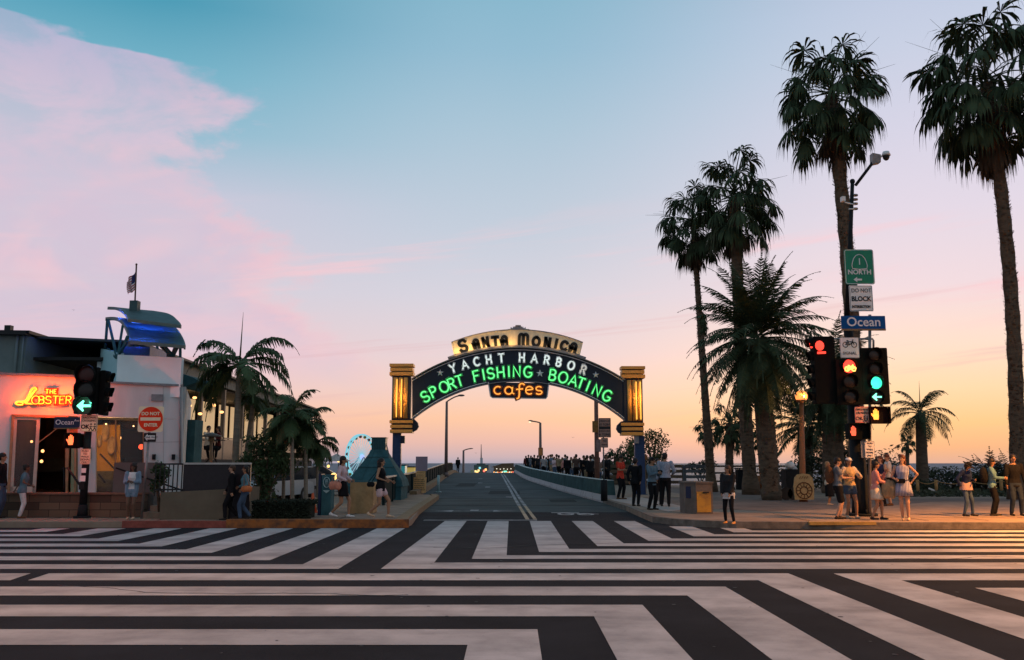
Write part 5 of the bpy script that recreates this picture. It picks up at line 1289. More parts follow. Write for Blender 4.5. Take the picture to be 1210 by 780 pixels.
# cycle head and its sign
ol, a, b = board(993.5, 1014.5, 398.8, 423, YR-.32, sg_white, sp2, 'cycle_sign_board', r=.03, border=(sg_black,.006,.006))
def bike(o_, px, py, Y, s, m_, mat_, dy=-.01):
    c = P(px, py, Y)+Vector((0,dy,0)); mb = MB()
    for sx_ in (-1, 1): mb.tube([c+Vector((sx_*s*.55+s*.33*math.cos(t*math.pi/8),0,-s*.1+s*.33*math.sin(t*math.pi/8))) for t in range(17)], m_, 4, cap=False)
    V_ = lambda x_, z_: c+Vector((x_*s,0,z_*s))
    for p_, q_ in (((-.55,-.1),(-.22,.28)),((-.22,.28),(.38,.28)),((.38,.28),(0,-.12)),((0,-.12),(-.55,-.1)),((0,-.12),(-.28,.42)),((.55,-.1),(.32,.5)),((.32,.5),(.5,.52)),((-.4,.43),(-.16,.43))): mb.tube([V_(*p_), V_(*q_)], m_, 4)
    mb.build('cycle_symbol', mat_, o_)
bike(ol, 1004, 406.5, YR-.32, .22, .010, lett_k); btext('SIGNAL', .115, lett_k, ol, 1004, 417.5, YR-.32)
hb = head(sp2, 990.3, 1017.2, 424, 478, YR-.38, [(lr,''),(loff,''),(loff,'')], r=.185)
mb = MB(); c = P(1004,434.5,YR-.44)
bike(hb, 1004, 435.5, YR-.38, .17, .022, lbk, -.06)
lampL('red_glow', P(1004,434,YR-.72), (1,.06,.03), 5)
# four-section head with green ball and green arrow
hg = head(sp2, 1020.5, 1048, 411, 477.5, YR-.34, [(loff,''),(loff,''),(lgn,''),(larr,'arrow')], r=.17)
lampL('green_glow', P(1034.5,453,YR-.62), (.08,1,.55), 4)
# five-section head seen from the side, facing left
hl = head(sp2, 965, 985.5, 397.5, 476.5, YR-.25, [(lr,''),(loff,''),(loff,''),(loff,''),(loff,'')], face=Vector((-1,0,0)))
lampL('red_glow', P(961,409,YR-.1), (1,.05,.03), .5)
mb = MB(); c = P(968.5,408.5,YR-.3); mb.sph(c, (.125,.05,.14), nu=14, nv=8); mb.tube([P(966,417,YR-.3),P(975.5,416.6,YR-.3)], .035, 6); mb.build('lit_lens', lr, hl)
ol, a, b = board(1010.8, 1027, 480.5, 499.5, YR-.3, mat('sign_pinkish', (.45,.27,.24), .5, var=.08), sp2, 'sign_board', border=(sg_red,.006,.008))
btext('DIAGONAL', .072, lett_k, ol, 1019, 484, YR-.3); btext('CROSSING', .072, lett_k, ol, 1019, 488, YR-.3); btext('OK', .14, lett_k, ol, 1015.3, 494.7, YR-.3); walker(ol, 1021.5, 494.7, YR-.3, .17); walker(ol, 1024.8, 494.7, YR-.3, .15)
pedhead(sp2, 1027.7, 1049, 481.5, 500, YR-.28, 1034.8, 490.3, .21, lham); lampL('amber_glow', P(1035,490,YR-.5), (1,.06,.02), 5)
pedhead(sp2, 1003, 1025, 501, 518.5, YR-.2, 1008.3, 509.8, .19, glow('hand_dim_red', (1,.13,.06), 1.3))
ol, a, b = board(1022.5, 1033, 521.3, 541.2, YR-.25, sg_white, sp2, 'sign_board', border=(sg_black,.006,.006))
for i, s in enumerate(('PUSH', 'TO', 'WALK', 'SIGNAL', 'ONLY')): btext(s, .068, lett_k, ol, 1027.8, 524+i*3.6, YR-.25, sx=.9)
board(1018, 1021.5, 521, 541, YR-.2, alu, sp2, 'side_board')
# ---- weight limit signs by the arch
YW = G(714, 592, .15).y
wl = thing('weight_limit_signs', 'post with stacked brownish weight limit sign boards just left of the right arch pole', 'road sign', (P(714,592,YW).x, YW, .15))
mb = MB(); x_ = P(714,592,YW).x; mb.tube([(x_,YW,.15),(x_,YW,.95)], .13, 10); mb.build('post_base', dkm, wl)
mb = MB(); mb.tube([(x_,YW,.9),(x_,YW,P(0,495,YW).z)], .03, 8); mb.build('post', alu, wl)
pk = mat('sign_dusky', (.34,.19,.15), .6, var=.08)
ol, a, b = board(707.6, 721.6, 494, 517, YW-.05, pk, wl, 'sign_board', border=(sg_black,.02,.01))
mb = MB(); c = P(714.5,505.5,YW-.06); mb.bb(a.x+.02, b.x-.02, c.y-.001, c.y+.004, c.z-.05, c.z+.05); mb.build('divider', sg_black, ol)
for s, py, h_ in (('WEIGHT LIMIT', 497.6, .075), ('10 TONS', 501.8, .13), ('WEIGHT LIMIT', 509.4, .075), ('6 TONS', 513.6, .13)): btext(s, h_, lett_k, ol, 714.6, py, YW-.055, sx=.9)
ol, a, b = board(710.3, 718.4, 517.5, 529, YW-.05, pk, wl, 'sign_board', border=(sg_black,.01,.01)); btext('NO', .1, lett_k, ol, 714.3, 521, YW-.05); btext('STOPPING', .055, lett_k, ol, 714.3, 525.5, YW-.05, sx=.9)
# tall lamp post behind it, its top hidden by the arch
YV = 47
lp = thing('lamp_post', 'tall reddish grey post rising behind the weight limit signs into the arch', 'post', (P(705,560,YV).x, YV, .15+zr(YV)))
mb = MB(); x_ = P(705,520,YV).x; mb.tube([(x_,YV,zr(YV)+.1),(x_,YV,P(0,470,YV).z+.7)], [.13,.10], 10); mb.build('pole', mat('rusty_post', (.22,.11,.08), .7), lp)
board(700, 706.8, 497.5, 511, YV-.2, mat('ochre_board', (.32,.15,.04), .6), lp, 'board'); ol, a, b = board(704, 710, 519, 534, YV-.2, mat('dusky_pink_board', (.33,.22,.21), .6), lp, 'board', border=(sg_black,.012,.01))
# ---- street lamps
rusty = mat('rusty_post', (.22,.11,.08))
lamp_post('street_lamp', 'tall street lamp with a curved arm left of centre beside the green railing', 527.0, 562, 474.5, 74, 1, 545, r=.12, m=mat('brown_grey_post', (.16,.11,.10), .6), armrise=7.2, group=None)
t3 = lamp_post('street_lamp', 'street lamp with lit head and small orange sign standing among the crowd on the bridge', 638.7, 560, 499.5, 84, -1, 627, r=.13, lit=1, m=mat('brown_grey_post', (.16,.11,.10)), armrise=2.0)
ol, a, b = board(636, 641.6, 529, 538.5, 83.7, mat('orange_board', (.45,.17,.05)), t3, 'board', border=(sg_black,.03,.03))
lamp_post('street_lamp', 'small distant street lamp beyond the crest of the bridge', 547.5, 556, 532.2, 170, 1, 557, r=.22, m=mat('brown_grey_post', (.16,.11,.10)), armrise=2.2)
# globe lamp in the plaza
YG = 34.4
gl = thing('globe_lamp', 'orange globe street lamp lit on a slender post beside the date palm', 'street lamp', (P(948,590,YG).x, YG, .15))
orp = mat('lamp_column_terracotta', (.26,.09,.03), .6, var=.15)
mb = MB(); p = P(948,560,YG); pt = P(947,475,YG); mb.tube([(p.x,YG,.15),(p.x,YG,.9),(pt.x,YG,pt.z)], [.16,.12,.08], 12); mb.tube([(pt.x,YG,pt.z),(pt.x,YG,pt.z+.08)], .2, 10); mb.build('post', orp, gl)
mb = MB(); c = P(947,468.5,YG); mb.sph(c, .23, nu=16, nv=12); mb.build('globe', glow('globe_glow', (1,.30,.07), 1.6), gl)
lampL('globe_light', c-Vector((0,.35,0)), (1,.4,.12), 60, .02)
rp3 = thing('wooden_pole', 'bare reddish pole standing between the two big palm trunks', 'pole', (P(902,585,48).x, 48, .15))
mb = MB(); mb.tube([(P(902,560,48).x,48,.15),(P(893.5,478,48).x,48,P(0,478,48).z)], [.19,.11], 10); mb.tube([(P(898,585,48).x-.1,48,.15),(P(898,560,48).x-.1,48,P(0,562,48).z)], .14, 10); mb.build('pole', orp, rp3)
# street lamps at the near corners, out of frame: the sodium light on the corners comes from them
def sodium(loc, aim, e, label, sz=R(100), hang=.3, col=(1,.36,.06)):
    t = thing('street_lamp', label, 'street lamp', (loc[0], loc[1], 0)); mb = MB(); X, Y, Z = loc; ax, ay = aim
    mb.tube([(X,Y,0),(X,Y,Z)], [.13,.08], 10); mb.tube([(X,Y,Z),(X+ax*.6,Y+ay*.6,Z+.3),(X+ax,Y+ay,Z+.35)], .05, 8); mb.build('pole', alu, t)
    mb = MB(); mb.sph((X+ax,Y+ay,Z+.33), (.4,.2,.1), nu=12, nv=8); mb.build('lamp_head', alu, t)
    mb = MB(); mb.sph((X+ax,Y+ay,Z+.25), (.25,.14,.06), nu=10, nv=6); mb.build('lens', glow('sodium_lens', (1,.45,.1), 4), t)
    l = bpy.data.lights.new('sodium_light', 'SPOT'); l.energy = e; l.color = col; l.spot_size = R(150); l.spot_blend = 1.0; l.shadow_soft_size = .15
    o = bpy.data.objects.new('sodium_light', l); COL.objects.link(o); o.location = (X+ax,Y+ay,Z+.1)
    return o
sodium((17.6,18.8,7.6), (-1.6,.6), 21000, 'street lamp on the far right corner outside the picture')
sodium((12.5,6.5,8.5), (-.9,.8), 4800, 'street lamp on the near right corner outside the picture')
sodium((-8.5,11.0,8.2), (2.6,.5), 1500, 'street lamp on the near left corner outside the picture')
# ================================================================ VEGETATION
leafd = mat('palm_leaf_dark', (.042,.060,.028), .7, var=.5, scale=1.2, spec=.15)
leafg = mat('palm_leaf_green', (.045,.075,.03), .65, var=.4, scale=1.5, spec=.2)
leafdead = mat('palm_leaf_dead', (.075,.048,.030), .9, var=.4, scale=1.5)
trunkm = mat('palm_trunk_bark', (.11,.075,.05), .95, var=.4, scale=3, bump=.9, bscale=14, stretch=(1,1,3))
trunkg = mat('smooth_palm_trunk', (.20,.17,.13), .85, var=.25, scale=2, bump=.4, stretch=(1,1,6))
G_ = Vector((0,0,-1))
def dirv(az_, el_): return Vector((math.cos(el_)*math.cos(az_), math.cos(el_)*math.sin(az_), math.sin(el_)))
def fan_leaf(mb, c, u, L, n, rng, m=0, spread=105, droop=.35, w0=.03):
    """fan palm blade: pleated segments joined near the stalk, free and hanging at the tips"""
    u = u.normalized(); s_ = u.cross(Vector((0,0,1)))
    s_ = s_.normalized() if s_.length > .05 else Vector((1,0,0)); s_ = (s_*math.cos(.2)+s_.cross(u)*math.sin(rng.uniform(-.6,.6))).normalized(); nr = s_.cross(u)
    for i in range(n):
        a = R(-spread+2*spread*i/(n-1)+rng.uniform(-3,3)); l_ = L*(1-.20*abs(i/(n-1)-.5)*2)*rng.uniform(.85,1.12)
        d = (u*math.cos(a)+s_*math.sin(a)+nr*rng.uniform(-.07,.07)).normalized(); side = (s_*math.cos(a)-u*math.sin(a))
        p = c.copy(); pts = []; dd = d.copy(); K = (0,.40,.66,.88,1.22); pr = 0
        ww = (.006, l_*R(spread)/n*.80, l_*R(spread)/n*1.05, .026, .004)
        k = droop*rng.uniform(.6,1.6)
        for t in K:
            dd = (dd+G_*k*(t-pr)*(.6+6.5*t*t)).normalized(); p = p+dd*(t-pr)*l_; pr = t; pts.append(p.copy())
        vs = []
        for q, w_ in zip(pts, ww): vs += [q-side*w_*.55, q+side*w_*.55]
        mb.add(vs, [(2*j,2*j+1,2*j+3,2*j+2) for j in range(4)], m)
def fan_palm(label, base, top, r0, r1, Rc, nleaf=46, seed=0, skirt=26, kink=None, stubs=1, name='fan_palm', group=None, dead_el=(-85,-50), nseg=22, crown_h=1.0, stubz=0, squash=1.0):
    rng = random.Random(seed); base, top = Vector(base), Vector(top)
    t = thing(name, label, 'palm tree', base, group); mb = MB()
    H_ = (top-base).length; n = 26; pts = []
    for i in range(n+1):
        f = i/n; p = base+(top-base)*f
        if kink: p = p+Vector(kink)*math.sin(f*math.pi)
        pts.append(p)
    rs = [r1+(r0-r1)*(1-i/n)**1.3+(.5*r0*max(0, 1-i/n*14)) for i in range(n+1)]
    rs = [q*(1+.10*((i % 2)*2-1)*stubs*.6) for i, q in enumerate(rs)]
    mb.tube(pts, rs, 12, cap=True)
    if stubs:
        for _ in range(int(H_*75*stubs)):
            f = rng.uniform(stubz, 1); p = base+(top-base)*f
            if kink: p = p+Vector(kink)*math.sin(f*math.pi)
            rr = r1+(r0-r1)*(1-f)**1.3; a = rng.uniform(0, 6.283); d = Vector((math.cos(a), math.sin(a), 0)); s_ = Vector((-d.y, d.x, 0))
            q = p+d*rr*.9; l_ = rng.uniform(.03,.11)
            mb.add([q-s_*.05, q+s_*.05, q+d*l_+Vector((0,0,.07))+s_*.02, q+d*l_+Vector((0,0,.07))-s_*.02, q+Vector((0,0,.10))], [(0,1,2,3),(3,2,4)])
    mb.build('trunk', trunkm, t)
    c = top; cm = MB()
    for i in range(nleaf):
        f = (i+.5)/nleaf; el_ = R(72-128*f**.85+rng.uniform(-9,9)); az_ = i*2.39996+rng.uniform(-.25,.25)
        d = dirv(az_, el_); Lp_ = Rc*rng.uniform(.46,.66); c0 = c+Vector((0,0,(rng.uniform(-.25,.35)+.3*math.sin(el_))*Rc*.30*crown_h))
        p1 = c0+d*Lp_+Vector((0,0,-.10*Rc*math.cos(el_))); cm.tube([c0, c0+d*Lp_*.5, p1], [.035,.025,.018], 4, cap=False)
        fan_leaf(cm, p1, (p1-(c0+d*Lp_*.3)), Rc*rng.uniform(.35,.46)*squash, nseg, rng, 0, 128, .55+.45*rng.random())
    for i in range(5):   # a few long fruiting stalks
        az_ = rng.uniform(0,6.28); d = dirv(az_, R(rng.uniform(15,50))); cm.tube([c, c+d*Rc*.6, c+d*Rc*1.1+Vector((0,0,-.15*Rc))], [.02,.012,.004], 4, cap=False)
    cm.build('crown', leafd, t)
    if skirt:
        sm_ = MB()
        for i in range(skirt):
            el_ = R(rng.uniform(*dead_el)); az_ = i*2.39996; d = dirv(az_, el_); c0 = c-Vector((0,0,rng.uniform(.05,.62)*Rc)); Lp_ = Rc*rng.uniform(.14,.30)
            p1 = c0+d*Lp_; sm_.tube([c0, p1], .02, 4, cap=False); fan_leaf(sm_, p1, d, Rc*rng.uniform(.26,.36), 16, rng, 0, 85, .9)
        sm_.build('dead_leaves', leafdead, t)
    return t
def pinnate(mb, c, az_, el_, L, rng, nl=26, ll=.45, arch=1.0, hang=.25, m=0, w=.028, bare=.12, vup=.25):
    d = dirv(az_, el_); p = Vector(c); N_ = 12; pts = [p.copy()]; ds = []
    for i in range(N_):
        d = (d+G_*arch*(.05+.16*i/N_)).normalized(); p = p+d*L/N_; pts.append(p.copy()); ds.append(d.copy())
    mb.tube(pts, [.03*(1-.85*i/N_) for i in range(N_+1)], 4, m, cap=False)
    side0 = Vector((-math.sin(az_), math.cos(az_), 0))
    for i in range(nl):
        f = bare+(1-bare)*(i+rng.random()*.6)/nl; k = min(N_-1, int(f*N_)); q = pts[k]+(pts[k+1]-pts[k])*(f*N_-k); dd = ds[k]; up_ = side0.cross(dd)
        l_ = ll*(math.sin(min(1, f*1.05+.12)*math.pi)**.55)*rng.uniform(.85,1.1)+.05
        for sgn in (-1, 1):
            e = (side0*sgn*.85+dd*.62+up_*vup*rng.uniform(.2,1.4)).normalized(); e2 = (e+G_*hang*rng.uniform(.6,1.5)).normalized()
            wd = dd*w*.5; mid = q+e*l_*.5; tip = mid+e2*l_*.5
            mb.add([q-wd, q+wd, mid+wd*1.1, mid-wd*1.1, tip], [(0,1,2,3),(3,2,4)], m)
def date_palm(label, base, top, r0, L, nf=64, seed=1, name='date_palm', ll=.5, group=None, elr=(86,-48)):
    rng = random.Random(seed); base, top = Vector(base), Vector(top); t = thing(name, label, 'palm tree', base, group); mb = MB(); n = 22
    pts = [base+(top-base)*i/n for i in range(n+1)]; mb.tube(pts, [r0*(1.12 if i < 2 else 1)*(1+.06*((i % 2)*2-1))*(1+.25*max(0,(i-17)/5)) for i in range(n+1)], 14)
    for _ in range(320):
        f = rng.uniform(0.02, 1); p = base+(top-base)*f; a = rng.uniform(0, 6.283); d = Vector((math.cos(a), math.sin(a), 0)); s_ = Vector((-d.y, d.x, 0)); q = p+d*r0*.92; l_ = rng.uniform(.05,.12)
        mb.add([q-s_*.09, q+s_*.09, q+d*l_+Vector((0,0,.12)), q+Vector((0,0,.17))], [(0,1,2),(0,2,3),(1,3,2)])
    mb.build('trunk', trunkm, t); cm = MB(); c = top
    for i in range(nf):
        f = (i+.5)/nf; el_ = R(elr[0]+(elr[1]-elr[0])*f**.85+rng.uniform(-6,6)); az_ = i*2.39996+rng.uniform(-.2,.2)
        pinnate(cm, c+dirv(az_, el_)*.15+Vector((0,0,.3*math.sin(el_))), az_, el_, L*rng.uniform(.85,1.05), rng, 46, ll, arch=.75+.35*f, hang=.22, w=.046, vup=.4)
    cm.build('crown', leafd, t)
    dm = MB()
    for i in range(12): pinnate(dm, c-Vector((0,0,.25)), i*2.4, R(rng.uniform(-70,-40)), L*.55, rng, 20, ll*.8, arch=1.2, hang=.5)
    dm.build('dead_leaves', leafdead, t)
    return t
def feather_palm(label, base, top, r0, r1, L, nf=11, seed=1, name='feather_palm', ll=.7, group=None, elr=(70,-25), m=None, arch=1.5, spear=True, hang=1.0, azs=None, tm=None, lw=.036):
    rng = random.Random(seed); base, top = Vector(base), Vector(top); t = thing(name, label, 'palm tree', base, group); mb = MB(); n = 14
    mb.tube([base+(top-base)*i/n for i in range(n+1)], [r0+(r1-r0)*i/n+(.4*r0 if i == 0 else 0) for i in range(n+1)], 10); mb.build('trunk', tm or trunkg, t)
    cm = MB()
    for i in range(nf):
        f = (i+.5)/nf; el_ = R(elr[0]+(elr[1]-elr[0])*f+rng.uniform(-8,8)); az_ = azs[i % len(azs)] if azs else i*2.39996+rng.uniform(-.3,.3)
        pinnate(cm, top, az_, el_, L*rng.uniform(.85,1.1), rng, 34, ll, arch=arch, hang=hang, w=lw, vup=.15, bare=.15)
    if spear: cm.tube([top, top+Vector((L*.02,0,L*.75))], [.035,.004], 5)
    cm.build('crown', m or leafg, t)
    return t
def leafcloud(mb, c, r, n, rng, s=.12, m=0):
    for _ in range(n):
        while True:
            q = Vector((rng.uniform(-1,1), rng.uniform(-1,1), rng.uniform(-1,1)))
            if .15 < q.length < 1: break
        q = q*(.75+.25*rng.random()); p = Vector((c[0]+q.x*r[0], c[1]+q.y*r[1], c[2]+q.z*r[2]))
        a = Vector((rng.uniform(-1,1), rng.uniform(-1,1), rng.uniform(-1,1))).normalized(); b = a.orthogonal().normalized(); k = s*rng.uniform(.6,1.3)
        mb.add([p-a*k, p+b*k*.45, p+a*k, p-b*k*.45], [(0,1,2,3)], m)
def bush(name, label, cat, base, clumps, m, seed=0, s=.1, dens_=260, group=None, trunk=None):
    rng = random.Random(seed); t = thing(name, label, cat, base, group); mb = MB(); st_ = MB()
    for c, r in clumps:
        for _ in range(5):
            o = Vector((rng.uniform(-.5,.5)*r[0], rng.uniform(-.5,.5)*r[1], rng.uniform(-.45,.5)*r[2])); q = rng.uniform(.45,.75)
            leafcloud(mb, Vector(c)+o, (r[0]*q, r[1]*q, r[2]*q), dens_//5, rng, s)
        st_.tube([Vector(base), (Vector(base)+Vector(c))/2+Vector((rng.uniform(-.1,.1),0,.1)), Vector(c)], [.05,.035,.015] if not trunk else trunk, 6)
    st_.build('stem', trunkm, t); mb.build('foliage', m, t); return t
def pz(px, py, Y): return P(px, py, Y)
def gnd(px, Y, z=.1): return Vector((P(px, 580, Y).x, Y, z))
# --- tall fan palms
fan_palm('tallest full fan palm rising behind the green route sign', (P(1014,588,38).x,38,.1), P(982,114,38), .36, .27, 3.1, 58, 1, 40, kink=(.25,0,0), stubs=1.3, crown_h=1.4)
fan_palm('tall fan palm with rough orange lit trunk at the far right edge', (P(1203,590,36.5).x,36.5,.1), P(1166,99,36.5), .30, .24, 3.8, 64, 2, 46, kink=(.35,0,0), stubs=1.1, crown_h=1.5)
fan_palm('fan palm with the higher crown of the leaning pair left of the date palm', (P(888,585,42).x,42,.1), P(868,234,42), .32, .27, 2.75, 54, 3, 36, kink=(-.1,0,0), stubs=.8, crown_h=1.5)
fan_palm('slender fan palm with the lower leftmost crown of the pair', (P(841,580,46).x,46,.1), P(819,264,46), .24, .13, 2.45, 46, 4, 32, kink=(.0,0,0), stubs=.6, crown_h=1.3)
mb = MB(); rng = random.Random(8); c = P(830,375,46)
pb_ = thing('epiphyte_clump', 'shaggy leaf clump growing round the slender palm trunk halfway up', 'plant', c)
for i in range(30): fan_leaf(mb, c+Vector((0,0,rng.uniform(-.7,.4))), dirv(rng.uniform(0,6.28), R(rng.uniform(-70,10))), .55, 10, rng, 0, 70, .8)
mb.build('foliage', leafd, pb_)
# --- the big date palm and its neighbours
date_palm('big dark date palm with arching fronds in the middle of the plaza', (P(912,588,36).x,36,.12), P(896,402,36), .36, 3.5, 125, 5, ll=.55, elr=(86,-66))
date_palm('second date palm hidden behind the signal pole with low drooping fronds', (P(985,590,44).x,44,.1), P(984,452,44), .5, 3.2, 66, 6, ll=.5, elr=(80,-60))
date_palm('low dark date palm behind the globe lamp', (P(952,585,52).x,52,.1), P(952,505,52), .4, 2.8, 46, 7, ll=.5, elr=(80,-30))
feather_palm('feather palm with stout trunk and drooping orange lit fronds against the sunset', (P(1091,588,43).x,43,.1), P(1087.5,489,43), .30, .22, 2.1, 17, 8, ll=.55, elr=(78,-35), m=leafd, arch=1.5, hang=.8, tm=trunkm)
# --- small palms behind
fan_palm('small fan palm silhouette left of the slender palm trunk', (P(842,585,54).x,54,.1), P(838,508,54), .2, .18, 1.15, 24, 11, 8, stubs=.4, nseg=14)
fan_palm('small fan palm right behind the woman with orange shoes', (P(862,585,50).x,50,.1), P(862,500,50), .24, .2, 1.45, 28, 12, 14, stubs=.8, nseg=14)
fan_palm('small fan palm between the two thick palm trunks', (P(884,585,56).x,56,.1), P(880,512,56), .2, .18, 1.5, 28, 13, 12, stubs=.5, nseg=14)
fan_palm('tiny distant fan palm left of the orange feather palm', (P(1072,575,60).x,60,.0), P(1072,523,60), .14, .12, .85, 18, 14, 4, stubs=.2, nseg=12)
# --- bushes right
bd = mat('shrub_dark', (.035,.04,.018), .8, var=.5, scale=1.3); bg_ = mat('shrub_green', (.035,.06,.022), .8, var=.5, scale=1.5)
rng = random.Random(21)
def spiky(name, label, base, n, L, seed, m=leafd, el0=10):
    rng = random.Random(seed); t = thing(name, label, 'shrub', base); mb = MB()
    for i in range(n):
        o = Vector((rng.gauss(0,.5)*L*.4, rng.gauss(0,.3)*L*.4, rng.uniform(0,.6)*L*.5)); az_ = rng.uniform(0,6.283); pinnate(mb, Vector(base)+o, az_, R(rng.uniform(el0,80)), L*rng.uniform(.6,1), rng, 18, .35, arch=.6, hang=.2, w=.05, bare=.05)
    mb.build('foliage', m, t); return t
spiky('spiky_shrub', 'large spiky dark shrub left of the far right palm trunk', gnd(1172,44), 60, 2.3, 31, bd, 5)
spiky('spiky_shrub', 'low spiky shrub right of the far right palm trunk', gnd(1225,43), 30, 2.0, 32, bd, 5)
bush('shrub', 'dark rounded hedge shrub behind the rope posts', 'shrub', gnd(1120,46), [((P(x,y,46).x,46,P(x,y,46).z), (1.1,.8,.55)) for x, y in ((1098,563),(1118,560),(1138,565),(1150,566),(1108,572),(1130,574))], bd, 33, .09, 420)
bush('shrub', 'bushy shrub at the foot of the feather palm', 'shrub', gnd(1075,42.5), [((P(x,y,42.5).x,42.5,P(x,y,42.5).z), (.8,.6,.4)) for x, y in ((1066,572),(1085,571),(1100,575))], bd, 34, .08, 300)
bush('shrub', 'dark leafy thicket behind the signal pole base', 'shrub', gnd(1000,47), [((P(x,y,47).x,47,P(x,y,47).z), (1.4,.8,.9)) for x, y in ((960,545),(985,540),(1010,540),(1035,545),(1055,556),(1000,560),(970,562),(1040,566))], bd, 35, .11, 520)
bush('shrub', 'dark shrubbery right of the date palm trunk', 'shrub', gnd(930,50), [((P(x,y,50).x,50,P(x,y,50).z), (1.0,.7,.55)) for x, y in ((918,561),(935,559),(950,563))], bd, 36, .09, 300)
bush('shrub', 'low dark shrub beyond the wooden fence on the horizon', 'shrub', gnd(829,59), [((P(x,y,59).x,59,P(x,y,59).z), (.9,.6,.4)) for x, y in ((826,551),(834,549),(820,554))], bd, 37, .09, 240)
bush('leafy_tree', 'leafy yellow green tree right behind the blue arch pole', 'tree', gnd(772,58), [((P(x,y,58).x,58,P(x,y,58).z), (.9,.8,.75)) for x, y in ((757,540),(766,524),(775,518),(783,530),(778,541),(748,527),(763,548))], mat('tree_olive', (.07,.075,.018), .8, var=.4), 38, .10, 260, trunk=[.14,.09,.04])
fan_palm('low fan palm left of the blue arch pole', (P(728,572,56).x,56,.1), P(729,541,56), .2, .2, 1.05, 26, 39, 0, stubs=.2, nseg=14, name='fan_palm')
bush('leafy_tree', 'small dark leafy tree between the fan palm and the arch pole', 'tree', gnd(742,60), [((P(x,y,60).x,60,P(x,y,60).z), (.8,.8,.7)) for x, y in ((742,538),(748,528),(738,550),(720,552))], bg_, 40, .10, 240, trunk=[.14,.09,.04])
bush('shrub', 'dark vegetation behind the wooden fence at the plaza corner', 'shrub', gnd(745,61), [((P(x,y,61).x,61,P(x,y,61).z), (1.2,.8,.45)) for x, y in ((722,562),(740,562),(760,560),(778,561))], bd, 41, .1, 260)
# ground cover bed behind the rope
mb = MB(); rng = random.Random(50)
for _ in range(3800):
    px = rng.uniform(1050,1320); Y = rng.uniform(39.2,47); p = Vector((P(px,580,Y).x, Y, .12+rng.random()*.28)); a = Vector((rng.uniform(-1,1),rng.uniform(-1,1),rng.uniform(0,1))).normalized(); b = a.orthogonal().normalized(); k = .12
    mb.add([p-a*k, p+b*k*.5, p+a*k, p-b*k*.5], [(0,1,2,3)])
mb.build('ground_cover', bd, label='low brown green ground cover in the bed behind the rope posts', cat='ground cover', kind='stuff')
# --- left palms
feather_palm('tall feather palm with long drooping fronds in front of the dining pavilion', (P(277,575,29).x,29,.1), P(283,432,29), .13, .09, 2.35, 17, 61, ll=.66, lw=.06, elr=(66,-20), arch=1.9, hang=1.6, azs=[2.9,.1,3.5,-.3,2.3,.7,4.2,5.2,3.1,.25,1.6,2.7,-.9,3.3,0])
feather_palm('palm with second leaning trunk close behind the tall one', (P(285,570,30.2).x,30.2,.1), P(300,470,30.2), .11, .08, 1.0, 7, 62, ll=.4, elr=(60,-40), arch=1.6, hang=1.2)
feather_palm('bushy feather palm with pale frond tips at the end of the pavilion', (P(346,590,27.5).x,27.5,.1), P(345,492,27.5), .07, .05, 1.25, 13, 63, ll=.42, elr=(80,-35), arch=1.6, hang=1.0, spear=False)
feather_palm('feather palm with pale green fronds hanging over the teal slab', (P(362,592,28.2).x,28.2,.1), P(361,500,28.2), .07, .05, 1.25, 13, 64, ll=.42, elr=(70,-35), arch=1.7, hang=1.1, spear=False)
feather_palm('thin feather palm second from the right in the planted bed', (P(335,590,29).x,29,.1), P(336,512,29), .06, .045, 1.0, 10, 65, ll=.4, elr=(70,-40), arch=1.7, hang=1.1, spear=False)
feather_palm('short feather palm with the rightmost fronds in the planted bed', (P(377,592,28.8).x,28.8,.1), P(374,524,28.8), .06, .045, 1.0, 11, 66, ll=.4, elr=(60,-45), arch=1.7, hang=1.2, spear=False)
bush('leafy_tree', 'dense dark leafy tree in front of the pavilion end', 'tree', gnd(312,28), [((P(x,y,28).x,28,P(x,y,28).z), (.55,.5,.5)) for x, y in ((303,530),(318,525),(330,535),(312,545),(325,555),(300,550),(315,565),(305,575),(338,548),(300,590),(312,590))], bg_, 67, .06, 420)
# dark clipped hedge
hg_ = thing('hedge', 'long low clipped dark hedge along the orange kerb', 'hedge', gnd(330,KY+1.2,.15)); mb = MB(); rng = random.Random(70)
xa5, xb5 = P(297,600,KY+1).x, P(366,600,KY+1).x; zh = P(0,592.5,KY+1).z
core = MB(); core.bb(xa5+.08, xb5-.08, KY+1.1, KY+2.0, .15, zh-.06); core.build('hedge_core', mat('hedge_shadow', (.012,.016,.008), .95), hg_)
for _ in range(5200):
    f = rng.random(); p = Vector((rng.uniform(xa5,xb5), KY+1.0+rng.random()*.15, rng.uniform(.15,zh))) if f < .6 else Vector((rng.uniform(xa5,xb5), KY+1.0+rng.random()*1.1, zh-rng.random()*.1+.04*math.sin(f*90)))
    a = Vector((rng.uniform(-1,1),rng.uniform(-1,1),rng.uniform(-1,1))).normalized(); b = a.orthogonal().normalized(); k = .035
    mb.add([p-a*k, p+b*k*.6, p+a*k, p-b*k*.6], [(0,1,2,3)])
mb.build('foliage', mat('hedge_leaf', (.012,.018,.010), .85, var=.5, scale=4), hg_)
# plants by the iron fence
bush('potted_plant', 'dark leafy plant behind the black iron fence', 'plant', gnd(190,YL+.6,.3), [((P(x,y,YL+.6).x,YL+.6,P(x,y,YL+.6).z), (.28,.25,.3)) for x, y in ((188,552),(194,562),(186,570))], bg_, 71, .05, 220)
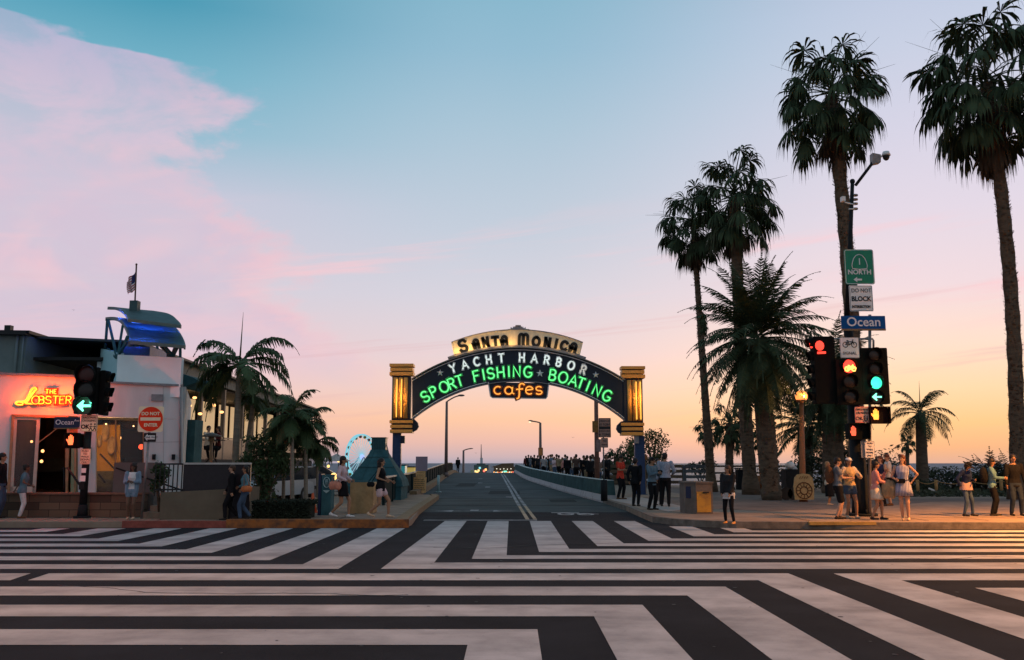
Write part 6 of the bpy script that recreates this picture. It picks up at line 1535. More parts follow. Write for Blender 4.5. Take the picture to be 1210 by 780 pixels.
# ================================================================ PLAZA THINGS
wood = mat('fence_wood', (.13,.085,.055), .85, var=.3, scale=3, stretch=(.3,1,6))
YF_ = 55
def fence(label, pxa, pxb, Y, rails, m, pz0, step=2.4, w=.09):
    a, b = P(pxa,570,Y).x, P(pxb,570,Y).x; t = thing('wooden_fence', label, 'fence', (a, Y, .15)); x = a
    while x <= b+.01: mb = MB(); mb.bb(x-.09, x+.09, Y-.09, Y+.09, .1, pz0); mb.build('post', m, t); x += (b-a)/max(1, round((b-a)/step))
    for z in rails: mb = MB(); mb.bb(a, b, Y-.15, Y-.1, z-w, z+w); mb.build('rail', m, t)
fence('long wooden rail fence along the sea side of the plaza left of the slender palm', 716, 808, YF_, (.45,.78,1.10,1.40), wood, 1.46)
fence('grey section of rail fence between the bin and the palm trunks', 809, 842, YF_-.5, (.45,.78,1.10,1.40), mat('grey_fence', (.11,.11,.12), .85), 1.46)
fence('rail fence behind the date palm and globe lamp', 843, 985, YF_, (.5,1.0,1.40), wood, 1.46, w=.05)
# litter bins behind
for px, w_, lab in ((877,10,'dark litter bin standing by the wooden fence left of the date palm'),):
    c = P(px,575,50); mb = MB(); mb.bb(c.x-.28,c.x+.28,49.7,50.3,.15,1.25); mb.bb(c.x-.3,c.x+.3,49.66,50.34,1.26,1.33); mb.build('litter_bin', dkm, org=(c.x,50,.15), label=lab, cat='bin')
# big utility box with the yellow poster
YU_ = G(822, 607.5, .15).y
ub = thing('planter_box', 'squat grey concrete box with one glowing amber face and dark side panel', 'box', (P(822,606,YU_).x, YU_+.4, .15))
a, m1, b = P(808.5,575,YU_+.35), P(822,575,YU_), P(841.3,575,YU_+.1); zt = P(822,571.5,YU_).z
greyb = mat('brown_grey_concrete', (.13,.105,.09), .85, var=.25, scale=3, bump=.3)
mb = MB(); mb.prism([(a.x,YU_+.28,.15),(m1.x,YU_,.15),(b.x,YU_+.05,.15),(b.x,YU_+1.0,.15),(a.x,YU_+1.1,.15)], (0,0,zt-.15)); mb.build('box_body', greyb, ub)
mb = MB(); mb.prism([(a.x-.03,YU_+.25,zt+.001),(m1.x,YU_-.03,zt+.001),(b.x+.03,YU_+.02,zt+.001),(b.x+.03,YU_+1.0,zt+.001),(a.x-.03,YU_+1.1,zt+.001)], (0,0,.05)); mb.build('box_lid', greyb, ub)
mb = MB(); p0, p1 = P(823,580,YU_).x, P(840,580,YU_).x; z0_, z1_ = .2, P(0,581,YU_).z
mb.prism([(p0,YU_-.012,z0_),(p1,YU_+.03,z0_),(p1,YU_+.03,z1_),(p0,YU_-.012,z1_)], (0,-.004,0)); mb.build('amber_panel', mat('amber_panel', (.38,.20,.03), .7, var=.2, scale=3, col2=(.16,.09,.04), thr=(.32,.6)), ub)
mb = MB(); d0 = P(808.8,582,YU_+.28); 
mb.prism([(a.x+.03,YU_+.235,P(0,589,YU_).z),(a.x+.15,YU_+.13,P(0,589,YU_).z),(a.x+.15,YU_+.13,P(0,575,YU_).z),(a.x+.03,YU_+.235,P(0,575,YU_).z)], (-.01,-.01,0)); mb.build('dark_panel', sg_navy, ub)
mb = MB(); c = P(834,582,YU_-.02); mb.box(c, (.18,.01,.04)); mb.build('scuff', sg_black, ub)
# rope posts
px_l = [1085, 1107, 1147.5, 1184, 1225]
orw = mat('orange_wood_post', (.42,.22,.08), .8, var=.2, scale=4)
prev = None
for i, px in enumerate(px_l):
    YPp = G(px,585.5,.15).y; c = P(px,585,YPp); t = MB(); t.tube([(c.x,YPp,.15),(c.x,YPp,.84)], .07, 10)
    t.build('rope_post', orw, org=(c.x,YPp,.15), label='short round wooden rope post, %s from the left in the roped row' % ordn[i], cat='post', group='short wooden posts joined by rope')
    if prev is not None:
        a, b = Vector((prev.x,YPp,.78)), Vector((c.x,YPp,.78)); r_ = MB(); r_.tube([a+(b-a)*(j/8)+Vector((0,-.075,-.12*math.sin(j/8*math.pi))) for j in range(9)], .015, 5)
        r_.build('rope', orw, org=((a.x+b.x)/2,YPp,.7), label='sagging rope between the %s and %s wooden posts' % (ordn[i-1], ordn[i]), cat='rope', group='ropes between the wooden posts')
    prev = c
# round cart sign
YC_ = 34.0
cs = thing('menu_board', 'tombstone shaped tan board with a circular wheel emblem under the globe lamp', 'sign', (P(950,588,YC_).x, YC_, .15))
s_ = YC_/F; c = P(950,575,YC_)
mb = MB(); mb.prism([c+Vector((x*s_,0,z*s_)) for x, z in [(-11,-15),(11,-15),(12,0),(10.5,10),(7,14),(0,15),(-7,14),(-10.5,10),(-12,0)]], (0,.06,0)); bo = mb.build('board', mat('tan_board', (.34,.25,.12), .7, var=.25), cs)
mb = MB()
for rr in (9.2, 4.4): mb.tube([c+Vector((math.cos(t*math.pi/12)*rr*s_,-.01,(math.sin(t*math.pi/12)*rr-4.5)*s_)) for t in range(25)], .02, 5)
for t in range(12): a_ = t*math.pi/6; mb.tube([c+Vector((math.cos(a_)*4.4*s_,-.01,(math.sin(a_)*4.4-4.5)*s_)), c+Vector((math.cos(a_)*9*s_,-.01,(math.sin(a_)*9-4.5)*s_))], .012, 4)
mb.build('emblem', mat('dark_brown_ink', (.10,.045,.02), .8), bo)
mb = MB()
for x in (-4,-1.5,1.5,4): mb.beam(c+Vector((x*s_-.03,-.006,9.2*s_)), c+Vector((x*s_+.03,-.006,11.8*s_)), .012, .02)
mb.build('handwriting', mat('dark_brown_ink', (.10,.045,.02)), bo)
ct = thing('vendor_cart', 'dark vendor cart standing behind the round emblem board', 'cart', (P(935,588,YC_+1.5+1).x, YC_+1.5+1, .15))
mb = MB(); mb.bb(P(926,580,YC_+1.5+1).x, P(941,580,YC_+1.5+1).x, YC_+1.5+.6, YC_+1.5+1.3, .4, 1.35); mb.build('cart_body', dkm, ct)
for px in (929, 938):
    mb = MB(); cc = P(px,585,YC_+1.5+.55); mb.tube([(cc.x,YC_+1.5+.5,.4),(cc.x,YC_+1.5+.6,.4)], .25, 14); mb.build('wheel', sg_black, ct)
mb = MB(); mb.sph((P(934,560,YC_+1.5+1).x,YC_+1.5+1,1.5), (.2,.2,.16), nu=8, nv=6); mb.build('pale_bundle', sg_white, ct)
# small white marker in the bed
c = P(1101,578.5,40); mb = MB(); mb.beam(c+Vector((-.12,0,.05)), c+Vector((.14,0,-.06)), .1, .06); mb.bb(c.x-.02,c.x+.02,39.98,40.02,.1,c.z); mb.build('bed_marker', sg_white, org=(c.x,40,.15), label='small pale marker lying in the ground cover bed', cat='marker')
# ================================================================ FAR PIER
far_w = mat('far_white', (.5,.5,.52), .8)
frw = thing('ferris_wheel', 'white and cyan lit ferris wheel seen at an angle behind the teal kiosk', 'ferris wheel', (P(427,540,480).x, 480, -6))
cy_l = glow('wheel_light', (.26,.72,.84), .7); cy2 = glow('wheel_spoke_light', (.38,.74,.86), .6); YWh = 480
c = P(427,540,YWh); RW = 26*YWh/F; yaw = R(60.5); ux_ = Vector((math.cos(yaw), math.sin(yaw), 0)); nn = Vector((-ux_.y, ux_.x, 0))
for nm, rr, rad, off in (('rim', 1.0, .38, .9), ('rim', .93, .26, .9), ('rim', 1.0, .38, -.9)):
    mb = MB(); mb.tube([c+nn*off+(ux_*math.cos(t*math.pi/24)+Vector((0,0,1))*math.sin(t*math.pi/24))*RW*rr for t in range(49)], rad, 4, cap=False); mb.build(nm, cy_l, frw)
for i in range(30):
    a_ = i*math.pi/15; d = ux_*math.cos(a_)+Vector((0,0,1))*math.sin(a_); mb = MB(); mb.beam(c+d*RW*.08, c+d*RW, .22, .22); mb.build('spoke', cy2, frw)
mb = MB(); mb.sph(c-nn*.5, 1.3, nu=10, nv=8); mb.build('hub', glow('hub_light', (.35,.45,1), 1.2), frw)
for i in range(20):
    a_ = i*math.pi/10+.1; d = ux_*math.cos(a_)+Vector((0,0,1))*math.sin(a_); q = c+d*RW*1.0; mb = MB(); mb.sph(q-Vector((0,0,1.1)), (.85,.85,.8), nu=8, nv=6); mb.build('gondola', mat('gondola_red' if i % 2 else 'gondola_yellow', (.3,.05,.04) if i % 2 else (.35,.25,.05), .6), frw)
mb = MB()
for sx_ in (-1, 1): mb.beam(c+nn*1.5, Vector((c.x,480,-6))+ux_*sx_*9+nn*2.5, .5, .5); mb.beam(c-nn*1.5, Vector((c.x,480,-6))+ux_*sx_*9-nn*2.5, .5, .5)
mb.build('support_leg', far_w, frw)
# pier pavilion with the broad brown roof
bp_ = thing('pier_building', 'broad brown roofed pier building with orange lights beyond the crest', 'building', (P(592,560,260).x, 260, -6))
Yb2 = 260; brn = mat('brown_shingle', (.12,.08,.05), .85, var=.2)
mb = MB(); z0 = -6; zt_ = P(0,547,Yb2).z; a, b = P(584,555,Yb2).x, P(609,555,Yb2).x
mb.bb(a, b, Yb2, Yb2+12, z0, P(0,557,Yb2).z); mb.build('wall', brn, bp_)
mb = MB(); mb.prism([P(580,552,Yb2-1), P(594,547.6,Yb2-1), P(607,547.2,Yb2-1), P(607,551,Yb2-1), P(609,552.5,Yb2-1), P(609,557.5,Yb2-1), P(583,557.5,Yb2-1), P(583.5,552.6,Yb2-1)], (0,14,0)); mb.build('roof', brn, bp_)
ol_ = glow('warm_window', (1,.45,.15), 2.2)
rng = random.Random(90)
for i in range(12):
    px = 584+i*2.0; c = P(px+rng.uniform(-.4,.4), 558.3+rng.uniform(-.5,.4), Yb2-1.3); mb = MB(); mb.box(c, (.3,.1,.24)); mb.build('lit_window', [ol_, glow('cool_window', (.9,.85,.7), 2), ol_, glow('red_window', (1,.15,.1), 2)][i % 4], bp_)
for i in range(5): c = P(587+i*4.2, 554+ (i % 2)*.4, Yb2-1.3); mb = MB(); mb.box(c, (.2,.1,.2)); mb.build('lit_window', glow('cool_window', (.9,.85,.7), 2), bp_)
mb = MB(); mb.box(P(597,557.2,Yb2-1.6), (.9,.1,.4)); mb.build('green_sign_light', glow('green_sign_glow', (.2,1,.6), 1.5), bp_)
b2_ = thing('pier_building', 'dark teal stepped building with a tall thin mast on the far pier', 'building', (P(568,560,320).x, 320, -6))
Yb3 = 320; mb = MB(); mb.bb(P(560,555,Yb3).x, P(577,555,Yb3).x, Yb3, Yb3+15, -6, P(0,549.5,Yb3).z); mb.bb(P(563,555,Yb3).x, P(573,555,Yb3).x, Yb3+1, Yb3+9, P(0,549.4,Yb3).z, P(0,547.5,Yb3).z); mb.build('wall', mat('far_teal', (.06,.11,.11), .8), b2_)
mb = MB(); mb.bb(P(567,550,Yb3).x, P(570,550,Yb3).x, Yb3+3, Yb3+4, P(0,548,Yb3).z, P(0,541,Yb3).z); mb.build('tower', far_w, b2_)
mb = MB(); q = P(568.6,541,Yb3+3); mb.tube([q, P(568.6,525,Yb3+3)], [.22,.1], 6); mb.build('mast', mat('mast_brown', (.3,.2,.17), .7), b2_)
for px, py, m_ in ((562,557,glow('yellow_stall', (1,.75,.3), 1.4)),(564,558,ol_),(567,553,glow('cyan_stall', (.3,.8,.85), 1.0)),(572,556.5,glow('red_window', (1,.15,.1), 2)),(565.5,556,glow('yellow_stall', (1,.75,.3), 1.4)),(574,555,ol_)):
    mb = MB(); mb.box(P(px,py,Yb3-2), (.7,.2,.7)); mb.build('lit_window', m_, b2_)
for px0, px1, py, Yq, m_, lab in ((575,579.5,558.6,230,far_w,'white van parked far down the pier'),(556,559,557.5,230,mat('pale_green_stall',(.35,.4,.25),.8),'pale green stall far down the pier'),):
    mb = MB(); a, b = P(px0,py,Yq), P(px1,py,Yq); mb.prism(rrect(a.x,b.x,-6,P(0,py-2.4,Yq).z,Yq,.15),(0,2.2,0)); mb.build('parked_van' if 'van' in lab else 'market_stall', m_, org=((a.x+b.x)/2,Yq,-6), label=lab, cat='van' if 'van' in lab else 'stall')
# teal booth and yellow lit stall left of the placards
for px0, px1, py, Yq, m_, nm, lab in ((470.5,478.5,550.5,150,glow('teal_booth_glow',(.03,.25,.28),.5),'pier_booth','small teal booth far behind the railing right of the arch pole'),(479,489,552.5,160,mat('yellow_stall_paint',(.35,.28,.06),.8,emit=(1,.7,.2),es=.3),'pier_booth','yellow lit stall far behind the railing beside the teal booth')):
    t = thing(nm, lab, 'booth', ((P(px0,py,Yq).x+P(px1,py,Yq).x)/2, Yq, -6)); a, b = P(px0,py,Yq), P(px1,py,Yq); mb = MB(); mb.bb(a.x,b.x,Yq,Yq+3,-6,a.z); mb.build('booth_wall', m_, t)
    mb = MB(); mb.bb(a.x-.2,b.x+.2,Yq-.2,Yq+3.2,a.z+.002,a.z+.2); mb.build('roof', dkm, t)
# umbrella tent and lights seen between the palms
um = thing('market_tent', 'pale pointed market tent roof behind the walking woman in white', 'tent', (P(398,560,60).x, 60, -.0)); mb = MB(); c = P(398,536,60); rr = .95
mb.loft([[(c.x+q_*rr*math.cos(2*math.pi*i/8), 60+q_*rr*math.sin(2*math.pi*i/8), c.z-h_) for i in range(8)] for q_, h_ in ((1,.5),(.5,.25),(.03,0))], smooth=False); mb.build('tent_roof', mat('tent_canvas', (.5,.42,.38), .8), um)
for sx_ in (-1, 1):
    for sy_ in (-1, 1): mb = MB(); mb.tube([(c.x+sx_*.62,60+sy_*.62,-.05),(c.x+sx_*.62,60+sy_*.62,c.z-.5)], .04, 6); mb.build('tent_pole', alu, um)
for i, (px, py, Y, e) in enumerate(((394.5,563,40,1.2),(336,578,38,.5),(366,575,42,.5),(400,545,70,.6),(388,551,60,.6),(350,572,44,.6))):
    t = thing('path_light', ['bright lit yellow path light right of the teal slab', 'glowing path light among the thin palm trunks on the left', 'glowing path light among the thin palm trunks on the right', 'distant string light under the pointed tent', 'distant warm light just above the teal slab', 'small warm light behind the middle of the hedge'][i], 'lamp', (P(px,py,Y).x, Y, .0))
    mb = MB(); c = P(px,py,Y); mb.sph(c, .10 if i else .16, nu=8, nv=6); mb.build('lamp_globe', glow('path_lamp', (1,.62,.2), 1.8), t); mb = MB(); mb.tube([(c.x,Y,-.03),(c.x,Y,c.z-.08)], .03, 6); mb.build('lamp_stake', dkm, t)
lampL('path_light_source', (P(345,575,30).x, 30.5, .9), (1,.6,.2), 12, .1)
lampL('path_light_source', (P(372,575,31).x, 31.0, .9), (1,.6,.2), 12, .1)
# cars parked behind the hedge
def car(label, x, y, rz, col, seedm):
    t = thing('parked_car', label, 'car', (x, y, .0), 'cars parked beyond the hedge', rz)
    pm = mat(seedm, col, .3, metal=.3, var=.05, spec=.5)
    body = [(-2.1,.35),(-2.15,.6),(-1.95,.8),(-1.0,.9),(1.3,.92),(2.0,.82),(2.15,.6),(2.1,.35)]; cab = [(-1.1,.9),(-.5,1.38),(.7,1.4),(1.5,.92)]
    mb = MB(); mb.prism([(a,-.85,b) for a, b in body], (0,1.7,0)); mb.build('body', pm, t)
    mb = MB(); mb.prism([(a,-.74,b+.002) for a, b in cab], (0,1.48,0)); mb.build('cabin', mat('car_glass', (.03,.035,.04), .1, spec=.6), t)
    mb = MB(); mb.prism([(-.48,-.7,1.39),(.68,-.7,1.405),(.68,.7,1.405),(-.48,.7,1.39)], (0,0,.03)); mb.build('roof', pm, t)
    for sx_ in (-1.3, 1.3):
        for sy_ in (-.86, .66): mb = MB(); mb.tube([(sx_,sy_,.32),(sx_,sy_+.2,.32)], .32, 14); w_ = mb.build('wheel', sg_black, t); mb = MB(); mb.tube([(sx_,sy_-.01,.32),(sx_,sy_+.21,.32)], .18, 10); mb.build('rim', alu, w_)
    return t
for px, Y, rz, col, nm, lab in ((318,36,R(75),(.55,.56,.58),'white_car_paint','white car parked behind the hedge nearest the dark tree'),(331,38,R(70),(.40,.41,.43),'silver_car_paint','silver car half hidden behind the thin palm trunks'),(350,41,R(15),(.45,.45,.47),'pale_car_paint','pale car parked broadside between the palm trunks'),(366,47,R(10),(.10,.11,.13),'dark_car_paint','dark car parked farthest back between the palms')):
    car(lab, P(px,580,Y).x, Y, rz, col, nm)
fence('brown beam fence behind the parked cars and thin palms', 337, 379, 49, (.7,2.0), mat('dark_brown_beam', (.06,.03,.02), .8), 2.1, w=.14)
# beach buildings far left behind the palms
# gulls
for px, py, Y, lab in ((86.5,366.5,70,'gull gliding left of the lookout tower'),(677,517,80,'gull gliding above the crowd under the arch'),(562.5,535.5,150,'tiny distant gull left of the far mast')):
    c = P(px,py,Y); mb = MB(); k = Y*.0014
    mb.loft([[c+Vector((x*k,yy_*k,z*k)) for yy_, z in ((-.5,0),(0,.12),(.5,0),(0,-.05))] for x in ()] or [[c+Vector((-1.4*k,.3*k,.5*k)),c+Vector((-1.4*k,.5*k,.5*k)),c+Vector((-1.4*k,.4*k,.45*k))],[c+Vector((-.6*k,-.2*k,.25*k)),c+Vector((-.6*k,.5*k,.25*k)),c+Vector((-.6*k,.1*k,.15*k))],[c+Vector((0,-.3*k,0)),c+Vector((0,.6*k,0)),c+Vector((0,.1*k,-.2*k))],[c+Vector((.6*k,-.2*k,.25*k)),c+Vector((.6*k,.5*k,.25*k)),c+Vector((.6*k,.1*k,.15*k))],[c+Vector((1.4*k,.3*k,.3*k)),c+Vector((1.4*k,.5*k,.3*k)),c+Vector((1.4*k,.4*k,.25*k))]])
    mb.build('gull', mat('gull_grey', (.25,.2,.2), .8), org=c, label=lab, cat='bird')
# ================================================================ PEOPLE
_tmpc = bpy.data.collections.new('tmp')
def remesh(mb, voxel, smooth=4, fac=.6):
    me = mb.mesh('t'); o = bpy.data.objects.new('t', me); COL.objects.link(o)
    m = o.modifiers.new('r', 'REMESH'); m.mode = 'VOXEL'; m.voxel_size = voxel; m.use_smooth_shade = True
    s_ = o.modifiers.new('s', 'SMOOTH'); s_.iterations = smooth; s_.factor = fac
    dg = bpy.context.evaluated_depsgraph_get(); dg.update(); r = bpy.data.meshes.new_from_object(o.evaluated_get(dg))
    bpy.data.objects.remove(o); bpy.data.meshes.remove(me); return r
def cap_(mb, a, b, ra, rb, n=10):
    a, b = Vector(a), Vector(b); d = b-a; L = d.length; d = d/max(L, 1e-6)
    pts, rs = [], []
    for t in (-.95, -.7, -.35, 0): pts.append(a+d*ra*t); rs.append(ra*math.sqrt(max(.02, 1-t*t)))
    for t in (.25,.5,.75): pts.append(a+(b-a)*t); rs.append(ra+(rb-ra)*t)
    for t in (0, .35, .7, .95): pts.append(b+d*rb*t); rs.append(rb*math.sqrt(max(.02, 1-t*t)))
    mb.tube(pts, rs, n)
def ik(a, b, l1, l2, pole):
    a, b = Vector(a), Vector(b); d = b-a; L = d.length
    if L > (l1+l2)*.998: b = a+d*((l1+l2)*.998/L); d = b-a; L = d.length
    u = d/L; x = (l1*l1-l2*l2+L*L)/(2*L); h = math.sqrt(max(0, l1*l1-x*x)); p = Vector(pole); p = p-u*p.dot(u); p.normalize()
    return a+u*x+p*h, b
def torso_rings(mb, rows, H, lean, n=16, infl=0):
    rings = []
    for z, w, d, yo in rows:
        s_ = lean((z))
        rings.append([Vector(((w+infl)*H*math.cos(2*math.pi*i/n)+s_.x, (d+infl)*H*math.sin(2*math.pi*i/n)+yo*H+s_.y, z*H+s_.z)) for i in range(n)])
    mb.loft(rings)
def addmesh(mb, me, m=0):
    mb.add([v.co[:] for v in me.vertices], [tuple(p.vertices) for p in me.polygons], m, True); bpy.data.meshes.remove(me)
SK = {'a': mat('skin_light', (.42,.24,.16), .6, var=.06), 'b': mat('skin_tan', (.32,.17,.10), .6, var=.06), 'c': mat('skin_brown', (.13,.07,.045), .6, var=.06)}
facem = mat('face_dark', (.02,.012,.01), .5); lipm = mat('lips', (.28,.09,.07), .5)
CL = {}
def cloth(name, col, var=.28, scale=9): return mat('cloth_'+name, col, .9, var=var, scale=scale, spec=.1, bump=.9, bscale=11, stretch=(1,1,.45))
def stripes(name, c1, c2, axis='z', freq=30):
    m = mat('cloth_'+name, c1, .9, var=.0); t = m.node_tree; tcn = [n for n in t.nodes if n.type == 'TEX_COORD'][0]; w = t.nodes.new('ShaderNodeTexWave'); w.bands_direction = axis.upper(); w.inputs['Scale'].default_value = freq
    t.links.new(tcn.outputs['Object'], w.inputs['Vector']); cr = t.nodes.new('ShaderNodeValToRGB'); cr.color_ramp.interpolation = 'CONSTANT'; cr.color_ramp.elements[0].color = tuple(c1)+(1,); cr.color_ramp.elements[1].position = .5; cr.color_ramp.elements[1].color = tuple(c2)+(1,)
    t.links.new(w.outputs['Fac'], cr.inputs[0]); t.links.new(cr.outputs[0], t.nodes['Principled BSDF'].inputs['Base Color']); return m
def person(label, loc, face=0, H=1.7, skin='a', hair=('short','dark'), pose=None, top=None, bottom=None, shoes=None, fem=False, jacket=None, hat=None, group=None, detail=1, rz_deg=True):
    """face: heading in degrees, 0 looks at the camera, 90 to the right of the picture"""
    po = dict(fl=(.055,0), fr=(-.055,0), hl=(.15,-.03,.47), hr=(-.15,-.03,.47), lean=0, head=(0,0), side=0, heel_l=0, heel_r=0, twist=0)
    po.update(pose or {})
    t = thing('person', label, 'person', loc, group, R(face)); ORG[t.name] = Vector((0,0,0))
    fw = .9 if fem else 1.0
    ln, sd_ = R(po['lean']), R(po['side']); zh = .50
    def lean(z):   # offset of a body level from leaning at the hips
        q = max(0, z-zh); return Vector((math.sin(sd_)*q*H, -math.sin(ln)*q*H, -(1-math.cos(ln))*q*H))
    def LP_(x, y, z): return Vector((x*H, y*H, z*H))+lean(z)
    hipz = .515-.5*max(abs(po['fl'][1]), abs(po['fr'][1]))**2*2
    drop = Vector((0,0,0))
    # joints
    hips = {1: Vector((.048*H, 0, hipz*H)), -1: Vector((-.048*H, 0, hipz*H))}
    feet = {}; knees = {}
    for s_, f, hl_ in ((1, po['fl'], po['heel_l']), (-1, po['fr'], po['heel_r'])):
        fz = .042+hl_; a = Vector((f[0]*H, f[1]*H+.01*H, fz*H)); knees[s_], feet[s_] = ik(hips[s_], a, .25*H, .235*H, (0,-1,0))
    shw = .108*fw+.004; sh = {s_: LP_(s_*shw, .0, .812) for s_ in (1,-1)}; elb = {}; wr = {}
    for s_, h in ((1, po['hl']), (-1, po['hr'])):
        tgt = Vector((h[0]*H, h[1]*H, h[2]*H))+(lean(h[2])*.8); elb[s_], wr[s_] = ik(sh[s_], tgt, .165*H, .148*H, po.get('pole_l' if s_ > 0 else 'pole_r', (s_*.6, .9, -.35)))
    neck = LP_(0, .004, .84); hc = LP_(0, -.012, .925)
    yaw, pit = R(po['head'][0]), R(po['head'][1]); hrot = Matrix.Rotation(yaw, 3, 'Z') @ Matrix.Rotation(-pit, 3, 'X'); hrot = Matrix.Rotation(yaw,3,'Z') @ Matrix.Rotation(pit,3,'X')
    if pit > 0: hc = hc+Vector((0, -.02*H*math.sin(pit)*2, -.01*H*math.sin(pit)*2))
    def HP(x, y, z): return hc+hrot @ Vector((x*H, y*H, z*H))
    rows = [(.46,.082,.062,.004),(.50,.096*(1.02 if fem else 1),.070,.004),(.54,.092,.066,.0),(.60,.074*fw,.052,-.002),(.66,.080*fw,.058,-.004),(.73,.094*fw,.064+(.008 if fem else 0),-.006 - (.004 if fem else 0)),(.78,.104*fw,.058,0),(.81,.102*fw,.046,.002),(.83,.06*fw,.036,.003),(.845,.032,.030,.004)]
    B = MB(); torso_rings(B, rows, H, lean)
    th = .050 if fem else .052
    for s_ in (1,-1):
        cap_(B, hips[s_], knees[s_], th*H, .031*H); cap_(B, knees[s_], knees[s_]+(feet[s_]-knees[s_])*.35+Vector((0,.006*H,0)), .030*H, .031*H); cap_(B, knees[s_]+(feet[s_]-knees[s_])*.35+Vector((0,.004*H,0)), feet[s_], .030*H, .019*H)
        fd = Vector((0,-1,0)); ft = feet[s_]; cap_(B, ft+Vector((0,.012*H,-.02*H)), ft+Vector((0,-.085*H,-.028*H+(-.02*H if (po['heel_l'] if s_>0 else po['heel_r'])>.02 else 0))), .017*H, .012*H)
        cap_(B, sh[s_], elb[s_], .030*H*fw, .022*H*fw); cap_(B, elb[s_], wr[s_], .022*H*fw, .014*H*fw)
        hd = (wr[s_]-elb[s_]).normalized(); cap_(B, wr[s_], wr[s_]+hd*.030*H, .013*H, .016*H)
    cap_(B, neck-Vector((0,0,.02*H)), hc+Vector((0,.008*H,-.03*H)), .030*H*fw, .029*H*fw)
    B.sph(HP(0,.006,.008), (.044*H,.053*H,.056*H), rot=hrot, nu=16, nv=12); cap_(B, HP(0,-.010,-.025), HP(0,-.022,-.040), .033*H, .021*H)
    cap_(B, HP(0,-.048,.006), HP(0,-.058,-.010), .006*H, .009*H)     # nose
    for s_ in (1,-1): B.sph(HP(s_*.045,.004,-.002), (.007*H,.012*H,.016*H), rot=hrot, nu=8, nv=6)
    body = MB(); addmesh(body, remesh(B, (.0085 if detail else .012)*H))
    # fingers: four unequal, bent, and a thumb from the side of the palm
    for s_ in (1,-1):
        hd = (wr[s_]-elb[s_]).normalized(); inward = Vector((-s_,0,0)); inward = (inward-hd*inward.dot(hd)).normalized() if abs(inward.dot(hd)) < .95 else hd.orthogonal().normalized(); acr = hd.cross(inward); 
        if acr.y > 0: acr = -acr
        pm = wr[s_]+hd*.040*H
        for k in range(4):
            b0 = pm+acr*(.0165-.011*k)*H; L_ = (.036,.041,.038,.030)[k]*H
            d2 = (hd+inward*.45).normalized(); d3 = (hd*.5+inward).normalized()
            body.tube([b0, b0+hd*L_*.4, b0+hd*L_*.4+d2*L_*.35, b0+hd*L_*.4+d2*L_*.35+d3*L_*.3], [.0058*H,.0056*H,.005*H,.0035*H], 6)
        tb = wr[s_]+hd*.014*H+acr*.013*H; body.tube([tb, tb+(acr*.8+hd*.7).normalized()*.02*H, tb+(acr*.8+hd*.7).normalized()*.02*H+(hd+inward*.3).normalized()*.02*H], [.0072*H,.0062*H,.004*H], 6)
    for s_ in (1,-1):
        body.sph(HP(s_*.0175,-.0455,.006), (.0062*H,.004*H,.0036*H), 1, 8, 6, rot=hrot); body.sph(HP(s_*.018,-.0475,.0175), (.010*H,.003*H,.002*H), 1, 8, 4, rot=hrot)
    body.sph(HP(0,-.0465,-.030), (.013*H,.004*H,.0032*H), 2, 8, 6, rot=hrot)
    body.build('body', [SK[skin], facem, lipm], t, org=(0,0,0))
    # ---- clothes
    vx = (.0095 if detail else .018)*H
    def fin(mb, nm, m, sm_=3): me = remesh(mb, vx, sm_); o = MB(); addmesh(o, me); return o.build(nm, m, t, org=(0,0,0))
    def wear_top(spec, infl, nm):
        T_ = MB(); hem = spec.get('hem', .50); r2 = [r_ for r_ in rows if r_[0] > hem+.01]
        fl = spec.get('flare', 0)
        w0, d0 = .094+fl, .068+fl
        rr_ = [(hem, max(w0, .09), d0, .002)]+[(z, w+(.006 if z < .64 else 0)+fl*max(0,(.66-z)*4), d+fl*max(0,(.66-z)*4), yo) for z, w, d, yo in r2 if z < .835]
        if spec.get('crop'): rr_ = rr_
        torso_rings(T_, rr_, H, lean, infl=infl)
        sl = spec.get('sleeve', 'short')
        for s_ in (1,-1):
            if sl == 'none': continue
            e = elb[s_]
            if sl == 'short': cap_(T_, sh[s_], sh[s_]+(e-sh[s_])*.55, (.032*fw+infl)*H, (.030*fw+infl)*H)
            else:
                cap_(T_, sh[s_], e, (.032*fw+infl)*H, (.026*fw+infl)*H); f_ = 1.0 if sl == 'long' else .45
                cap_(T_, e, e+(wr[s_]-e)*(f_-.06), (.025*fw+infl)*H, (.019*fw+infl)*H)
        return fin(T_, nm, spec['m'])
    if top: wear_top(top, .008, top.get('name', 'shirt'))
    if jacket: wear_top(jacket, .016, jacket.get('name', 'jacket'))
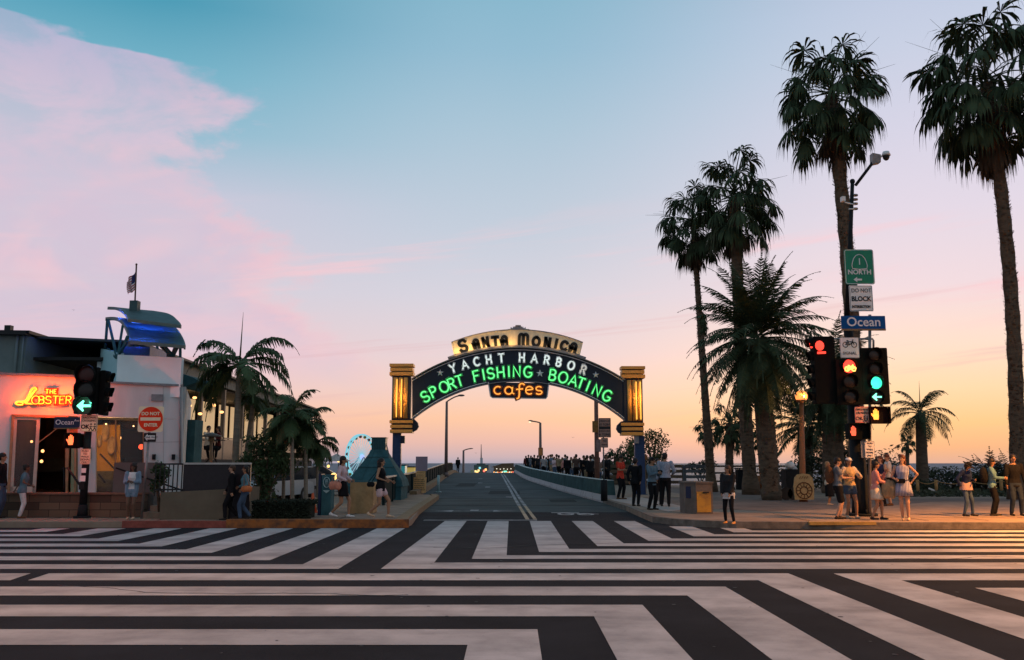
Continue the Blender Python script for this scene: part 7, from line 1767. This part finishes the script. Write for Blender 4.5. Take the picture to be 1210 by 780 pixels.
    if bottom:
        kind = bottom['kind']; m = bottom['m']
        if kind in ('pants', 'shorts', 'leggings'):
            T_ = MB(); infl = {'pants': .010, 'leggings': .005, 'shorts': .012}[kind]; rr_ = [(z, w, d, yo) for z, w, d, yo in rows if z < .59]
            torso_rings(T_, rr_, H, lean, infl=infl)
            for s_ in (1,-1):
                kf = bottom.get('len', 1.0)
                if kind == 'shorts': cap_(T_, hips[s_], hips[s_]+(knees[s_]-hips[s_])*kf, (th+infl)*H, (th+infl-.012*kf)*H)
                else:
                    cap_(T_, hips[s_], knees[s_], (th+infl)*H, (.032+infl)*H); k2 = knees[s_]; cap_(T_, k2, k2+(feet[s_]-k2)*.93, (.032+infl)*H, (.020+infl*1.3)*H)
            fin(T_, kind if kind != 'pants' else 'trousers', m)
        else:   # skirt hangs from the waist
            hem = bottom.get('hem', .32); fl = bottom.get('flare', .03); n = 40; rings = []; cx_ = (feet[1]+feet[-1])/2
            for z in (.60, .56, .51, .46, .40, hem+.03, hem):
                if z < hem: continue
                f = (.60-z)/(.60-hem); base_ = .078 if z > .58 else (.092 if z > .54 else .102+fl*f)
                k_x = (knees[1].y+knees[-1].y)/2
                rings.append([Vector(((base_*H*(1+.05*f*math.sin(i/n*2*math.pi*9)))*math.cos(2*math.pi*i/n)+lean(z).x, (base_*.80*H*(1+.05*f*math.sin(i/n*2*math.pi*9)))*math.sin(2*math.pi*i/n)+f*k_x*.5+lean(z).y, z*H+lean(z).z)) for i in range(n)])
            inner = [[Vector((p.x*.97, p.y*.97, p.z+.004)) for p in r_] for r_ in reversed(rings)]
            mb = MB(); mb.loft(rings+inner[:-1], cap=False); mb.build('skirt' if kind == 'skirt' else 'dress_skirt', m, t, org=(0,0,0))
    if shoes:
        for s_ in (1,-1):
            ft = feet[s_]; up_ = (po['heel_l'] if s_ > 0 else po['heel_r']); S3 = MB(); toe = ft+Vector((0,-.092*H,-.028*H-up_*.75*H)); hl2 = ft+Vector((0,.022*H,-.022*H))
            cap_(S3, hl2, toe, .0215*H, .0175*H); cap_(S3, hl2, ft+Vector((0,0,.0)), .021*H, .021*H)
            for v in range(len(S3.v)):
                a = S3.v[v]; S3.v[v] = (a[0]*1.0+ (a[0]-ft.x)*.15, a[1], max(a[2], .002*H))
            fin(S3, 'shoe', shoes, 2)
    # ---- hair
    hk, hcn = hair; hm = {'dark': mat('hair_dark', (.012,.008,.007), .55, var=.4, scale=30), 'brown': mat('hair_brown', (.05,.025,.014), .55, var=.4, scale=30), 'auburn': mat('hair_auburn', (.10,.032,.015), .55, var=.4, scale=30), 'blond': mat('hair_blond', (.26,.16,.08), .55, var=.3, scale=30), 'grey': mat('hair_grey', (.2,.19,.18), .6, var=.3, scale=30)}[hcn]
    if hk != 'bald':
        Hm = MB(); Hm.sph(HP(0,.014,.024), (.054*H,.058*H,.055*H), rot=hrot, nu=16, nv=10); Hm.sph(HP(0,.032,-.005), (.050*H,.038*H,.048*H), rot=hrot, nu=14, nv=8)
        if hk == 'short': pass
        elif hk == 'bun': Hm.sph(HP(0,.062,.040), (.022*H,.022*H,.022*H)); 
        elif hk in ('long', 'curly', 'bob'):
            L_ = {'long': .17, 'curly': .15, 'bob': .07}[hk]; wdt = {'long': .032, 'curly': .045, 'bob': .036}[hk]
            for s_ in (1,-1): cap_(Hm, HP(s_*.026,.026,.010), HP(s_*.030,.036,.01)+Vector((0,0,-L_*.8*H)), wdt*.8*H, wdt*.62*H)
            cap_(Hm, HP(0,.036,.010), HP(0,.048,.0)+Vector((0,0,-L_*H)), wdt*H, wdt*.7*H)
            if hk == 'curly':
                rg_ = random.Random(3)
                for _ in range(22): Hm.sph(HP(rg_.uniform(-.055,.055), rg_.uniform(.0,.06), rg_.uniform(-.10,.05)), (.018*H,)*3, nu=6, nv=5)
        fin(Hm, 'hair', hm, 2)
    if hat:
        kind, m = hat; Hh = MB()
        if kind == 'cap':
            Hh.sph(HP(0,.010,.034), (.052*H,.058*H,.040*H), rot=hrot); Hh.sph(HP(0,-.058,.030), (.040*H,.040*H,.006*H), rot=hrot)
        else:
            Hh.sph(HP(0,.008,.040), (.052*H,.058*H,.045*H), rot=hrot); Hh.sph(HP(0,.004,.028), (.105*H,.115*H,.008*H), rot=hrot, nu=24)
        Hh.build('hat', m, t, org=(0,0,0))
    return t, dict(sh=sh, elb=elb, wr=wr, LP=LP_, feet=feet, hc=hc, H=H, face=face, loc=Vector(loc), knees=knees)
def W_(info, p): return info['loc']+Matrix.Rotation(R(info['face']),3,'Z') @ Vector(p)
def bag(name, label, cat, info, c, size, m, strap=None, shape='soft', sm_=None, rot=0):
    """bag hanging at local point c of a person; separate thing"""
    t = thing(name, label, cat, W_(info, c), rz=R(info['face']+rot)); ORG[t.name] = Vector((0,0,0)); B = MB(); w, d, h = size
    if shape == 'soft':
        for i in (-1,0,1): B.sph((i*w*.28,0,-h*.05*abs(i)), (w*.32,d*.5,h*.5), nu=10, nv=8)
        me = remesh(B, .014, 3); o = MB(); addmesh(o, me); o.build('bag_body', m, t, org=(0,0,0))
    else:
        B.prism(rrect(-w/2, w/2, -h/2, h/2, -d/2, min(w,h)*.25), (0,d,0)); B.build('bag_body', m, t, org=(0,0,0))
    if strap:
        mb = MB(); R_ = Matrix.Rotation(-R(info['face']+rot),3,'Z') @ Matrix.Rotation(R(info['face']),3,'Z'); mb.tube([R_ @ (Vector(p)-Vector(c)) for p in strap], .009, 5); mb.build('strap', sm_ or m, t, org=(0,0,0))
    return t
def at_(px, feet_y, z=.15): g_ = G(px, feet_y, z); return Vector((g_.x, g_.y, z))
def hgt(px, fy, hy, z=.15): g_ = at_(px, fy, z); return P(px, hy, g_.y).z-z
black = cloth('black', (.010,.010,.012)); blackj = cloth('dark_charcoal', (.018,.019,.022)); navyc = cloth('navy', (.015,.025,.07)); denim = cloth('denim', (.05,.08,.13)); ldenim = cloth('light_denim', (.16,.23,.31)); whitec = cloth('white', (.55,.53,.53)); greyc = cloth('grey', (.14,.15,.17)); bluegrey = cloth('blue_grey', (.10,.15,.19)); sky_b = cloth('pale_blue', (.22,.27,.36)); pink = cloth('dusty_pink', (.50,.22,.20)); lpink = cloth('pale_pink', (.55,.40,.42)); redc = cloth('red', (.5,.05,.03)); mustard = cloth('sand_yellow', (.45,.32,.16)); tealc = cloth('teal_denim', (.10,.20,.24)); khaki = cloth('khaki', (.25,.18,.11)); cream_c = cloth('cream', (.55,.46,.36)); maroon = cloth('maroon', (.10,.02,.02)); olive = cloth('olive', (.06,.06,.04)); whsh = cloth('white_shoe', (.6,.58,.58)); orsh = cloth('orange_shoe', (.55,.25,.08)); dksh = cloth('dark_shoe', (.03,.025,.022)); brsh = cloth('brown_shoe', (.12,.06,.03)); tansh = cloth('tan_shoe', (.5,.36,.25)); peach = cloth('peach_leather', (.50,.20,.14)); orl = cloth('orange_leather', (.42,.13,.05)); brl = cloth('brown_leather', (.09,.045,.025))
strp = stripes('blue_white_stripe', (.42,.42,.50), (.12,.13,.24), 'x', 9); bwst = stripes('black_white_stripe', (.55,.5,.5), (.02,.02,.025), 'z', 4.0); chk = cloth('blue_check', (.24,.28,.36), .35, 40)
walkR = dict(fl=(.05,-.14), fr=(-.05,.15), heel_r=.035, hl=(.14,.10,.50), hr=(-.14,-.14,.52))
# --- left side
person('person in a dark jacket and jeans cut off by the left edge of the picture', at_(-3,612.5), 100, 1.72, 'b', ('short','dark'), None, dict(m=black,sleeve='long',hem=.47), dict(kind='pants',m=denim), dksh)
p2, i2 = person('person in grey shirt and white trousers, hand on hip, by the terrace wall', at_(23.5,612.5), 115, hgt(23,612.5,548), 'c', ('bun','dark'), dict(hl=(.10,.13,.50),hr=(-.14,-.14,.60),lean=6,pole_l=(.6,.9,.1)), dict(m=bluegrey,sleeve='short',hem=.46,flare=.01), dict(kind='pants',m=whitec), brsh, fem=True)
p3, i3 = person('person with curly hair, light denim jacket and denim shorts beside the slanting post', at_(154,614), 8, hgt(154,614,546.5), 'c', ('curly','dark'), dict(hl=(.05,-.16,.66),hr=(-.04,-.17,.67),head=(0,18),fl=(.05,-.02),fr=(-.05,.02)), dict(m=whitec,sleeve='none',hem=.49), dict(kind='shorts',m=ldenim,len=.35), tansh, fem=True)
# her open jacket: two fronts and sleeves
def open_jacket(t, info, m, H, ln=.47):
    J = MB(); 
    for s_ in (1,-1):
        cap_(J, info['sh'][s_], info['elb'][s_], .040*H, .036*H); cap_(J, info['elb'][s_], info['elb'][s_]+(info['wr'][s_]-info['elb'][s_])*.85, .034*H, .026*H)
        cap_(J, info['sh'][s_]+Vector((-s_*.02*H,-.03*H,-.02*H)), Vector((s_*.078*H,-.042*H,ln*H)), .034*H, .036*H)
        cap_(J, info['sh'][s_]+Vector((-s_*.02*H,.03*H,-.02*H)), Vector((s_*.05*H,.05*H,ln*H)), .042*H, .045*H)
    me = remesh(J, .0095*H, 3); o = MB(); addmesh(o, me); o.build('jacket', m, t, org=(0,0,0))
open_jacket(p3, i3, ldenim, i3['H'])
p4, i4 = person('person in all black walking left in front of the tan wall', at_(272,614.5), -75, hgt(271,614,549), 'a', ('short','brown'), dict(fl=(.05,-.10),fr=(-.05,.11),heel_r=.03,hl=(.13,.02,.5),hr=(-.13,-.10,.52)), dict(m=black,sleeve='long',hem=.48), dict(kind='pants',m=black), dksh)
p5, i5 = person('person in denim jacket and blue jeans walking left beside the hedge end', at_(288,614.5), -70, hgt(287,614,550), 'b', ('bob','dark'), dict(fl=(.05,-.08),fr=(-.05,.10),heel_r=.03,hl=(.14,-.06,.56),hr=(-.14,-.10,.60)), dict(m=tealc,sleeve='long',hem=.52), dict(kind='pants',m=denim), dksh, fem=True)
bag('handbag', 'orange leather shoulder bag at the hip of the denim jacket walker', 'bag', i5, (.17*1.6,.02,.50*1.6), (.24,.12,.17), orl, [(.2*1.6,-.05,.50*1.6+.08),(.09*1.6,-.06,.84*1.6),(.2*1.6,.08,.50*1.6+.08)], rot=90)
p6, i6 = person('person in white blouse and black skirt walking right past the teal slab', at_(403,611.5), 82, hgt(404,612,538.5), 'b', ('bob','dark'), dict(fl=(.05,-.12),fr=(-.05,.14),heel_r=.035,hl=(.12,-.12,.60),hr=(-.14,-.12,.60),head=(0,8)), dict(m=lpink,sleeve='long',hem=.53), dict(kind='skirt',m=black,hem=.34,flare=.0), whsh, fem=True)
bag('handbag', 'soft peach handbag carried by the walker in the white blouse', 'bag', i6, (-.15*1.72,.10,.50*1.72), (.30,.14,.24), peach, [(-.15*1.72,-.06,.56*1.72),(-.10*1.72,-.04,.83*1.72),(-.15*1.72,.20,.56*1.72)], rot=90)
p7, i7 = person('person with long curls, black top and pale shorts walking right by the railing', at_(449,611.5), 80, hgt(450,612,541), 'b', ('curly','dark'), dict(fl=(.05,-.14),fr=(-.05,.17),heel_r=.04,hl=(.12,-.16,.60),hr=(-.13,-.12,.62)), dict(m=black,sleeve='none',hem=.44,flare=.008), dict(kind='shorts',m=lpink,len=.42), tansh, fem=True)
bag('handbag', 'small dark shoulder bag behind the walker in black top', 'bag', i7, (-.13*1.7,.12*1.7,.52*1.7), (.19,.10,.14), black, [(-.13*1.7,.10*1.7,.56*1.7),(.08*1.7,.0,.83*1.7),(-.13*1.7,.16*1.7,.56*1.7)], rot=90)
# diners in the pavilion (seated figures, only their upper bodies show above the balustrade)
dpos = [(246,34.8,'person in pale shirt seated at a table in the dining pavilion',60,cream_c,('short','brown')),(258,35.3,'person in dark top seated facing left in the dining pavilion',-70,maroon,('bob','brown'))]
for px, Y, lab, fc_, m_, hr_ in dpos:
    c = P(px, 520, Y); person(lab, (c.x, Y, 1.75-.34), fc_, 1.62, 'a', hr_, dict(fl=(.06,-.22),fr=(-.06,-.22),hl=(.08,-.20,.62),hr=(-.08,-.22,.62),heel_l=.2,heel_r=.2), dict(m=m_,sleeve='long',hem=.49), dict(kind='pants',m=black), dksh, detail=0)
tb = thing('dining_table', 'small table between the two diners in the pavilion', 'table', (P(252,530,35).x,35,1.75)); mb = MB(); mb.bb(ORG[tb.name].x-.35,ORG[tb.name].x+.35,34.7,35.3,2.45,2.49); mb.build('tabletop', dkm, tb); mb = MB(); mb.tube([(ORG[tb.name].x,35,1.75),(ORG[tb.name].x,35,2.45)], .04, 6); mb.build('leg', dkm, tb)
# --- middle
person('tiny dark figure standing at the crest of the bridge by the railing', (P(541,560,104).x, 104, zr(104)+.0), 170, 1.75, 'b', ('short','dark'), None, dict(m=black,sleeve='long'), dict(kind='pants',m=black), dksh, detail=0)
person('person in red top and black trousers looking down right of the weight limit signs', at_(733.5,590), -60+110, hgt(733,590,537.5), 'b', ('short','dark'), dict(hl=(.07,-.16,.64),hr=(-.06,-.17,.66),head=(0,22),fl=(.06,-.03),fr=(-.05,.03)), dict(m=redc,sleeve='short',hem=.46,flare=.004), dict(kind='pants',m=black), brsh, jacket=None)
p10, i10 = person('person in black coat and trousers standing with back turned left of the blue pole', at_(751.5,598), 150, hgt(751,598,541), 'b', ('short','dark'), dict(hl=(.13,.05,.52),hr=(-.13,.05,.52)), dict(m=black,sleeve='long',hem=.45), dict(kind='pants',m=black), dksh)
p11, i11 = person('person in blue grey shirt and dark cap holding a camera right of the blue pole', at_(771,602.5), 40, hgt(771,602.5,540), 'b', ('short','dark'), dict(hl=(.07,-.17,.68),hr=(-.04,-.18,.70),head=(20,10),fl=(.07,0),fr=(-.07,.02)), dict(m=bluegrey,sleeve='long',hem=.46), dict(kind='pants',m=black), dksh, hat=('cap', black))
person('person in pale blue checked shirt and black trousers seen from behind', at_(787,598.5), 165, hgt(787,598,535), 'b', ('short','dark'), dict(fl=(.08,-.05),fr=(-.06,.05),hl=(.16,-.03,.48),hr=(-.13,-.12,.6)), dict(m=chk,sleeve='long',hem=.49), dict(kind='pants',m=black), dksh)
person('person in dark top standing hidden between the camera holder and the checked shirt', at_(778,597), 20, 1.62, 'b', ('short','dark'), None, dict(m=blackj,sleeve='long'), dict(kind='pants',m=black), dksh, detail=0)
cmr = thing('camera', 'small black camera held up by the person in blue grey shirt', 'camera', W_(i11, (.015*1.65,-.19*1.65,.72*1.65)), rz=R(40)); ORG[cmr.name] = Vector((0,0,0)); mb = MB(); mb.prism(rrect(-.07,.07,-.04,.04,-.03,.01),(0,.06,0)); mb.build('camera_body', black, cmr, org=(0,0,0)); mb = MB(); mb.tube([(0,-.03,0),(0,-.09,0)], .03, 10); mb.build('lens', black, cmr, org=(0,0,0))
p13, i13 = person('person in dark jacket, white shirt tail and orange shoes alone at the kerb', at_(862,619), -35, hgt(861,619,549.5), 'b', ('bob','brown'), dict(fl=(.09,-.03),fr=(-.08,.03),hl=(.07,-.11,.52),hr=(-.07,-.12,.52),head=(-35,4)), dict(m=whitec,sleeve='none',hem=.42,flare=.01), dict(kind='leggings',m=black), orsh, fem=True, jacket=dict(m=blackj,sleeve='long',hem=.53,flare=.012))
# --- right group
H_ = 1.68
p14, i14 = person('bearded person in grey tee and black shorts facing right with a backpack', at_(992,613.5), 75, hgt(992,613.5,540), 'a', ('short','dark'), dict(hl=(.05,-.20,.66),hr=(-.06,-.20,.66),head=(0,14),fl=(.05,-.02),fr=(-.05,.03)), dict(m=greyc,sleeve='short',hem=.48), dict(kind='shorts',m=black,len=.85), dksh)
bag('backpack', 'dark brown backpack on the bearded person in grey tee', 'backpack', i14, (0,.12*1.7,.68*1.7), (.32,.22,.46), brl, [(.08*1.7,.02,.82*1.7),(.10*1.7,-.09*1.7,.76*1.7),(.09*1.7,-.06*1.7,.62*1.7),(.08*1.7,.08*1.7,.60*1.7)])
p15, i15 = person('person in white cap, sand yellow top and denim shorts left of the signal pole', at_(1006,612.5), 5, hgt(1003,612.5,540), 'b', ('long','brown'), dict(hl=(.12,-.13,.70),hr=(-.13,-.13,.70),head=(0,5),fl=(.10,-.01),fr=(-.06,.0)), dict(m=mustard,sleeve='none',hem=.52), dict(kind='shorts',m=denim,len=.38), tansh, fem=True, hat=('cap', whitec))
J = MB(); Hq = i15['H']
for s_ in (1,-1): cap_(J, i15['sh'][s_]+Vector((-s_*.03,0,-.01)), i15['elb'][s_], .042*Hq, .038*Hq); cap_(J, i15['elb'][s_], i15['elb'][s_]+(i15['wr'][s_]-i15['elb'][s_])*.6, .036*Hq, .032*Hq)
torso_rings(J, [(.70,.096,.072,-.004),(.76,.102,.070,-.002),(.81,.100,.052,.002)], Hq, lambda z: Vector((0,0,0)))
me = remesh(J, .0095*Hq, 3); o = MB(); addmesh(o, me); o.build('blouse', cream_c, p15, org=(0,0,0))
person('person in pale yellow headscarf standing further back left of the backpack wearer', at_(980,597), 60, hgt(976,597,545), 'b', ('bob','blond'), dict(hl=(.1,-.1,.6),hr=(-.1,-.1,.6)), dict(m=cream_c,sleeve='long',hem=.44,flare=.01), dict(kind='skirt',m=black,hem=.2,flare=.02), tansh, fem=True, hat=None, detail=0)
p17, i17 = person('person in dusty pink top and white skirt turned right, hand raised to face', at_(1036,614), 70, hgt(1031,614,544.5), 'b', ('bun','dark'), dict(hl=(.04,-.16,.80),hr=(-.06,-.20,.62),fl=(.05,-.10),fr=(-.05,.06),lean=4), dict(m=pink,sleeve='long',hem=.50,flare=.004), dict(kind='skirt',m=cream_c,hem=.34,flare=.028), dksh, fem=True)
bag('handbag', 'slouchy tan tote bag hanging from the arm of the person in pink', 'bag', i17, (-.06*1.65,-.20*1.65,.48*1.65), (.30,.18,.48), khaki, [(-.05*1.65,-.14*1.65,.58*1.65),(-.06*1.65,-.16*1.65,.64*1.65),(-.06*1.65,-.22*1.65,.58*1.65)], rot=90)
p18, i18 = person('person in white tee and black shorts standing behind the group right of the pole', at_(1052,597.5), -100, hgt(1049,597.5,536), 'a', ('short','auburn'), dict(hl=(.06,-.18,.64),hr=(-.06,-.16,.62),head=(30,10)), dict(m=whitec,sleeve='short',hem=.5), dict(kind='shorts',m=black,len=.8), brsh)
person('person in navy vest with auburn hair close behind the person in pink', at_(1043,598), -60, hgt(1042,598,538.5), 'a', ('bob','auburn'), dict(hl=(.08,-.15,.6),hr=(-.08,-.15,.6)), dict(m=navyc,sleeve='none',hem=.46), dict(kind='pants',m=black), dksh)
bag('backpack', 'navy backpack worn by the person in white tee behind the pole', 'backpack', i18, (0,.12*1.7,.68*1.7), (.30,.20,.42), navyc, [(.08*1.7,.02,.82*1.7),(.10*1.7,-.09*1.7,.76*1.7),(.08*1.7,.08*1.7,.60*1.7)])
p20, i20 = person('person with long auburn hair in striped sleeveless short dress, hand on hip', at_(1070,615), -25, hgt(1068,615,537), 'a', ('long','auburn'), dict(hl=(.12,.05,.58),hr=(-.10,-.12,.62),pole_l=(1,.3,.3),head=(-20,0),fl=(.045,-.01),fr=(-.035,.02)), dict(m=strp,sleeve='none',hem=.56), dict(kind='dress',m=strp,hem=.37,flare=.03), tansh, fem=True)
bag('waist_bag', 'small black belt bag on the striped dress', 'bag', i20, (-.03*1.7,-.09*1.7,.585*1.7), (.22,.07,.11), black, [(-.06*1.7,-.07*1.7,.60*1.7),(-.10*1.7,0,.605*1.7),(0,.07*1.7,.60*1.7),(.10*1.7,0,.605*1.7),(.02*1.7,-.09*1.7,.59*1.7)], shape='box')
p21, i21 = person('person in navy jacket, brimmed dark hat and jeans leaning left and looking down', at_(1144,610), 30, hgt(1140,610,545.5)*1.01, 'b', ('bob','dark'), dict(fl=(.13,-.02),fr=(-.09,.0),side=-9,lean=10,head=(15,38),hl=(.04,-.14,.66),hr=(-.12,.04,.56),pole_r=(-1,.4,.2)), dict(m=navyc,sleeve='long',hem=.53,flare=.014), dict(kind='leggings',m=denim), dksh, fem=True, hat=('brim', black))
J = MB(); rings = []
for z, w in ((.56,.094),(.50,.106),(.43,.112)): rings.append([Vector((w*1.65*math.cos(2*math.pi*i/24), w*.85*1.65*math.sin(2*math.pi*i/24), z*1.65)) for i in range(24)])
J.loft(rings, cap=False); J.build('tied_shirt', cloth('pinkish_grey', (.34,.24,.23)), p21, org=(0,0,0))
p22, i22 = person('person with long black hair in teal jacket and black trousers looking at a phone', at_(1175,609.5), 60, hgt(1172,609.5,541), 'b', ('long','dark'), dict(hl=(.05,-.18,.64),hr=(-.05,-.19,.65),head=(10,14),fl=(.06,-.02),fr=(-.06,.02)), dict(m=tealc,sleeve='long',hem=.47), dict(kind='pants',m=black), dksh, fem=True)
bag('backpack', 'round black backpack on the person in teal jacket', 'backpack', i22, (-.02,.11*1.7,.66*1.7), (.34,.24,.44), black, [(.08*1.7,.02,.82*1.7),(.10*1.7,-.09*1.7,.76*1.7),(.08*1.7,.08*1.7,.60*1.7)])
person('person in black jacket and dark jeans at the right edge of the picture', at_(1202,609.5), -5, hgt(1200,609.5,536.5), 'b', ('short','dark'), dict(hl=(.16,-.03,.5),hr=(-.15,-.05,.5),fl=(.08,0),fr=(-.08,0)), dict(m=black,sleeve='long',hem=.46), dict(kind='pants',m=cloth('dark_denim',(.02,.03,.05))), dksh, jacket=None)
person('person in pale shirt seated low behind the dark vendor cart', (P(936,580,37.5).x, 37.5, .15), -30, 1.55, 'b', ('bob','blond'), None, dict(m=whitec,sleeve='long'), dict(kind='pants',m=black), dksh, detail=0)
# --- the crowd on the bridge walkway: each its own person, copied from six built ones with their own clothes
protos = []
specs = [dict(top=dict(m=black,sleeve='long',hem=.46), bottom=dict(kind='pants',m=black), hair=('short','dark'), pose=None),
         dict(top=dict(m=whitec,sleeve='short',hem=.48), bottom=dict(kind='shorts',m=khaki,len=.8), hair=('short','brown'), pose=dict(hl=(.08,-.16,.64),hr=(-.13,-.03,.48))),
         dict(top=dict(m=greyc,sleeve='long',hem=.47), bottom=dict(kind='pants',m=denim), hair=('long','dark'), pose=dict(hl=(.05,-.17,.7),hr=(-.05,-.17,.7)), fem=True),
         dict(top=dict(m=maroon,sleeve='long',hem=.5), bottom=dict(kind='leggings',m=black), hair=('bob','brown'), pose=dict(hl=(.14,.04,.5),hr=(-.1,-.12,.6)), fem=True),
         dict(top=dict(m=bwst,sleeve='short',hem=.47), bottom=dict(kind='pants',m=black), hair=('short','auburn'), pose=None),
         dict(top=dict(m=khaki,sleeve='short',hem=.48), bottom=dict(kind='shorts',m=black,len=.8), hair=('short','dark'), pose=dict(hl=(.13,-.05,.5),hr=(-.13,.05,.5)))]
crowd = [ # px, Y, proto, heading, height scale, top colour, description
 (621.5,92,3,150,.97,maroon,'maroon top'),(624.5,88,0,30,1.02,black,'black coat'),(627.5,84,2,170,.98,greyc,'grey top'),(631.5,80,0,160,1.02,black,'dark jacket, broad backed'),(635.5,78,5,-150,1.0,blackj,'charcoal shirt'),
 (642.5,70,4,165,1.0,None,'black and white striped shirt'),(648,76,0,20,1.0,black,'black hooded top'),(652.5,73,1,-40,1.06,cloth('slate_blue',(.12,.15,.2)),'slate blue tee, tallest there'),(655,70,2,30,.95,lpink,'pale pink top'),(660.5,67,5,150,1.03,khaki,'khaki shirt'),
 (664.5,68.5,3,-30,.93,pink,'short dusty pink jacket'),(670.5,64,0,170,1.0,black,'black coat, back turned'),(675,66,2,10,.95,cream_c,'cream top'),(681,60,5,-170,1.08,cloth('dull_brown',(.10,.06,.05)),'brown jacket with broad shoulders'),
 (690,57,0,25,1.04,black,'long black coat right of the gap'),(694,52,1,160,1.05,black,'black tee and light shorts'),(698,50,0,-140,1.04,blackj,'charcoal coat near the barrier end'),(703,53,5,30,1.0,olive,'olive shirt behind the tall post'),(707.5,49,2,200,.99,cloth('patterned_tan',(.22,.15,.12),.5,30),'patterned tan top'),(716.5,50,3,20,1.08,blackj,'charcoal top right of the sign post'),(639,83,2,190,.97,navyc,'navy top'),(685,72,3,100,.9,greyc,'grey top bending in the gap'),(629.5,82,1,60,.9,lpink,'pale pink tee near its far end'),(645.5,71.5,2,-60,.93,tealc,'teal top beside the striped shirt'),(650.5,79,5,80,1.04,navyc,'navy shirt behind the hooded top'),(657.8,75,0,-100,1.06,cloth('dull_brown',(.10,.06,.05)),'brown coat behind the pink top'),(668,71,1,120,1.05,greyc,'grey tee, taller, behind the khaki shirt'),(679,69,4,-20,.97,None,'striped shirt behind the cream top'),(692.3,61,2,140,.95,maroon,'maroon top beside the long black coat'),(700.5,57,1,-80,1.08,whitec,'white tee left of the tall post')]
def mat_of(o, names): return o.name.split('.')[0] in names
for k, (px, Y, pi_, hd_, sc_, m_, desc) in enumerate(crowd):
    while len(protos) <= 5:
        s_ = specs[len(protos)]; protos.append(None)
        protos[-1] = person('person', (0,60+len(protos),.15), 0, 1.72, 'b', s_['hair'], s_['pose'], s_['top'], s_['bottom'], dksh, fem=s_.get('fem', False), detail=0)[0]; protos[-1]['used'] = 0
    pr = protos[pi_]
    if pr['used']: t = copy_tree(pr)
    else: t = pr; pr['used'] = 1
    x = P(px, 560, Y).x; xb7 = interp(barp, Y)+.75
    t.location = (max(x, xb7), Y, max(.15, zr(Y)+.16)); t.rotation_euler.z = R(hd_); t.scale = (sc_,)*3
    tag(t, 'crowd person in %s, %s along the bridge walkway from the far end' % (desc, 'leftmost' if k == 0 else 'standing'), 'person', 'crowd standing on the bridge walkway')
    t['label'] = 'person in %s in the crowd behind the concrete barrier' % desc
    if m_:
        for ch in t.children:
            if ch.name.split('.')[0] == 'shirt': ch.material_slots[0].link = 'OBJECT'; ch.material_slots[0].material = m_
for p_ in protos:
    if 'used' in p_: del p_['used']
for o in bpy.data.objects:
    if 'used' in o: del o['used']
print("BUILD OK", len(bpy.data.objects))
